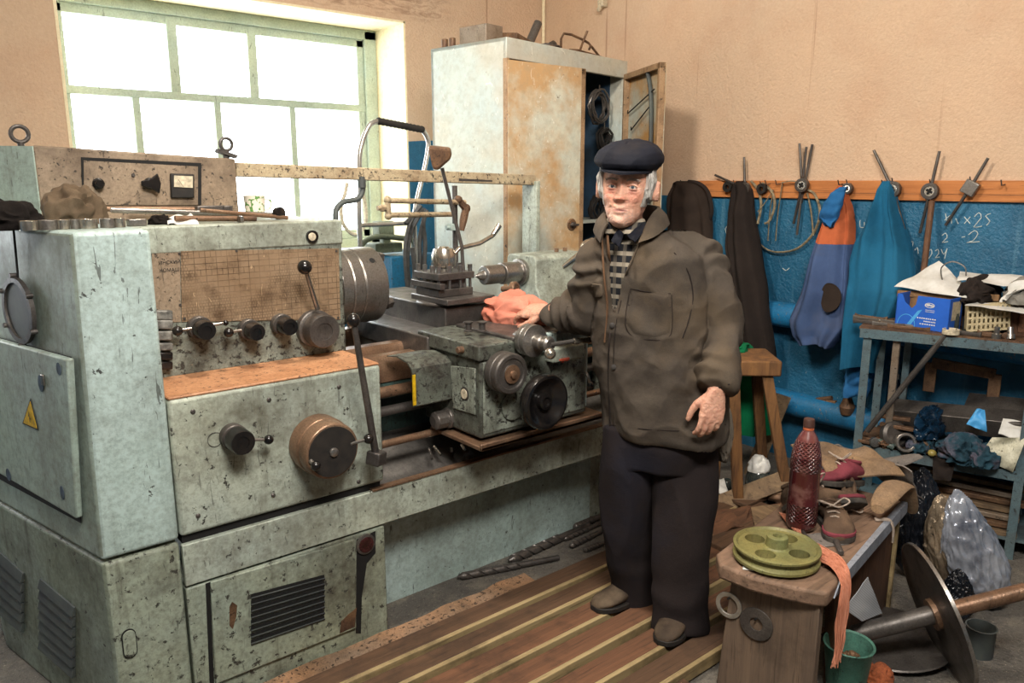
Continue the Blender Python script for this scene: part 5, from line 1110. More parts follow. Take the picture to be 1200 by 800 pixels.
# wooden boxes, papers and bars on the rack top
zt0 = ZT + .001
a = P(1062, 352, Z=ZT + .15); b = P(1172, 350, Z=ZT + .12)
plank(TQ(.10, .25, ZT + .145), TQ(.50, .2, ZT + .115), .09, .03, 'wooden_lath', 'card_brown', 'brown wooden lath lying across behind the blue box', 'board', up=(.3, .1, 1))
plank(TQ(.12, .27, ZT + .062), TQ(.50, .27, ZT + .062), .1, .12, 'wooden_box_side', 'side_wood', 'dark wooden box lying behind the blue box on the rack', 'box')
m = MB(); q0 = TT(1184, .07); m.prism([q0 + gg * o + d_ * a_ for a_, o in ((0, 0.03), (.2, 0.03), (.2, .15), (0, .15))], (0, 0, .14)); wb = tag(m.build('wooden_crate', 'side_wood', bevel=.004), 'brown wooden crate at the right edge of the rack top', 'crate')
m = MB(); m.prism([q0 + d_ * a_ + gg * .028 + V((0, 0, z_)) for a_, z_ in ((.03, .02), (.2, .02), (.2, .12), (.03, .12))], -gg * .003); m.build('crate_face', 'board_orange', wb)
sheet([TQ(.08, .2, ZT + .165), TQ(.40, .08, ZT + .155), TQ(.34, .28, ZT + .20), TQ(.24, .34, ZT + .28)], 'white_paper', 'paper', 'white paper sheet peaked over the blue box', 'paper', .01)
sheet([TQ(.33, .20, ZT + .21), TQ(.62, .12, ZT + .225), TQ(.66, .32, ZT + .24), TQ(.33, .34, ZT + .235)], 'white_paper', 'paper', 'white paper sheet lying flat on top of the dark heap', 'paper', .012, seed=4)
sheet([TQ(.50, .06, ZT + .15), TQ(.53, .04, ZT + .17), TQ(.75, .1, ZT + .28), TQ(.56, .12, ZT + .24)], 'folded_paper', 'paper', 'curled paper sheet folding down above the crate', 'paper', .02, seed=7)
sheet([TQ(.38, -.0, ZT + .13), TQ(.60, -.02, ZT + .12), TQ(.60, .1, ZT + .125), TQ(.4, .12, ZT + .135)], 'white_card', 'paper', 'thin white card edge sticking out under the lath', 'paper', .003, seed=9)
crumple(TQ(.42, .22, ZT + .13), .15, .07, .075, 5, 'dark_cloth_heap', 'coat_dark', 'dark cloth heap under the white papers on the rack', 'cloth')
m = MB(); m.tube([TQ(.27, .24, ZT + .2), TQ(.26, .24, ZT + .26), TQ(.30, .24, ZT + .29), TQ(.35, .24, ZT + .27), TQ(.36, .24, ZT + .23)], .003, 6, smooth=5); tag(m.build('wire_loop', 'steel'), 'thin wire loop standing up behind the papers on the rack', 'wire')
crumple(TQ(.62, .2, ZT + .14), .14, .1, .08, 15, 'grey_sack', fabric('grey_sack', '#8b8880', '#55524c'), 'grey sack behind the crate at the right end of the rack', 'sack')
rk = random.Random(11)
tools = [((1000, 362), (1072, 368), .010, 'steel', 'spanner lying along the left front of the rack top'), ((1000, 372), (1060, 376), .008, 'steel_dark', 'dark flat file at the left front edge of the rack top'), ((1022, 376), (1095, 374), .009, 'steel', 'thin steel scriber lying in front of the blue box'), ((1002, 358), (1040, 362), .012, 'rusty', 'rusty flat bar at the back left of the rack tools'), ((1040, 380), (1090, 381), .008, 'rusty', 'rusty bar on the front edge below the blue box'), ((1030, 366), (1048, 357), .006, 'steel_bright', 'small pale twist drill beside the blue box'), ((1120, 381), (1150, 384), .010, 'steel_dark', 'dark bar in front of the perforated basket'), ((1145, 382), (1180, 380), .012, 'rusty', 'rusty rod in front of the perforated basket')]
for a, b, r, mt, l in tools:
    p, q = TT(a[0], max(.0, (384 - a[1]) * .007), ZT + r), TT(b[0], max(.0, (384 - b[1]) * .007), ZT + r); m = MB(); m.tube([p, p + (q - p) * .1, p + (q - p) * .85, q], [r * 1.6, r, r * .9, r * 1.5], 8, flat=.45, up=(0, 0, 1)); tag(m.build('hand_tool', mt), l, 'tool')
c = TT(1114, -.0); m = MB(); m.ring(c + V((0, 0, .014)), (0, 0, 1), .034, .027, .022, 28); tag(m.build('steel_ring', 'white_plug', bevel=.002), 'pale holed ring on the front edge of the rack below the blue box', 'ring')
for i, (px, py, l) in enumerate(((1167, 381, 'grey bolt end standing in front of the basket'), (1184, 378, 'steel bolt with bright end leaning by the crate'))):
    c = TT(px, .01 + .02 * i); m = MB(); m.rev(c, (.3 * i, .2 * i, 1), [(.018, 0), (.018, .02), (.011, .022), (.011, .05)], 12); tag(m.build('bolt', 'steel'), l, 'bolt')
for i, (px, py, l) in enumerate(((1117, 363, 'small glass cup behind the blue box'), (1133, 358, 'dark glass jar between blue box and basket'), (1145, 352, 'round black knob above the basket'))):
    c = TT(px, .09 + .03 * (i > 0)) + tu * .0; m = MB(); m.rev(c, (0, 0, 1), [(.018, 0), (.02, .01), (.02, .06), (.014, .075), (.016, .08)], 18); tag(m.build('small_jar', 'jar_glass' if i < 2 else 'black'), l, 'jar')
# lower shelf contents
zl = ZL + .001
def sh(a, b, z=0): return TQ(a, b, zl + z)
M['camo'] = fabric('patterned_cloth', '#2a4a58', '#181e26', s=22, alt='#8a7684', ga=.8)
M['film'] = plain('dark_blue_film', '#16324a', .18, 0, .3, 14, '#0b1622'); M['white_plastic'] = worn('old_white_plastic', '#cfcdb8', '#8a8464', gs=6, ga=.6, cs=40, streak=0, rough=.5)
m = MB(); q = [sh(.13, .2, .13), sh(.62, .12, .13), sh(.68, .3, .16), sh(.22, .34, .2)]
plank(sh(.13, .17, .17), sh(.66, .15, .12), .1, .09, 'grey_case', 'steel_dark', 'long grey metal case lying at the back of the lower shelf', 'case', up=(-.4, 0, 1))
plank(sh(.42, .26, .22), sh(.68, .24, .19), .12, .03, 'loose_cover', 'steel_dark', 'dark lid lying on the right half of the grey case', 'lid', up=(-.5, 0, 1))
m = MB()
fp_ = [sh(.26, .30, .22), sh(.26, .30, .36), sh(.52, .30, .34), sh(.52, .30, .2)]
for a_, b_ in ((0, 1), (1, 2), (2, 3)):
    plank(fp_[a_], fp_[b_], .05, .02, 'bracket_bar', 'rusty', ['left upright of the rusty bracket frame on the lower shelf', 'top bar of the rusty bracket frame on the lower shelf', 'right upright of the rusty bracket frame on the lower shelf'][a_], 'metal bar', 'rusty bracket frame bars', up=tv)
crumple(sh(.44, .02, .005), .10, .09, .085, 21, 'cloth_bundle', 'camo', 'dark patterned cloth bundle in the middle right of the lower shelf', 'cloth', amp=.34, fr=1.8)
crumple(sh(.27, .04, .0), .06, .06, .06, 22, 'cloth_bundle', 'camo', 'smaller patterned cloth bundle left of the big one on the shelf', 'cloth', amp=.34, fr=1.8)
crumple(sh(.30, .1, .07), .12, .05, .09, 23, 'film_bundle', 'film', 'shiny dark blue film bundle leaning over the shelf cloths', 'bag', amp=.34, fr=1.9)
crumple(sh(.52, -.005, .01), .085, .06, .06, 24, 'patterned_rag', 'camo', 'patterned rag spilling toward the right post of the rack', 'cloth', amp=.4)
sheet([sh(.44, -.0, .17), sh(.52, -.0, .15), sh(.50, .02, .24), sh(.47, .04, .235)], 'blue_carton', 'blue_light', 'torn pale blue carton corner on top of the shelf cloths', 'carton', .01)
sheet([sh(.50, -.02, .04), sh(.63, -.03, -.0), sh(.66, .0, .15), sh(.54, .0, .13)], 'white_plastic_piece', 'white_plastic', 'large dirty white plastic piece at the right end of the lower shelf', 'plastic', .02, thick=.006)
sheet([sh(.56, .03, .14), sh(.66, .02, .13), sh(.68, .08, .19), sh(.57, .1, .19)], 'grey_card', 'paper', 'grey card piece behind the white plastic on the shelf', 'card', .01, thick=.004)
c = P(1092, 517, X=3.45); c = sh(.215, -.005, .045); m = MB(); m.ring(c, (-.75, -.55, .25), .044, .03, .045, 36); tag(m.build('bearing_ring', 'steel', bevel=.003), 'thick metal ring standing on its edge at the front of the lower shelf', 'ring')
m = MB(); c = sh(.285, .0, .03); m.cyl(c, c + tv * .05, .03, seg=20); tag(m.build('bushing', 'way_brown', bevel=.003), 'brown cylindrical bushing right of the metal ring on the shelf', 'bushing')
m = MB(); m.sph(sh(.325, -.01, .018), .018, (1, 1, .9), 3); tag(m.build('small_ball', plain('brass_ball', '#9a8a4a', .4)), 'small yellowish ball on the shelf edge beside the brown bushing', 'ball')
for i, (a, b, l) in enumerate(((sh(.0, .02, .02), sh(.08, -.0, .01), 'reddish bar lying at the left front corner of the lower shelf'), (sh(.02, .05, .02), sh(.14, .02, .02), 'rusty strip lying behind the reddish bar on the shelf'), (sh(.10, .04, .11), sh(.25, .03, .09), 'flat rusty bar lying high across the parts heap'), (sh(.09, .05, .14), sh(.22, .06, .13), 'dark bar on top of the parts heap at shelf left'))):
    plank(a, b, .03, .016, 'rusty_bar', 'rusty', l, 'metal bar')
m = MB(); m.rev(sh(.15, .05, .055), (-.3, -.5, .2), [(.06, 0), (.062, .03), (.05, .04), (.03, .04)], 28); tag(m.build('flange', 'steel_dark'), 'dark round flange in the parts heap on the lower shelf', 'flange')
m = MB(); m.rev(sh(.085, .0, .022), (-.6, -.6, .1), [(.022, 0), (.022, .02), (.01, .022)], 18); tag(m.build('round_nut', 'steel'), 'small round nut at the front left of the lower shelf', 'nut')
crumple(sh(.14, .06, .0), .07, .05, .04, 31, 'scrap_heap', 'rusty', 'low lump of oily scrap under the flange on the shelf', 'scrap', amp=.4, fr=4)
sheet([sh(.10, -.01, .03), sh(.17, -.02, .01), sh(.19, .03, .05), sh(.12, .03, .05)], 'teal_rag', 'green_ways', 'flat teal rag in front of the flange on the shelf', 'cloth', .01, thick=.003)
a = P(1110, 392, Z=ZT - .04); m = MB(); m.cyl(P(1108, 392, X=3.5), P(1016, 505, X=3.42), .013, seg=10); tag(m.build('iron_rod', 'steel_dark'), 'long dark iron rod leaning from rack top to its lower left', 'rod')
sheet([TQ(.33, -.012, ZL + .005), TQ(.42, -.012, ZL + .003), TQ(.41, -.02, ZL - .09), TQ(.34, -.018, ZL - .1)], 'hanging_rag', 'coat_dark', 'dark rag hanging over the front rail of the lower shelf', 'cloth', .008)
for i in range(7):
    a = TQ(.2 + rk.random() * .1, .03 + .03 * i, .10 + .028 * i); b = TQ(.62 + rk.random() * .1, .05 + .02 * i, .10 + .028 * i); plank(a, b, .05, .022, 'stored_bar', ['plank_wood', 'rusty', 'tin'][i % 3], ['lowest stored bar under the shelf of the rack', 'stored bar second from the bottom of the rack', 'pale stored bar third from the bottom of the rack', 'stored bar in the middle of the pile under the rack shelf', 'stored bar above the middle of the pile under the rack shelf', 'stored bar second from the top under the rack shelf', 'topmost stored bar just below the rack shelf'][i], 'metal bar', 'bars stored under the rack shelf')
# ------------------------------------------------------------------ foreground bench
BZ = .45
n0, n1, f1 = P(829, 660, Z=BZ), P(968, 697, Z=BZ), P(1062, 589, Z=BZ)
bu = (f1 - n1); bu.z = 0; blen = bu.length; bu.normalize(); bv = V((-bu.y, bu.x, 0)); bw = (n0 - n1).dot(bv)
bench = thing('wooden_bench', n1 + bu * blen / 2 + bv * bw / 2 - V((0, 0, BZ)), 'low worn wooden bench in the foreground carrying pulley, bottle and old shoes', 'bench')
def BB(a, b, z): return V((n1.x, n1.y, 0)) + bu * a + bv * b + V((0, 0, z))
m = MB(); out = []
ptsb = [(0, .03), (.02, 0), (blen, -.0), (blen + .02, .03), (blen + .02, bw), (.03, bw + .01), (-.03, bw - .03), (-.04, bw * .6), (-.02, .1)]
m.prism([BB(a, b, BZ - .05) for a, b in ptsb], (0, 0, .05)); m.build('bench_top', 'bench_top', bench, bevel=.01, seg=3)
M['zinc'] = worn('zinc_edge', '#a3abb8', '#5d5a58', gs=9, ga=.6, cs=50, ca=.64, streak=0, metal=.3, rough=.45)
m = MB(); m.prism([BB(.07, -.004, BZ - .04), BB(blen + .01, -.004, BZ - .04), BB(blen + .01, -.004, BZ + .001), BB(.12, -.004, BZ + .001)], bv * .004); m.prism([BB(.12, -.004, BZ + .0005), BB(blen + .01, -.004, BZ + .0005), BB(blen + .01, .018, BZ + .0005), BB(.2, .012, BZ + .0005)], (0, 0, .0025)); m.build('metal_edging', 'zinc', bench)
m = MB(); m.prism([BB(.02, .02, 0), BB(.02, bw - .02, 0), BB(.02, bw - .05, BZ - .05), BB(.02, .02, BZ - .05)], bu * .04); fb_ = m.build('end_board', 'bench_wood', bench, bevel=.004)
m = MB(); m.prism([BB(blen * .30, .03, 0), BB(blen, .03, 0), BB(blen, .03, BZ - .05), BB(blen * .22, .03, BZ - .05)], bv * .03); m.build('side_board', 'side_wood', bench, bevel=.003)
m = MB(); m.prism([BB(blen - .02, .026, .02), BB(blen + .0, .026, .02), BB(blen, .026, BZ - .05), BB(blen - .02, .026, BZ - .05)], -bv * .012); m.build('corner_strip', 'board_pale', bench)
m = MB(); m.prism([BB(blen - .04, .06, 0), BB(blen - .04, bw, 0), BB(blen - .04, bw, BZ - .05), BB(blen - .04, .06, BZ - .05)], bu * .04); m.build('end_board', 'bench_wood', bench, bevel=.004)
# washers hanging on nails in the end board
ne = -bu
def EB(px, py, o): return PP(px, py, BB(.02, 0, 0), bu) + ne * o
M['alu'] = plain('aluminium', '#b9b8b0', .35, .7, .15, 30, '#8c8a82')
for (c, r1_, r2_, mt, lab) in (((855, 708), 16, 11, 'alu', 'thin bright ring hanging on the end board of the bench'), ((887, 730), 20, 8, 'steel_dark', 'broad dark washer hanging on the end board of the bench')):
    q = EB(*c, .006); k = (q - CAMP).dot(FW) / FPX; m = MB(); m.ring(q, ne, r1_ * k, r2_ * k, .005, 36); tag(m.build('washer', mt, bevel=.0008), lab, 'washer')
    MB().cyl(q + V((0, 0, r2_ * k * .9)) - ne * .012, q + V((0, 0, r2_ * k * .9)) + ne * .012, .003, seg=6).build('nail', 'gap', bench)
# green pulley
M['pulley'] = worn('olive_paint', '#857c48', '#4f4b2a', alt='#767c50', gs=7, ga=.7, cs=60, ca=.66, streak=0, rough=.5)
pc = P(909, 655, Z=BZ + .003); pc.z = BZ + .012; k = (pc - CAMP).dot(FW) / FPX; PR = 49 * k
m = MB(); seg = 128; H1 = .04
def pt(r, a, z): return pc + V((r * math.cos(a), r * math.sin(a), z))
# web with four round windows, made by boring through a disc with a boolean
m.rev(pc, (0, 0, 1), [(PR * .9, 0), (PR, .0), (PR, .008), (PR * .90, .016), (PR * .90, .026), (PR, .034), (PR, H1), (PR * .93, H1 + .003), (PR * .88, H1 - .004), (PR * .3, H1 - .006), (PR * .26, H1 - .002), (PR * .24, H1 + .028), (PR * .21, H1 + .03), (PR * .11, H1 + .03), (PR * .1, H1 + .024), (PR * .1, 0)], 96, cap=False)
lastr = m.bm
bmesh.ops.remove_doubles(m.bm, verts=m.bm.verts, dist=1e-6)
be = [e for e in m.bm.edges if e.is_boundary]; 
r0 = [pt(PR * .9, i / 96 * 2 * PI, 0) for i in range(96)]
loops = bmesh.ops.bridge_loops(m.bm, edges=be)
pu = m.build('pulley', 'pulley', smooth=35); tag(pu, 'olive green pulley wheel with four round holes lying on the bench end', 'pulley')
cu = MB()
ca = math.atan2(RT.y, RT.x)
for k_ in range(4):
    a = ca + PI / 4 + k_ * PI / 2; q = pt(PR * .56, a, -.03); cu.cyl(q, q + V((0, 0, .12)), PR * .235, seg=40)
cuo = cu.build('cutter', None, org=(0, 0, 0), smooth=0)
bo = pu.modifiers.new('holes', 'BOOLEAN'); bo.operation = 'DIFFERENCE'; bo.object = cuo; bo.solver = 'EXACT'
dg = bpy.context.evaluated_depsgraph_get(); dg.update(); nm_ = bpy.data.meshes.new_from_object(pu.evaluated_get(dg)); pu.modifiers.clear(); pu.data = nm_; bpy.data.objects.remove(cuo)
pu.data.shade_smooth(); pu.data.set_sharp_from_angle(angle=math.radians(35))
pv = pu.modifiers.new('b', 'BEVEL'); pv.width = .0015; pv.segments = 2; pv.limit_method = 'ANGLE'
# ------------------------------------------------------------------ things on the bench
# ribbed PET bottle of dark red liquid
t = NT('pet_red'); x, y, z = t.sep()
an = t.math('ARCTAN2', y, x)
d1 = t.math('SINE', t.math('ADD', t.math('MULTIPLY', an, 18), t.math('MULTIPLY', z, 480))); d2 = t.math('SINE', t.math('SUBTRACT', t.math('MULTIPLY', an, 18), t.math('MULTIPLY', z, 480)))
dm = t.math('MAXIMUM', d1, d2)
mk_ = t.math('MAXIMUM', t.math('MULTIPLY', t.math('GREATER_THAN', z, .211), t.math('LESS_THAN', z, .313)), t.math('MULTIPLY', t.math('GREATER_THAN', z, .034), t.math('LESS_THAN', z, .097)))
lvl = t.math('GREATER_THAN', z, .26)
cc = t.mix(lvl, '#45191a', '#653634'); cc = t.mix(t.ramp(t.noise(14, 6, .6), .5, .75, 0, .5), cc, '#a07a70')
M['pet'] = t.set(cc, .22, 0, bump=t.math('MULTIPLY', dm, mk_), bd=.0035, Coat_Weight=.6, Coat_Roughness=.12)
bc = P(938, 619, Z=BZ); bc.z = BZ + .002; bot = thing('plastic_bottle', bc, 'dark red ribbed plastic bottle with brown cap standing on the bench', 'bottle')
m = MB(); m.rev(bc, (0, 0, 1), [(0.0190, 0.0068), (0.0342, 0.0000), (0.0446, 0.0068), (0.0489, 0.0228), (0.0499, 0.0456), (0.0499, 0.0969), (0.0483, 0.1026), (0.0483, 0.2052), (0.0499, 0.2109), (0.0499, 0.2337), (0.0466, 0.2679), (0.0389, 0.3021), (0.0285, 0.3272), (0.0181, 0.3443), (0.0147, 0.3534), (0.0147, 0.3716)], 72); m.build('body', 'pet', bot, smooth=60)
m = MB(); m.rev(bc + V((0, 0, .349)), (0, 0, 1), [(.0175, 0), (0.0176, 0.0046), (0.0157, 0.0091)], 28); m.build('neck_ring', plain('orange_ring', '#b8603c', .4), bot)
m = MB(); m.rev(bc + V((0, 0, .359)), (0, 0, 1), [(.0185, 0), (0.0176, 0.0228), (0.0162, 0.0262)], 28); m.build('cap', plain('brown_cap', '#4a3028', .5), bot)
# orange yarn hank hanging over the bench end
M['yarn'] = wood('orange_yarn', '#cf8c70', '#ad6a4e', axis=2, rough=.95, grime='#7e3f2a', s=2.5, ga=.3)
def BE(px, py, o=.02): return PP(px, py, BB(-.045, 0, 0), bu) - bu * o
yh = thing('yarn_hank', BB(.10, .09, BZ), 'hank of orange yarn running under the pulley and hanging over the bench corner', 'yarn')
def strand(pts, r, nm='strand'): MB().tube(pts, r, 5, smooth=5).build(nm, 'yarn', yh)
ry_ = random.Random(4); WY = 1.55
tp0 = P(952, 646, Z=BZ + .02); e1 = P(978, 655, Z=BZ + .025)
path = [P(905, 612, Z=BZ + .012), P(925, 625, Z=BZ + .014), P(950, 640, Z=BZ + .02), P(975, 652, Z=BZ + .026), P(990, 672, Z=BZ - .0)]
S1 = [BB(.42, .27, BZ + .014), BB(.30, .19, BZ + .012), BB(.215, .09, BZ + .014), BB(.17, .03, BZ + .016)]
for i in range(64):
    u = (i / 63 - .5); j = lambda s_: ry_.uniform(-s_, s_)
    o1 = bu * (u * .055 * WY)
    sway = .012 * math.sin(u * 5)
    pts = [S1[0] + bv * (u * .07) + V((0, 0, abs(j(.004)))), S1[1] + bv * u * .03 + bu * u * .03 + V((0, 0, abs(j(.005)))), S1[2] + o1 + V((0, 0, abs(j(.006)))), S1[3] + o1 + V((0, 0, .004 + abs(j(.006)))),
           BB(.125 + u * .05 * WY, -.012, BZ + .008 + j(.003)), BB(.105 + u * .05 * WY, -.022 + j(.006), BZ - .04), BB(.098 + u * .045 * WY, -.022 + j(.009), BZ - .11), BB(.088 + u * .032 * WY, -.024 + j(.008), BZ - .17), BB(.080 + u * .038 * WY + j(.004), -.022 + j(.008), BZ - .245 + j(.012))]
    strand(pts, .0017)
# old shoes
M['shoe_brown'] = fabric('shoe_brown', '#5c4a3c', '#2c221c', alt='#8a7058', s=14); M['shoe_red'] = fabric('shoe_red', '#86404a', '#3c1c20', s=14); M['shoe_sole'] = plain('shoe_sole', '#4c463f', .8, 0, .3, 30); M['lace'] = plain('lace', '#b9a898', .9, 0, .2, 60)
def shoe(name, heel, toe, lab, L=.28, W=.10, Hh=.10, up=(0, 0, 1), upper='shoe_brown', accent='shoe_red', laces=True, parent=None, sole='shoe_sole'):
    """low shoe: outline along the foot, sole, upper with an opening, laces"""
    heel, toe = V(heel), V(toe); d = (toe - heel).normalized(); L = (toe - heel).length; R = arrow_rot(up, d); 
    def T(x, y, z): return heel + R @ V((x, y, z))
    st = [(0, .30, .62), (.04, .36, .72), (.12, .40, .78), (.25, .39, .86), (.38, .38, .9), (.5, .43, .74), (.62, .48, .58), (.75, .5, .46), (.86, .46, .38), (.95, .34, .27), (1, .16, .15)]
    rt = thing(name, (heel + toe) / 2, lab, 'shoe') if parent is None else parent
    m = MB(); rings = []
    for s_, w, h in st:
        rg = []
        for k in range(24):
            a = 2 * PI * k / 24; cx_, sz_ = math.cos(a), math.sin(a); yy = W * w * (abs(cx_) ** .75) * (1 if cx_ > 0 else -1); tt = (sz_ + 1) / 2
            yy *= 1 - .45 * max(0, sz_) ** 1.4 * (1 if s_ < .6 else .4)
            rg.append(T(s_ * L, yy + .012 * math.sin(s_ * PI), .012 + Hh * h * (tt ** .8) + .003 * noise.noise(V((s_ * 9, a, 3)))))
        rings.append(rg)
    m.loft(rings); up_ = m.build('upper' if parent is None else 'shoe', upper, rt, smooth=70)
    tgt = rt if parent is None else up_
    m = MB(); so = []
    for s_, w, h in st: so.append((s_ * L * 1.02 - .004, W * w * 1.07))
    o_ = [T(x, y + .012 * math.sin(x / L * PI), 0) for x, y in so] + [T(x, -y + .012 * math.sin(x / L * PI), 0) for x, y in so[::-1]]
    m.prism(o_, R @ V((0, 0, .02))); m.build('sole', sole, tgt, bevel=.003)
    if accent:
        m = MB(); o_ = [T(x * 1.0, (y + .012 * math.sin(x / L * PI)) * 1.0, .02) for x, y in so if x > L * .55] + [T(x, (-y * 1.0 + .012 * math.sin(x / L * PI)), .02) for x, y in so[::-1] if x > L * .55]
        m.prism(o_, R @ V((0, 0, .013))); m.build('toe_band', accent, tgt, bevel=.003)
    if laces:
        for k in range(4):
            x = L * (.42 + .07 * k); z = .012 + Hh * (.86 - .14 * k) + .002; w_ = W * .2
            m = MB(); m.tube([T(x, -w_, z - .008), T(x + .01, 0, z + .002), T(x + .004, w_ * 1.1, z - .01)], .003, 6, smooth=3); m.build('lace', 'lace', tgt)
        m = MB(); z = .012 + Hh * .9; m.tube([T(L * .42, 0, z), T(L * .40, .03, z + .025), T(L * .5, .045, z + .02), T(L * .5, .01, z), T(L * .52, -.04, z + .018), T(L * .42, -.045, z + .01), T(L * .42, 0, z)], .0028, 6, smooth=5, closed=False); m.build('lace_bow', 'lace', tgt)
        m = MB(); pts = [T(L * .02 + L * .36 * (1 - math.cos(a)) / 2, W * .26 * math.sin(a), .012 + Hh * (.76 + .1 * (1 - math.cos(a)) / 2)) for a in [i / 20 * 2 * PI for i in range(20)]]; m.tube(pts, .008, 6, closed=True); m.build('collar', upper, tgt)
    return rt
shoe('canvas_shoe', BB(.50, .17, BZ + .002), BB(.34, .075, BZ + .002), 'worn brown and pink canvas shoe with untied laces, toe toward the bench edge', W=.1, Hh=.085)
shoe('canvas_shoe', BB(.40, .27, BZ + .045), BB(.64, .12, BZ + .09), 'brown striped sneaker lying tilted on the shoe pile behind the bottle', W=.11, Hh=.09, up=(.4, .6, .8))
shoe('canvas_shoe', BB(.72, .22, BZ + .06), BB(.50, .06, BZ + .02), 'brown and red sneaker lying on its side at the bench edge', W=.1, Hh=.08, up=(-.1, -.75, .55))
shoe('canvas_shoe', BB(.78, .16, BZ + .05), BB(.58, .24, BZ + .05), 'pink lined shoe at the top right of the shoe pile', W=.1, Hh=.09, up=(.2, .1, 1), upper='shoe_red', accent=None)
M['leather'] = worn('old_leather', '#8a735c', '#43352a', alt='#9c7e5c', gs=7, ga=.6, cs=50, ca=.66, streak=0, rough=.8); M['leather_grey'] = worn('grey_leather', '#77706a', '#45403c', gs=6, ga=.5, cs=50, streak=0, rough=.85)
sheet([BB(.62, .22, BZ + .12), BB(.88, .02, BZ + .11), BB(.98, .20, BZ + .13), BB(.74, .40, BZ + .15)], 'leather_piece', 'leather', 'stiff tan leather piece on top of the pile at the far bench end', 'leather', .03, thick=.006, n=14)
sheet([BB(.86, .0, BZ + .11), BB(.98, -.03, BZ - .02), BB(1.06, .16, BZ + .02), BB(.95, .2, BZ + .125)], 'leather_flap', 'leather_grey', 'grey leather flap folding down over the far bench end', 'leather', .02, thick=.005, seed=5)
sheet([BB(.92, .22, BZ + .11), BB(1.12, .02, BZ + .06), BB(1.2, .2, BZ + .0), BB(1.0, .36, BZ + .1)], 'grey_felt', 'leather_grey', 'grey felt piece behind the tan leather beyond the bench end', 'cloth', .03, thick=.006, seed=8)
m = MB(); rings = []
for i in range(16):
    s_ = i / 15; q = BB(.58 + .30 * s_, .03 - .02 * s_ - .05 * max(0, s_ - .6), BZ + .055 + .035 * math.sin(s_ * PI) - .11 * max(0, s_ - .72) * 3); rg = []
    for k in range(14): a = 2 * PI * k / 14; rg.append(q + bv * .045 * math.cos(a) * (.5 + .5 * math.sin(s_ * PI) ** .5) + V((0, 0, .016 * math.sin(a))))
    rings.append(rg)
m.loft(rings); tag(m.build('leather_tongue', 'leather', smooth=60), 'long brown leather strip curling off the right edge of the bench', 'leather')
# tools on the bench
def rod(a, b, r, nm, mat, lab, cat): m = MB(); m.tube([a, a + (b - a) * .5, b], [r, r, r * .9], 10); o = m.build(nm, mat, bevel=.001); return tag(o, lab, cat)
rod(BB(.42, .13, BZ + .012), BB(.265, .045, BZ + .010), .0095, 'steel_punch', 'steel_dark', 'dark steel punch pointing out from behind the bottle', 'punch')
rod(BB(.47, .16, BZ + .03), BB(.36, .11, BZ + .03), .011, 'steel_socket', 'steel', 'shiny grey socket tube between bottle and canvas shoe', 'socket')
rod(BB(.40, .24, BZ + .01), BB(.31, .17, BZ + .01), .006, 'scriber', 'steel_dark', 'thin dark scriber end showing left of the bottle base', 'tool')
sheet([BB(.28, .11, BZ + .003), BB(.36, .05, BZ + .003), BB(.42, .12, BZ + .003), BB(.34, .18, BZ + .003)], 'card_piece', 'leather_grey', 'grey card piece under the foot of the bottle', 'card', .001)
sheet([BB(-.02, .24, BZ + .003), BB(.02, .16, BZ + .003), BB(.13, .20, BZ + .003), BB(.10, .29, BZ + .003)], 'paper_scrap', 'paper', 'white paper corner sticking out from under the pulley', 'paper', .001)
m = MB(); q = BB(.20, .035, BZ + .005); m.tube([q + V((math.cos(a / 16 * 2 * PI) * .012, math.sin(a / 16 * 2 * PI) * .012, 0)) for a in range(16)], .0018, 6, closed=True); m.tube([q + V((-.012, 0, 0)), q + V((-.05, .02, 0))], .003, 6); tag(m.build('key_ring', 'steel_bright'), 'small bright split ring lying beside the orange yarn', 'ring')
m = MB(); m.tube([BB(.60, .04, BZ + .008), BB(.63, .005, BZ + .006), BB(.635, -.012, BZ - .02), BB(.64, -.014, BZ - .075)], .007, 8, smooth=4, flat=.5); tag(m.build('cloth_strip', 'lace'), 'pale cloth strip knotted over the bench edge', 'cloth')
# ------------------------------------------------------------------ foreground right, on the floor
# steel disc on a long shaft, leaning
dc = P(1112, 722, Z=.24)
a0, a1 = P(1000, 742, Z=.10), P(1200, 694, Z=.26)
p0 = P(998, 744, Z=.13); p1 = P(1202, 692, Z=.315)
ax = (p1 - p0).normalized(); 
dc = p0 + (p1 - p0) * .50; dr = .23
flat_n = (ax * 1.0).normalized()
shaft = thing('disc_on_shaft', V((dc.x, dc.y, 0)), 'large thin rusty steel disc mounted on a long shaft leaning in the right corner', 'disc')
vtx = V((0, 0, 1)); nrm = (ax + RT * .0).normalized()
m = MB(); m.rev(dc - nrm * .005, nrm, [(dr, 0), (dr, .01)], 64); m.build('disc', 'steel_dark', shaft, bevel=.001)
m = MB(); m.ring(dc, nrm, dr + .001, dr - .004, .0106, 64); m.build('disc_rim', 'steel', shaft)
m = MB(); m.rev(p0, ax, [(.026, 0), (.03, .01), (.03, (dc - p0).length)], 28); m.build('shaft', 'steel_dark', shaft)
m = MB(); m.rev(dc, ax, [(.05, -.02), (.05, .0), (.026, .006), (.026, (p1 - dc).length), (.022, (p1 - dc).length + .004)], 28); m.build('shaft_tube', 'way_brown', shaft)
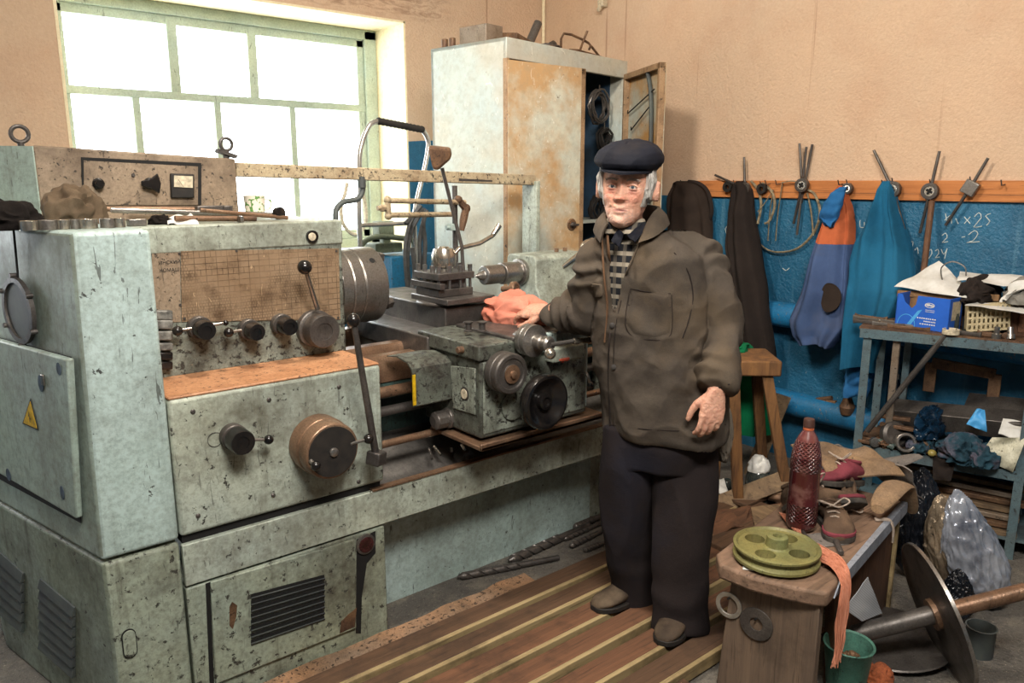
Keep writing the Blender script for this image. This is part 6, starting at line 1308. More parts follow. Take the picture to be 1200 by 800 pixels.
# flat disc on floor with steel bush
fc = P(1040, 748, Z=.02); fc.z = .03
m = MB(); m.rev(V((fc.x, fc.y, .022)), (-.05, .06, 1), [(.2, 0), (.205, .004), (.2, .008)], 64); tag(m.build('steel_disc', 'steel_dark'), 'flat dark steel disc lying on the floor under the shaft', 'disc')
q = P(1022, 737, Z=.04); m = MB(); m.rev(V((q.x, q.y, .036)), (0, 0, 1), [(.034, 0), (.034, .055), (.028, .058), (.028, .075), (.02, .078), (.02, .05)], 28); tag(m.build('steel_bush', 'steel_dark', bevel=.001), 'dark cylindrical steel bush standing beside the leaning paper', 'bush')
# leaning paper with lines of print
a, b, c_, d_2 = [PP(x_, y_, BB(0, -.012, 0), bv) for x_, y_ in ((1017, 676), (1033, 718), (1010, 728), (990, 713))]
t = NT('printed_paper'); t2 = t.math('SINE', t.math('MULTIPLY', t.sep(t.mapping(rot=(.5, .9, .4)))[0], 900)); M['printed'] = t.set(t.mix(t.ramp(t2, .6, .8, 0, .45), '#cfd4da', '#6a7078'), .8)
sheet([a, b, c_, d_2], 'printed_sheet', 'printed', 'printed white paper sheet leaning against the bench side board', 'paper', .002)
# green tin bucket
M['bucket'] = worn('bucket_green', '#4c8070', '#2e4a40', alt='#6a9a88', gs=9, ga=.6, cs=50, ca=.62, streak=0, rough=.4)
kc = P(994, 765, Z=.17); kr = .072; bkt = thing('green_bucket', V((kc.x, kc.y, 0)), 'dented green tin bucket standing in front of the bench side board', 'bucket')
m = MB(); c = V((kc.x, kc.y, 0)); m.rev(c, (0, 0, 1), [(.05, 0), (kr, .2), (kr + .004, .203), (kr + .002, .207), (kr - .004, .203), (.047, .004), (0, .004)], 36, cap=False); m.build('pail', 'bucket', bkt, smooth=50)
crumple(c + V((0, 0, .1)), .045, .045, .05, 40, 'offcut_lump', 'rusty', 'brown lump sticking up inside the green bucket', 'lump', amp=.4)
M['orange_lump'] = worn('orange_rust', '#a85a34', '#3a2218', gs=8, ga=.7, streak=0, rough=.9)
q = P(1030, 790, Z=.03); crumple(V((q.x, q.y, .0)), .05, .045, .05, 41, 'rusty_lump', 'orange_lump', 'orange rusty lump on the floor right of the green bucket', 'lump', amp=.2)
# can under the shaft
q = P(1146, 765, Z=0); can = thing('tin_can', V((q.x, q.y, 0)), 'dark open tin can standing on the floor under the shaft tube', 'can')
m = MB(); m.rev(V((q.x, q.y, 0)), (0, 0, 1), [(.045, 0), (.046, .1), (.049, .103), (.044, .104), (.042, .01), (0, .01)], 32, cap=False); m.build('body', 'louvre', can, smooth=50)
# foil sack and dark bags
M['foil'] = plain('foil_film', '#c3c9d4', .22, .45, .2, 6, '#4f5668', bd=.006); M['foil_brown'] = worn('dirty_foil', '#94806a', '#3a3028', alt='#b8a890', gs=9, ga=.7, cs=50, streak=0, rough=.3, metal=.5); M['bag_black'] = plain('black_film', '#101114', .22, 0, .2, 9, '#1e2128', bd=.004)
def tall_sack(c, w, d, h, seed, name, mat, lab, lean, amp=.22, fr=1.5):
    tmp = bmesh.new(); bmesh.ops.create_icosphere(tmp, subdivisions=6, radius=1)
    for v in tmp.verts:
        p = v.co.normalized(); q = p * fr + V((seed, seed * 2, 0)); w_ = V((noise.noise(q), noise.noise(q + V((7, 0, 0))), 0)) * 1.5
        rg = 1 - abs(noise.noise(V((q.x * 1.6, q.y * 1.6, q.z * .8)) + w_)) * 2; r2 = 1 - abs(noise.noise(q * 3.2 + w_)) * 2; r3 = noise.noise(q * 8)
        r4 = 1 - abs(noise.noise(V((q.x * 6, q.y * 6, q.z * 3)) + w_)) * 2; k = 1 + amp * (rg * .7 + r2 * .5 + r4 * .3 + r3 * .15 - .6); zz_ = (p.z + 1) / 2; tp_ = 1 - .55 * zz_ ** 1.5
        v.co = V(c) + RT * (p.x * w * k * tp_ + lean[0] * zz_) + FH * (p.y * d * k * tp_ + lean[1] * zz_) + V((0, 0, max(0.001, zz_ * h * (1 + .05 * r2))))
    m = MB(); m.bm.free(); m.bm = tmp; o = m.build(name, mat, smooth=75); return tag(o, lab, 'bag')
q = P(1175, 728, Z=0); tall_sack(q + FH * .1, .13, .10, .46, 3, 'foil_sack', 'foil', 'shiny silvery foil sack slumped against the right rack leg', (-.17, .0), .16, 1.1)
q = P(1140, 715, Z=0); tall_sack(q + FH * .08, .11, .09, .42, 8, 'dirty_foil_sack', 'foil_brown', 'brown stained foil sack in front of the silvery one', (-.13, .0), .16, 1.2)
q = P(1100, 700, Z=0); tall_sack(q + FH * .16, .12, .1, .46, 12, 'black_bag', 'bag_black', 'black bag standing behind the steel disc', (-.03, .0))
q = P(1120, 730, Z=0); tall_sack(q + FH * .02, .07, .06, .2, 17, 'small_black_bag', 'bag_black', 'small crumpled black bag at the foot of the foil sacks', (.0, .0))
# ------------------------------------------------------------------ things lying on the lathe head
HZ = 1.474; HZ2 = HT + .004
M['rag_brown'] = fabric('oily_rag', '#6a5a48', '#33291f', s=9, alt='#7d6e5c')
c = P(92, 262, Z=HZ); c = V((.53, 2.62, HZ + .001)); c = P(88, 262, Y=2.62); crumple(V((c.x, c.y, HZ)), .078, .06, .085, 51, 'oily_rag', 'rag_brown', 'crumpled oily brown rag lying on the left end of the lathe head', 'rag', fr=1.5, amp=.35)
M['rag_black'] = fabric('black_rag', '#1c1714', '#0a0808')
c = P(4, 268, Y=2.45); crumple(V((c.x, c.y, HZ)), .09, .08, .055, 52, 'black_rag', 'rag_black', 'black rag at the far left edge on top of the end guard', 'rag')
rg0 = None
for i, (px, w, l) in enumerate(((34, 20, 'leftmost of the bearing rings lined up on the end guard'), (56, 20, 'second bearing ring from the left on the end guard'), (74, 14, 'third bearing ring from the left, in front of the oily rag'), (88, 10, 'small bearing ring in front of the oily rag'), (104, 20, 'bearing ring with a hole, below the right part of the oily rag'), (126, 16, 'bright bearing ring right of the oily rag'), (141, 12, 'rightmost of the bearing rings on the end guard'))):
    c = P(px, 266, Y=2.34); c = V((c.x, 2.34, HZ + .001 + .0125)); r = w / 2 * (c - CAMP).dot(FW) / FPX
    m = MB(); m.ring(c, (0, 0, 1), r, r * .78, .025, 28); tag(m.build('bearing_ring', 'steel' if i % 2 else 'steel_bright', bevel=.001), l, 'ring', 'bearing rings on the end guard')
rods = [((122, 240), (262, 246), 2.74, .0085, 'way_brown', 'long brass-coloured rod lying lowest along the lathe head top'), ((130, 246), (330, 252), 2.64, .009, 'steel', 'long grey rod lying in front of the brass one on the lathe head'), ((205, 256), (300, 256), 2.52, .009, 'rusty', 'rusty square bar at the front right of the lathe head top'), ((152, 236), (255, 245), 2.80, .007, 'rusty', 'thin rusty bar lying against the instrument panel'), ((235, 246), (337, 256), 2.58, .007, 'way_brown', 'brown tool shaft reaching toward the mug')]
for i, (a, b, yy, r, mt, l) in enumerate(rods):
    p, q = P(*a, Y=yy), P(*b, Y=yy); p.z = max(HZ2 + r, min(p.z, HZ2 + .045)); q.z = max(HZ2 + r, min(q.z, HZ2 + .045)); m = MB(); m.cyl(p, q, r, seg=12); tag(m.build('metal_rod', mt), l, 'rod')
c = P(248, 250, Y=2.66); m = MB(); m.cbox(V((c.x, 2.66, HZ2 + .04)), (.10, .03, .022)); m.cbox(V((c.x + .05, 2.66, HZ2 + .035)), (.03, .045, .03)); tag(m.build('tool_holder', 'steel_dark', bevel=.003), 'dark tool holder clamped across the rods by the mug', 'tool')
sheet([V((x_, y_, HZ2 + z_)) for x_, y_, z_ in ((.70, 2.50, .002), (.79, 2.48, .004), (.80, 2.60, .03), (.73, 2.6, .012))], 'paper_scrap', 'paper', 'crumpled white paper scrap on the lathe head behind the bearing rings', 'paper', .012)
crumple(V((P(188, 258, Y=2.55).x, 2.55, HZ2)), .035, .025, .022, 55, 'rag_knot', 'rag_black', 'small dark rag knot on the lathe head beside the paper scrap', 'rag')
c = P(325, 252, Y=2.6); m = MB(); m.rev(V((c.x, 2.6, HZ2 + .022)), (.3, -1, .1), [(.021, 0), (.021, .02), (.012, .024)], 20); tag(m.build('lever_ball', 'black'), 'black round knob lying at the right end of the lathe head top', 'knob')
for i, (px, l) in enumerate(((160, 'small steel block left of the paper scrap on the lathe head'), (282, 'short bright pin on the front edge of the lathe head'))):
    c = P(px, 258, Y=2.5); m = MB(); m.cbox(V((c.x, 2.5, HZ2 + .011)), (.05 if i == 0 else .012, .03, .02)); tag(m.build('steel_block', 'steel', bevel=.002), l, 'block')
M['ceramic'] = plain('ceramic', '#dcd2be', .2, 0, .1, 30)
c = P(299, 250, Y=2.95); c = V((c.x, 2.95, HZ2)); mug = thing('mug', c, 'pale mug with green pattern standing at the back of the lathe head', 'mug')
t = NT('mug_print'); n1_ = t.ramp(t.noise(60, 2, .5), .58, .6); M['mug'] = t.set(t.mix(n1_, '#e6dccb', '#5c8a4a'), .2)
m = MB(); m.rev(c, (0, 0, 1), [(.03, 0), (.036, .003), (.04, .07), (.042, .078), (.038, .078), (.034, .01), (0, .008)], 32, cap=False); m.build('cup', 'mug', mug, smooth=50)
m = MB(); m.tube([c + V((.038, -.0, .062)), c + V((.062, -.002, .058)), c + V((.062, -.002, .03)), c + V((.037, 0, .02))], .005, 8, smooth=5); m.build('handle', 'mug', mug)
# ------------------------------------------------------------------ behind the lathe: hand cart, blue tank, cables
M['chrome'] = plain('tube_steel', '#c9c8c4', .25, .8, .1, 20)
cy = 3.55
cart = thing('hand_cart', P(455, 250, Y=cy) * 1.0 - V((0, 0, P(455, 250, Y=cy).z)), 'hand cart with bent steel tube handle and black grip behind the lathe', 'cart')
hp = [P(*q, Y=cy) for q in ((421, 262), (422, 230), (421, 190), (424, 168), (433, 147), (443, 142))]; hp = [V((hp[0].x, cy, .02))] + hp
m = MB(); m.tube(hp + [P(450, 142, Y=cy)], .013, 12, smooth=4); m.build('frame_tube', 'chrome', cart)
hp2 = [P(*q, Y=cy) for q in ((494, 151), (500, 160), (502, 172), (497, 200), (486, 250), (487, 300))]
m = MB(); m.tube(hp2 + [V((hp2[-1].x, cy, .02))], .013, 12, smooth=4); m.build('frame_tube', 'chrome', cart)
g0, g1 = P(442, 141.5, Y=cy), P(496, 152, Y=cy); m = MB(); m.tube([g0 + (g1 - g0) * (i / 24) for i in range(25)], [.0165 + (.003 if i % 2 else 0) for i in range(25)], 14); m.build('grip', 'black_matte', cart)
q0, q1 = hp[1].copy(), hp2[4].copy(); z_ = P(470, 262, Y=cy).z
m = MB(); m.cyl(V((hp[0].x, cy, z_)), V((hp2[-1].x, cy, z_)), .011, seg=12); m.cyl(V((hp[0].x, cy, .5)), V((hp2[-1].x, cy, .5)), .011, seg=12); m.build('cross_tube', 'chrome', cart)
M['tank'] = worn('tank_blue', '#1f6b92', '#153f58', gs=4, ga=.5, streak=.1, rough=.4)
ta, tb = P(452, 298, Y=3.75), P(480, 298, Y=3.75); tz = ta.z
tk = thing('welding_unit', V(((ta.x + tb.x) / 2, 3.85, 0)), 'blue box-shaped machine with green fittings standing between lathe and window', 'machine')
m = MB(); m.box((ta.x - .05, 3.62, 0.0), (tb.x + .12, 4.0, tz)); m.build('casing', 'tank', tk, bevel=.01)
M['fit_green'] = worn('fitting_green', '#6f7a64', '#3b4236', gs=8, ga=.6, streak=0)
def fx(x0, y0, x1, y1, yy, dep, nm):
    a, b = P(x0, y1, Y=yy), P(x1, y0, Y=yy); m = MB(); m.box((a.x, yy, a.z), (b.x, yy + dep, b.z)); return m.build(nm, 'fit_green', tk, bevel=.006)
fx(441, 284, 472, 297, 3.66, .12, 'terminal_block'); fx(445, 259, 462, 278, 3.68, .08, 'valve_block'); fx(450, 276, 458, 286, 3.7, .05, 'valve_neck')
m = MB(); m.tube([P(*q, Y=3.64) for q in ((420, 292), (430, 281), (445, 277), (470, 279), (484, 282), (487, 300), (487, 330))], .015, 10, smooth=5); m.build('green_hose', 'fit_green', tk)
M['hose_grey'] = plain('grey_hose', '#4a4c4c', .5, 0, .3, 30, '#2a2b2b')
hs_ = [((497, 245), (486, 262), (479, 285), (478, 320), (484, 350)), ((493, 241), (482, 258), (475, 290), (477, 330), (480, 352)), ((498, 252), (492, 280), (492, 310), (489, 345)), ((500, 246), (496, 262), (498, 285), (497, 318)), ((475, 262), (488, 250), (498, 246)), ((483, 290), (486, 320), (482, 345))]
for i, h in enumerate(hs_):
    m = MB(); m.tube([P(*q, Y=3.52 - .02 * i) for q in h] + [P(h[-1][0], 380, Y=3.52 - .02 * i)] if i not in (4,) else [P(*q, Y=3.5) for q in h], .0125, 8, smooth=5); tag(m.build('grey_hose', 'hose_grey'), ['outermost left grey hose hanging beside the metal cabinet', 'grey hose nearest the blue machine casing', 'grey hose in the middle of the hanging bundle', 'rightmost grey hose hanging against the metal cabinet', 'short grey hose crossing the top of the hose bundle', 'thin grey hose behind the hose bundle'][i], 'hose', 'hoses behind the lathe')
for i, h in enumerate((((435, 250), (428, 270), (425, 285)), ((430, 214), (423, 245), (420, 262)))):
    pass
m = MB(); m.tube([P(*q, Y=4.2) for q in ((407, 214), (404, 228), (400, 240), (402, 262), (416, 275), (428, 262), (428, 240), (424, 225))], .012, 8, smooth=5); tag(m.build('white_cable', 'white_plug'), 'white cable looping down beside the window jamb', 'cable')
tag(MB().box((P(455, 352, Y=3.4).x, 3.28, .955), (P(455, 352, Y=3.4).x + .35, 3.5, .97)).build('white_board', 'paper'), 'white sheet lying behind the lathe bed near the tool post', 'sheet') if False else None
# ------------------------------------------------------------------ the man
MA = math.radians(26)
CN = (-FH * math.cos(MA) - RT * math.sin(MA)).normalized(); CM = (RT * math.cos(MA) - FH * math.sin(MA)).normalized(); ZU = V((0, 0, 1))
def PD(px, py, d): return P(px, py, D=d)
foot = (P(742, 712, Z=.055) + P(795, 735, Z=.055)) / 2
man = thing('person', V((foot.x, foot.y, .055)), 'man in dark flat cap and worn grey-brown work jacket, one hand on an orange rag', 'person')
def ringpts(c, mx, nx, hw, hf, hb, n=48, p=.85):
    """closed section: half width hw along mx, hf toward nx, hb away"""
    out = []
    for k in range(n):
        a = 2 * PI * k / n; ca, sa = math.cos(a), math.sin(a)
        out.append(c + mx * (hw * abs(ca) ** p * (1 if ca > 0 else -1)) + nx * ((hf if sa > 0 else hb) * abs(sa) ** p * (1 if sa > 0 else -1)))
    return out
def limb(m, pts, rs, seg=20, k=6):
    P_ = crom([V(p) for p in pts], k); Rr = [x.x for x in crom([V((r, 0, 0)) for r in rs], k)]
    m.tube(P_, Rr, seg); return m
def remesh(m, vox, smooth_it=4, disp=None):
    me = bpy.data.meshes.new('tmp'); bmesh.ops.recalc_face_normals(m.bm, faces=m.bm.faces); m.bm.to_mesh(me); m.bm.free(); ob = bpy.data.objects.new('tmp', me); COL.objects.link(ob)
    r = ob.modifiers.new('r', 'REMESH'); r.mode = 'VOXEL'; r.voxel_size = vox; r.adaptivity = 0
    if smooth_it: s_ = ob.modifiers.new('s', 'SMOOTH'); s_.iterations = smooth_it; s_.factor = .5
    dg = bpy.context.evaluated_depsgraph_get(); dg.update(); nm_ = bpy.data.meshes.new_from_object(ob.evaluated_get(dg)); bpy.data.objects.remove(ob); bpy.data.meshes.remove(me)
    out = MB(); out.bm.from_mesh(nm_); bpy.data.meshes.remove(nm_)
    if disp:
        out.bm.normal_update(); mv = [(v, disp(v.co, v.normal)) for v in out.bm.verts]
        for v, d in mv: v.co += v.normal * d
    return out
# head frame
HA = math.radians(19); HF = (-FH * math.cos(HA) - RT * math.sin(HA)).normalized(); HX = (RT * math.cos(HA) - FH * math.sin(HA)).normalized()
tilt_ = math.radians(3); HXt = (HX * math.cos(tilt_) - ZU * math.sin(tilt_)).normalized(); HZt = HX * math.sin(tilt_) + ZU * math.cos(tilt_)
HO = PD(734.5, 218.5, 2.53)
def HP(x, y, z): return HO + HXt * x - HF * y + HZt * z       # x viewer right, y to the back, z up from eye level
prof = [(-.130, .012, .070, -.045), (-.124, .030, .086, .0), (-.112, .044, .094, .02), (-.095, .054, .094, .035), (-.075, .062, .091, .055), (-.05, .069, .088, .072), (-.025, .074, .085, .086), (0, .077, .083, .096), (.03, .078, .087, .101), (.06, .076, .080, .1), (.09, .068, .062, .088), (.11, .05, .036, .06), (.12, .018, .012, .02)]
def lerp_prof(z):
    for a, b in zip(prof, prof[1:]):
        if a[0] <= z <= b[0]:
            t_ = (z - a[0]) / (b[0] - a[0]); t_ = t_ * t_ * (3 - 2 * t_) if False else t_; return [a[i] + (b[i] - a[i]) * t_ for i in range(1, 4)]
    return list(prof[-1][1:])
def g2(x, z, cx_, cz, sx_, sz_): return math.exp(-((x - cx_) / sx_) ** 2 - ((z - cz) / sz_) ** 2)
def face(x, z):
    ax_ = abs(x); d = 0
    if -.05 < z < .03:      # nose ridge growing to the tip
        tt = min(1, max(0, (.018 - z) / .054)); d += (.005 + .021 * tt ** 1.3) * math.exp(-(x / (.0075 + .0055 * tt)) ** 2) * (1 if z > -.036 else math.exp(-((z + .036) / .0085) ** 2))
    d += .011 * g2(ax_, z, .0145, -.037, .0065, .0075)
    d += .0055 * g2(ax_, z, .028, .022, .018, .007) - .012 * g2(ax_, z, .031, .001, .0155, .0105) - .004 * g2(ax_, z, .013, .008, .006, .01)
    d += .004 * g2(ax_, z, .033, .0105, .015, .0035) + .0045 * g2(ax_, z, .033, -.0145, .0145, .005) - .0025 * g2(ax_, z, .034, -.0225, .015, .003)
    d += .0065 * g2(ax_, z, .045, -.034, .016, .016) - .006 * g2(ax_, z, .052, -.068, .012, .02)
    u = (z + .032) / (-.05); 
    if 0 < u < 1.25: d -= .0038 * math.exp(-((ax_ - (.0185 + .016 * u)) / .0036) ** 2) * min(1, u * 4) ; d += .002 * math.exp(-((ax_ - (.026 + .016 * u)) / .006) ** 2)
    zm_ = z - 9 * min(ax_, .028) ** 2; d += .0040 * g2(x, zm_, 0, -.0655, .024, .005) - .0042 * g2(x, zm_, 0, -.0722, .029, .0022) + .0048 * g2(x, zm_, 0, -.079, .020, .005) - .004 * g2(x, z, 0, -.089, .02, .005) - .0035 * g2(ax_, z, .034, -.067, .004, .006)
    d += .006 * g2(x, z, 0, -.108, .02, .012) - .002 * g2(x, z, 0, -.056, .004, .007)
    d += .0016 * math.sin(z * 620 + 8 * ax_) * g2(x, z, 0, .043, .045, .018) - .0018 * g2(x, z, .006, .016, .0018, .008) - .0018 * g2(x, z, -.006, .016, .0018, .008)
    for q_ in (0, 1, 2): d -= .0012 * math.exp(-((ax_ - .056) / .010) ** 2 - ((z - .004 + .008 * q_ + (ax_ - .05) * (.5 - .5 * q_) * -1) / .0014) ** 2)
    return d
m = MB(); rings = []; NS = 120
zs = [-.130 + i * .0028 for i in range(90)]
for z in zs:
    if z > .12: break
    w_, f_, b_ = lerp_prof(z); rg = []
    for k in range(NS):
        a = 2 * PI * k / NS; x = w_ * math.cos(a); sa = math.sin(a); y = -f_ * abs(sa) ** .8 if sa > 0 else -b_ * -1 * abs(sa) ** .9
        if sa > 0: y -= face(x, z) * min(1, sa * 2.2)
        rg.append(HP(x, y, z))
    rings.append(rg)
m.loft(rings)
for s_ in (-1, 1):     # ears
    er = []
    for j, (t_, rr) in enumerate(((0, .5), (.3, .9), (.7, 1.), (1, .9))):
        er.append([HP(s_ * (.072 + .032 * t_), .010 + .012 * t_ + math.cos(a) * .017 * rr, -.008 + math.sin(a) * .032 * rr - (.004 if math.sin(a) < 0 else 0)) for a in [2 * PI * k / 20 for k in range(20)]])
    m.loft(er)
# neck, trunk, arms, legs
limb(m, [HP(0, .02, -.075), HP(0, .03, -.11), PD(741, 275, 2.585), PD(750, 300, 2.59)], [.056, .055, .058, .09])
TR = [(283, 752, .12, .085), (300, 757, .17, .10), (340, 760, .165, .11), (400, 766, .15, .11), (450, 772, .155, .11), (500, 772, .165, .12), (520, 770, .13, .1)]
m.loft([ringpts(PD(cx_, py, 2.58), CM, CN, hw, hd, hd, 32) for py, cx_, hw, hd in TR])
shL, elL, wrL = PD(815, 304, 2.55), PD(846, 388, 2.50), PD(839, 459, 2.345)
shR, elR, wrR = PD(702, 303, 2.60), PD(690, 366, 2.64), PD(640, 364, 2.83)
limb(m, [PD(790, 300, 2.58), shL, shL.lerp(elL, .5), elL, elL.lerp(wrL, .45), wrL], [.05, .055, .045, .04, .037, .025])
limb(m, [PD(725, 300, 2.58), shR, shR.lerp(elR, .5), elR, elR.lerp(wrR, .45), wrR], [.05, .055, .045, .04, .037, .0245])
hipL, knL, anL = PD(797, 505, 2.56), PD(799, 615, 2.51), PD(800, 728, 2.475); hipR, knR, anR = PD(738, 505, 2.6), PD(736, 600, 2.635), PD(742, 698, 2.67)
limb(m, [hipL + ZU * .05, hipL, knL, anL, anL - ZU * .05], [.07, .08, .055, .04, .035]); limb(m, [hipR + ZU * .05, hipR, knR, anR, anR - ZU * .03], [.07, .08, .055, .04, .035])
def hand(m, wr, dirv, back, sc=1., curl=(.3, .35, .3), thumb=1, spread=.07, fan=None):
    """palm with four jointed fingers and a thumb leaving its side; back = normal of the back of the hand"""
    d = V(dirv).normalized(); b = (V(back) - d * V(back).dot(d)).normalized(); s_ = d.cross(b) * thumb   # s_ points to the thumb side
    L = .098 * sc; rr = []
    for t_, w_, h_ in ((-.12, .026, .021), (.0, .028, .02), (.25, .036, .0175), (.55, .041, .0155), (.85, .042, .013), (1.0, .039, .010)):
        rr.append(ringpts(wr + d * L * t_, s_, b, w_ * sc, h_ * sc, h_ * sc, 24, .75))
    m.loft(rr)
    for i, (off, ln, r_) in enumerate(((.030, .072, .0088), (.0105, .080, .0092), (-.0095, .075, .0088), (-.0285, .059, .0078))):
        p = wr + d * L * (.93 - .03 * abs(i - 1)) + s_ * off * sc; ang = 0; dd = (d + s_ * off * spread * 40 * .3).normalized(); pts = [p - d * .02, p + b * .002]; rs = [r_ * 1.05, r_ * 1.12]
        for j, (fr_, cu) in enumerate(zip((.45, .31, .24), curl)):
            ang += cu * (1 + .12 * i); q = dd * math.cos(ang) - b * math.sin(ang); p = p + q * ln * fr_ * sc; pts.append(p); rs.append(r_ * (1.0, .95, .8)[j])
            if j < 2: pts[-1] = p + b * .001
        m.tube(crom([V(x) for x in pts], 3), [v.x * sc for v in crom([V((r, 0, 0)) for r in rs], 3)], 14)
        m.sph(pts[-1], rs[-1] * sc, sub=2)
    p = wr + d * L * .18 + s_ * .02 * sc - b * .006; pts = [p]; rs = [.014]
    for ln, (x_, y_, z_), r_ in ((.042, (.72, .65, -.25), .0125), (.034, (.9, .30, -.25), .0105), (.026, (.96, .12, -.3), .0085)):
        p = p + (d * x_ + s_ * y_ + b * z_).normalized() * ln * sc; pts.append(p); rs.append(r_)
    m.tube(crom(pts, 3), [v.x * sc for v in crom([V((r, 0, 0)) for r in rs], 3)], 14); m.sph(pts[-1], rs[-1] * sc, sub=2)
hand(m, wrL, PD(829, 512, 2.33) - wrL, -FH * .9 + RT * .12, 1.0, (.22, .42, .35), thumb=1 if (PD(829, 512, 2.33) - wrL).cross(-FH).dot(-RT) > 0 else -1, spread=.05)
dR = PD(598, 364, 2.93) - wrR; bR = ZU * .8 - FH * .5
hand(m, wrR, dR, bR, 1.0, (.28, .5, .4), thumb=1 if dR.cross(bR).dot(-FH - ZU * .3) > 0 else -1, spread=.06)
def veins(p, n): return .0012 * noise.noise(p * 60) + .0007 * noise.noise(p * 160)
body = remesh(m, .0032, 3, veins)
t = NT('skin')
vm = t.n('ShaderNodeVectorMath'); vm.operation = 'SUBTRACT'; t.l(t.tc, vm.inputs[0]); hoff = HO - ORG[man.name]; vm.inputs[1].default_value = hoff
def dotn(vec):
    d = t.n('ShaderNodeVectorMath'); d.operation = 'DOT_PRODUCT'; t.l(vm.outputs[0], d.inputs[0]); d.inputs[1].default_value = vec; return d.outputs['Value']
sxn = dotn(HXt); szn = dotn(HZt); axn = t.math('ABSOLUTE', sxn)
def blob(cx_, cz, rx, rz, s0=.4, s1=1.):     # mask 1 inside an ellipse on the face
    a = t.math('POWER', t.math('MULTIPLY', t.math('SUBTRACT', axn, cx_), 1 / rx), 2); b = t.math('POWER', t.math('MULTIPLY', t.math('SUBTRACT', szn, cz), 1 / rz), 2)
    return t.ramp(t.math('ADD', a, b), s0, s1, 1, 0)
ishead = t.math('GREATER_THAN', szn, -.14)
c = t.mix(t.ramp(t.noise(28, 6, .65), .35, .7), '#d3a48c', '#b9836c')
c = t.mix(t.ramp(t.noise(90, 4, .6), .5, .75, 0, .5), c, '#a06a58')
def onhead(mask, amt, col): 
    global c
    c = t.mix(t.math('MULTIPLY', t.math('MULTIPLY', mask, ishead), amt), c, col)
onhead(blob(.04, -.028, .024, .022, 0, 1.2), .45, '#b4604c'); onhead(blob(0, -.036, .02, .014, 0, 1.2), .5, '#b4604c'); onhead(blob(.033, -.012, .017, .010, 0, 1.1), .5, '#8a4a3e')
onhead(t.math('MULTIPLY', blob(0, -.095, .055, .035, .3, 1.3), t.ramp(t.noise(260, 3, .6), .4, .6)), .55, '#a39a92')
onhead(blob(0, -.073, .024, .0055, .4, 1.2), .7, '#93504a'); onhead(blob(0, -.0725, .023, .0018, .3, 1.2), .8, '#4a221e')
onhead(t.math('MULTIPLY', blob(.032, .022, .018, .0045, .3, 1.2), t.ramp(t.noise(200, 3, .6), .35, .6)), .7, '#9a8d84')
M['skin'] = t.set(c, .52, 0, bump=t.math('ADD', t.noise(140, 4, .6), t.math('MULTIPLY', t.noise(45, 5, .6), 1.2)), bd=.0035, Subsurface_Weight=.08, Subsurface_Scale=.01)
bo_ = body.build('body', 'skin', man, smooth=180)
# eyes
M['brow'] = plain('brow_hair', '#9c948a', .8, 0, .2, 90); M['eye'] = plain('eye_white', '#cfc2b8', .15, 0, .05, 30); M['iris'] = plain('iris', '#4a5660', .1, 0, .2, 60)
for s_ in (-1, 1):
    c_ = HP(s_ * .0325, -.0665, .0005); m = MB(); m.sph(c_, .0135, sub=3); e = m.build('eye', 'eye', man)
    gz = (CAMP - RT * .25 - c_).normalized(); m = MB(); m.rev(c_ + gz * .0118, gz, [(.0056, 0), (.005, .0016), (.002, .002)], 20); m.build('iris', 'iris', e); m = MB(); m.rev(c_ + gz * .0137, gz, [(.0024, 0), (.0018, .0004)], 14); m.build('pupil', 'black', e)
    m = MB(); m.tube([HP(s_ * (.0325 + x_), -.0800 + abs(x_) * .25, .0078 - abs(x_) * .16 + z_) for x_, z_ in ((-.016, -.003), (-.008, -.0006), (0, 0), (.008, -.001), (.016, -.0035))], .0028, 8, smooth=3); m.build('eyelid', 'skin', man)
    m = MB(); m.tube([HP(s_ * (.0325 + x_), -.0797 + abs(x_) * .25, -.0082 + abs(x_) * .12) for x_ in (-.015, -.008, 0, .008, .015)], .002, 8, smooth=3); m.build('eyelid', 'skin', man)
for s_ in (-1, 1):
    for j in range(7):
        x_ = .016 + .0055 * j; zb_ = .0195 + .004 * math.sin(j / 6 * PI); m = MB(); m.tube([HP(s_ * x_, -.0935 + x_ * .33, zb_ - .002), HP(s_ * (x_ + .003), -.0965 + x_ * .33, zb_ + .002), HP(s_ * (x_ + .007), -.0935 + x_ * .36, zb_ + .003)], [.0018, .0022, .0008], 6); m.build('eyebrow_tuft', 'brow', man)
# hair: side and back tufts
t = NT('grey_hair'); hn = t.noise(1, 4, .6, sc=(240, 240, 22)); M['hair'] = t.set(t.mix(t.ramp(hn, .35, .65), '#c9c6bf', '#7a756e'), .6, 0, bump=hn, bd=.003)
m = MB(); rings = []
for i in range(22):
    z = .062 - i * .0058; s_ = i / 21; w_, f_, b_ = lerp_prof(z); rg = []; rg2 = []
    for k in range(61):
        a = math.radians(-22 - (136 + 0) * k / 60) if False else math.radians(28 - 236 * k / 60)
        lim = 1.0
        off = .011 + .004 * noise.noise(V((k * .5, i * .25, 1))) + .003 * math.sin(k * 1.9 + i * .2)
        cut = max(0, 1 - abs(k - 30) / 30); fade = 1 if s_ < .55 + .45 * cut ** .3 else .1
        x = (w_ + off * fade) * math.cos(a); sa = math.sin(a); y = -(f_ + off) * abs(sa) ** .8 if sa > 0 else (b_ + off * fade) * abs(sa) ** .9
        rg.append(HP(x, y, z)); x2 = (w_ - .006) * math.cos(a); y2 = -(f_ - .006) * abs(sa) ** .8 if sa > 0 else (b_ - .006) * abs(sa) ** .9; rg2.append(HP(x2, y2, z))
    rings.append(rg + rg2[::-1])
m.loft(rings); m.build('hair', 'hair', man, smooth=60)
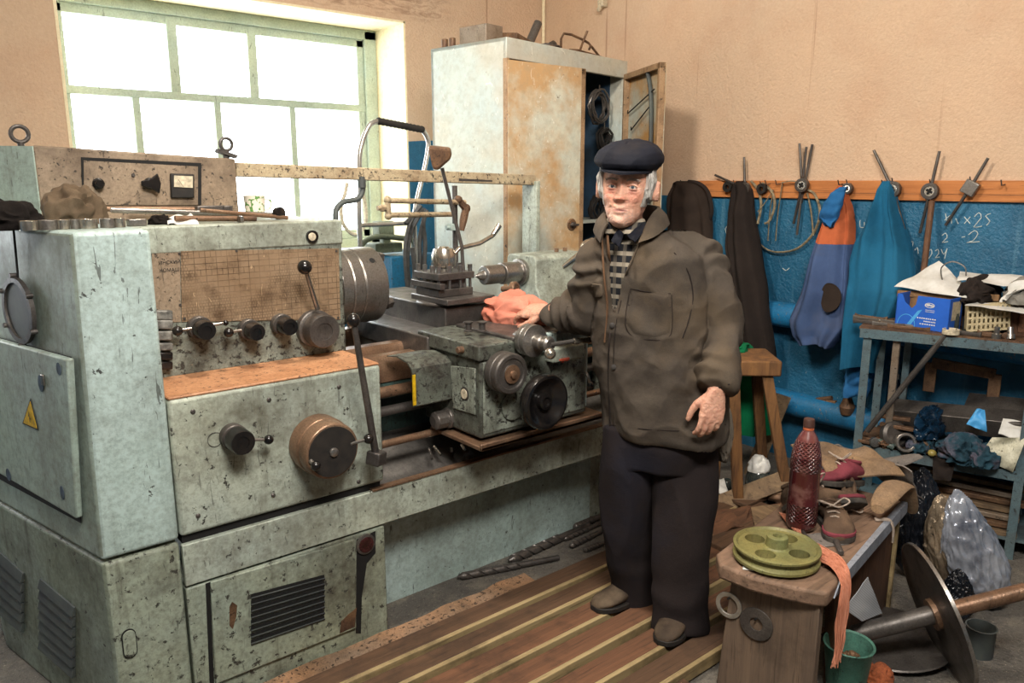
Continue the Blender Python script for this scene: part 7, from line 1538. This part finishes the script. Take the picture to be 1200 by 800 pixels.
for s_ in (-1, 1):
    for j in range(5):
        m = MB(); x0 = .073 + .004 * random.random(); y0 = -.030 + .008 * j; z1_ = -.018 - .012 * random.random() - (.02 if j > 5 else 0)
        m.tube([HP(s_ * x0 * .98, y0, .058), HP(s_ * (x0 + .012), y0 - .002, .025), HP(s_ * (x0 + .010), y0 + .003, .0), HP(s_ * (x0 + .003), y0 + .004, z1_)], [.008, .009, .007, .002], 8, smooth=0); m.build('hair_lock', 'hair', man, smooth=70)
# flat cap
M['cap'] = fabric('cap_cloth', '#161822', '#0a0b10', s=12, alt='#332c2a', rough=.8)
m = MB(); rings = []
def cap_ring(z, rx, rf, rbk, n=64): return [HP(rx * math.cos(2 * PI * k / n), (-(rf) if math.sin(2 * PI * k / n) > 0 else rbk) * abs(math.sin(2 * PI * k / n)) ** .9, z - .12 * ((-(rf) if math.sin(2 * PI * k / n) > 0 else rbk) * abs(math.sin(2 * PI * k / n))) * (-1)) for k in range(n)]
for z, rx, rf, rbk in ((.040, .080, .082, .104), (.048, .088, .092, .112), (.056, .098, .104, .122), (.068, .108, .114, .130), (.082, .107, .112, .132), (.098, .098, .104, .122), (.112, .082, .088, .105), (.124, .058, .06, .075), (.131, .022, .024, .03)):
    rings.append(cap_ring(z + .012, rx, rf, rbk))
m.loft(rings)
def cap_disp(p, n):
    q = p - HO; x_ = q.dot(HXt); y_ = -q.dot(HF); z_ = q.dot(HZt)
    return .004 * noise.noise(p * 22) + .0045 * (1 - 2.2 * abs(noise.noise(p * 11))) - .003 * math.exp(-(x_ / .003) ** 2) * (1 if y_ > -.06 else 0) + .007 * max(0, y_ * 8) * (1 if x_ > 0 else .3) - .006 * max(0, -x_ - .04) * 20 * max(0, z_ - .07) * 10
tmpc = remesh(m, .003, 4, cap_disp)
capo = tmpc.build('flat_cap', 'cap', man, smooth=180)
m = MB(); top = []; bot = []
for k in range(31):
    a = math.radians(18 + 144 * k / 30); s_ = math.sin(math.radians(180 * k / 30)); x = .080 * math.cos(a) * 1.05; yi = -.078 * abs(math.sin(a)) ** .9; yo = yi - .055 * s_ ** .7
    zi = .044 - .0; zo = zi - .006 * s_ + .006 * abs(math.cos(a))
    top.append([HP(x, yi, zi + .006), HP(x * 1.04, (yi + yo) / 2, (zi + zo) / 2 + .006), HP(x * 1.05, yo, zo + .004), HP(x * 1.05, yo - .0, zo - .002), HP(x * 1.04, (yi + yo) / 2, (zi + zo) / 2 - .001), HP(x, yi, zi - .002)])
m.loft(top); m.build('cap_peak', 'cap', capo, smooth=60)
m = MB(); m.sph(HP(0, -.02, .138), .006, (1, 1, .5), 2); m.build('cap_button', 'cap', capo)
# trousers
M['trousers'] = fabric('dark_trousers', '#2a2322', '#121014', s=4, alt='#1e2230')
m = MB(); m.loft([ringpts(PD(cx_, py, 2.58), CM, CN, hw, hd, hd, 40) for py, cx_, hw, hd in ((455, 771, .17, .125), (490, 772, .185, .135), (515, 770, .188, .135), (540, 768, .17, .12))])
limb(m, [PD(800, 495, 2.565), PD(801, 530, 2.56), PD(801, 580, 2.53), knL, PD(798, 670, 2.49), PD(797, 705, 2.475), PD(797, 733, 2.465)], [.10, .105, .104, .098, .091, .089, .088], 32)
limb(m, [PD(740, 495, 2.60), PD(738, 530, 2.605), PD(735, 570, 2.62), PD(735, 610, 2.635), PD(738, 650, 2.645), PD(742, 680, 2.655), PD(744, 703, 2.665)], [.10, .102, .101, .096, .088, .081, .078], 32)
def tr_fold(p, n):
    q = V((p.x * 5, p.y * 5, p.z * 1.4)); low = max(0, 1 - p.z / .45); s2 = math.sin(p.z * 42 + 5 * noise.noise(p * 5)) * low
    cre = 0
    return .014 * (1 - 2.2 * abs(noise.noise(q * 1.3))) + .006 * noise.noise(q * 3) + .005 * s2
trm = remesh(m, .0055, 4, tr_fold); trm.build('trousers', 'trousers', man, smooth=180)
# shirt and jumper showing in the open jacket
t = NT('plaid_shirt'); x, y, z = t.sep(); st1 = t.math('GREATER_THAN', t.math('FRACT', t.math('MULTIPLY', z, 28)), .62); hx_ = t.math('ADD', t.math('MULTIPLY', x, CM.x), t.math('MULTIPLY', y, CM.y)); st2 = t.math('GREATER_THAN', t.math('FRACT', t.math('MULTIPLY', hx_, 32)), .6)
c = t.mix(t.math('MULTIPLY', st1, .75), '#17191f', '#b0a490'); c = t.mix(t.math('MULTIPLY', st2, .55), c, '#6d6456'); M['plaid'] = t.set(c, .9)
JT = [(262, 735, .06, .05, .06), (272, 742, .085, .085, .085), (284, 752, .15, .12, .10), (300, 757, .19, .140, .12), (330, 760, .195, .15, .13), (380, 765, .198, .155, .14), (430, 772, .205, .158, .15), (470, 777, .212, .158, .155), (500, 779, .218, .155, .155), (505, 779, .216, .152, .152)]
m = MB(); m.loft([ringpts(PD(cx_, py, 2.58), CM, CN, hw * .90, hf - .022, hb * .85, 48) for py, cx_, hw, hf, hb in JT[1:-2]]); m.loft([ringpts(HP(0, .024, -.102 - .012 * i), HX, HF, .062 + .004 * i, .062 + .006 * i, .06 + .003 * i, 32) for i in range(5)]) 
sh_ = remesh(m, .006, 3, lambda p, n: .004 * noise.noise(p * 18)); sho = sh_.build('shirt', 'plaid', man, smooth=180)
# jacket
M['jacket'] = fabric('work_jacket_cloth', '#544c43', '#272220', s=5, alt='#64543f', ga=.75); M['jacket_d'] = fabric('jacket_facing', '#7a5c44', '#3a2b22', s=6, alt='#8f6c4e')
m = MB(); m.loft([ringpts(PD(cx_, py, 2.58), CM, CN, hw, hf, hb, 64) for py, cx_, hw, hf, hb in JT])
limb(m, [PD(785, 296, 2.58), PD(812, 306, 2.56), PD(831, 345, 2.53), PD(845, 388, 2.50), PD(845, 420, 2.42), PD(838, 453, 2.36)], [.07, .08, .074, .071, .062, .054], 32)
limb(m, [PD(728, 296, 2.60), PD(706, 308, 2.60), PD(698, 336, 2.62), PD(692, 362, 2.645), PD(668, 367, 2.73), PD(646, 365, 2.81)], [.07, .074, .07, .066, .056, .046], 32)
def in_poly(x, y, poly):
    c_ = False; j = len(poly) - 1
    for i in range(len(poly)):
        if (poly[i][1] > y) != (poly[j][1] > y) and x < (poly[j][0] - poly[i][0]) * (y - poly[i][1]) / (poly[j][1] - poly[i][1]) + poly[i][0]: c_ = not c_
        j = i
    return c_
def jk(p, n):
    arm = 0
    a_ = [(shL, elL), (elL, wrL), (shR, elR), (elR, wrR)]; dm_ = 9; ax2 = None
    for u_, v_ in a_:
        w_ = v_ - u_; t_ = max(0, min(1, (p - u_).dot(w_) / w_.length_squared)); dd = (p - u_ - w_ * t_).length
        if dd < dm_: dm_ = dd; ax2 = (w_.normalized(), t_)
    f = .014 * (1 - 2.4 * abs(noise.noise(V((p.x * 5, p.y * 5, p.z * 3.2))))) + .008 * (1 - 2.4 * abs(noise.noise(p * 9 + V((4, 4, 4))))) + .004 * (1 - 2.4 * abs(noise.noise(V((p.x * 13, p.y * 13, p.z * 8))))) + .002 * noise.noise(p * 30)
    if dm_ < .10:
        s_ = p.dot(ax2[0]); f += .0085 * math.sin(s_ * 80 + 9 * noise.noise(p * 6)) * max(0, noise.noise(p * 5 + V((3, 3, 3))) * 2.2 + .25)
    return f
jm = remesh(m, .0055, 4, jk)
VP_ = [(714, 255), (757, 255), (752, 276), (743, 297), (734, 318), (727, 340), (722, 362), (718, 362), (716, 335), (714, 305), (712, 275)]
dele = []
for f in jm.bm.faces:
    c_ = f.calc_center_median(); v = c_ - CAMP; px, py = 600 + FPX * v.dot(RT) / v.dot(FW), 400 - FPX * v.dot(UP) / v.dot(FW)
    dpt = (c_ - PD(px, py, 2.58)).dot(CN)
    if (in_poly(px, py, VP_) or py < 268) and (c_ - PD(742, 300, 2.58)).dot(CN) > 0.01 and c_.z > 1.1: dele.append(f)
    elif c_.z > HP(0, 0, -.145).z: dele.append(f)
    elif c_.z < PD(779, 502, 2.58).z - .0 and abs(f.normal.z) > .8 and (c_ - PD(779, 502, 2.58)).length < .3: dele.append(f)
bmesh.ops.delete(jm.bm, geom=dele, context='FACES')
jo = jm.build('jacket', 'jacket', man, smooth=180, normals=False)
from mathutils.bvhtree import BVHTree
bm_ = bmesh.new(); bm_.from_mesh(jo.data); bmesh.ops.translate(bm_, vec=ORG[jo.name] if jo.name in ORG else V(), verts=bm_.verts); JB = BVHTree.FromBMesh(bm_)
def onj(px, py, off=.004, lim=3.2):
    d = ray(px, py).normalized(); h = JB.ray_cast(CAMP, d, lim)
    if h[0] is None: return PD(px, py, 2.45)
    return h[0] + (h[1] if h[1].dot(d) < 0 else -h[1]) * off
def strip(pts, r, name, mat, par, flat=1., k=5): 
    q = [onj(*p_, off=r * .3) for p_ in pts]; m = MB(); m.tube(q, r, 8, smooth=k, flat=flat); return m.build(name, mat, par, smooth=70)
# collar and front facing
def patch(pxs, name, mat, par, off=.008, n=1):
    """a cloth patch lying on the jacket inside a pixel outline"""
    m = MB(); c_ = sum([V((a, b, 0)) for a, b in pxs], V()) / len(pxs); top = []; NR = 6
    dense = []
    for i in range(len(pxs)):
        a, b = pxs[i], pxs[(i + 1) % len(pxs)]
        for j in range(4): dense.append((a[0] + (b[0] - a[0]) * j / 4, a[1] + (b[1] - a[1]) * j / 4))
    rings = []
    for r_ in range(NR + 1):
        s_ = 1 - r_ / (NR + .5); rings.append([onj(c_.x + (a - c_.x) * s_, c_.y + (b - c_.y) * s_, off if r_ else -.004) for a, b in dense])
    m.loft(rings, cap=False); m.bm.faces.new([m.bm.verts[i] for i in range(0)]) if False else None
    m.bm.verts.ensure_lookup_table(); m.bm.faces.new(m.bm.verts[-len(dense):]); return m.build(name, mat, par, smooth=70)
patch([(739, 338), (785, 343), (788, 350), (787, 392), (766, 398), (741, 393), (731, 378)], 'chest_pocket', 'jacket', jo, .003)
strip([(739, 338), (760, 342), (786, 344)], .0016, 'pocket_seam', 'coat_dark', jo); strip([(736, 357), (760, 360), (786, 360)], .0013, 'pocket_seam', 'coat_dark', jo)
strip([(739, 338), (733, 372), (738, 391), (760, 398), (786, 392), (787, 345)], .0013, 'pocket_seam', 'coat_dark', jo)
patch([(692, 330), (706, 333), (707, 348), (698, 350), (693, 342)], 'chest_pocket', 'jacket', jo, .006)
strip([(720, 362), (715, 390), (713, 430), (714, 470), (715, 500)], .003, 'front_edge_seam', 'coat_dark', jo); strip([(728, 352), (722, 380), (719, 420), (719, 498)], .0014, 'front_stitching', 'coat_dark', jo)
strip([(790, 296), (806, 318), (812, 345), (808, 372), (800, 396)], .0022, 'armhole_seam', 'coat_dark', jo)
strip([(817, 448), (836, 455), (855, 450)], .0022, 'cuff_seam', 'coat_dark', jo); strip([(714, 497), (760, 503), (815, 504), (850, 497)], .002, 'hem_seam', 'coat_dark', jo)
for px, py in ((718, 381), (720, 430)):
    q = onj(px, py, .004); m = MB(); m.rev(q, (CAMP - q), [(.009, -.003), (.009, .002), (.006, .0035)], 16); m.build('button', 'black_matte', jo)
def collar(px_top, px_bot, thick, name, mat, d0):
    tp_ = [PD(*p_) for p_ in px_top]; bt_ = [PD(*p_) for p_ in px_bot]; tp_ = crom(tp_, 5); bt_ = crom(bt_, 5); m = MB(); rings = []
    for a, b in zip(tp_, bt_):
        mid = (a + b) / 2; out_ = (mid - PD(742, 270, 2.60)); out_.z = 0; out_.normalize(); rings.append([a - out_ * thick, a + out_ * thick, mid + out_ * (thick + .008), b + out_ * thick * 1.2, b - out_ * thick, mid - out_ * (thick - .006)])
    m.loft(rings); return m.build(name, mat, jo, smooth=60)
collar([(757, 262, 2.47), (765, 250, 2.50), (772, 243, 2.56), (762, 240, 2.66), (738, 240, 2.70), (716, 244, 2.66), (708, 250, 2.57), (712, 262, 2.48)],
       [(748, 284, 2.43), (768, 276, 2.44), (783, 262, 2.55), (772, 262, 2.70), (740, 262, 2.74), (705, 264, 2.70), (697, 270, 2.57), (704, 284, 2.45)], .005, 'collar', 'jacket', 0)
def lapel(poly, name, mat):
    patch(poly, name, mat, jo, .007)
strip([(712, 272), (714, 300), (716, 330), (719, 362)], .009, 'front_facing', 'jacket_d', jo, flat=.5); strip([(753, 274), (743, 300), (734, 320), (727, 342), (721, 364)], .007, 'front_facing', 'jacket', jo, flat=.5)
strip([(706, 275), (707, 300), (709, 330), (712, 360), (709, 400)], .008, 'front_facing', 'jacket_d', jo, flat=.45)
# shirt collar
for pts in (((724, 268, 2.475), (731, 274, 2.455), (726, 290, 2.45), (716, 282, 2.455)), ((752, 262, 2.49), (758, 268, 2.47), (744, 284, 2.44), (735, 276, 2.45))):
    q = [PD(*p_) for p_ in pts]; sheet(q, 'shirt_collar', 'cap', None, None, .004, thick=.004, parent=sho)
# grey cloth at the trouser pocket behind the hand
q = PD(850, 480, 2.60); crumple(q - ZU * .09, .03, .035, .10, 61, 'pocket_cloth', fabric('grey_pocket_cloth', '#7c7468', '#453f38'), None, None, parent=man, flat=False, amp=.2)
# shoes
M['man_shoe'] = fabric('dusty_shoe', '#4f4236', '#1d1815', s=14, alt='#7a6a56', rough=.7)
def mshoe(heel, toe): return shoe('shoe', heel, toe, None, W=.098, Hh=.095, upper='man_shoe', accent=None, laces=False, parent=man, sole='black_matte')
tR = P(696, 716, Z=.056); hR = V((anR.x, anR.y, .056)); dR_ = (hR - tR).normalized(); mshoe(tR + dR_ * .27, tR)
tL = P(776, 757, Z=.056); dL_ = (V((anL.x, anL.y, .056)) + FH * .06 - tL).normalized(); mshoe(tL + dL_ * .28, tL)
# orange rag under his hand
M['rag_orange'] = fabric('orange_rag', '#d0806a', '#9c5444', s=8, alt='#dc9a86', ga=.4)
rc_ = P(606, 377, Y=2.27); crumple(V((rc_.x, rc_.y, az1 + .066)) + RT * -.0, .135, .06, .088, 71, 'orange_rag', 'rag_orange', 'crumpled orange-pink rag on the lathe saddle under the man\'s hand', 'rag', rot=-YAW + PI * .9, amp=.35, fr=1.5)
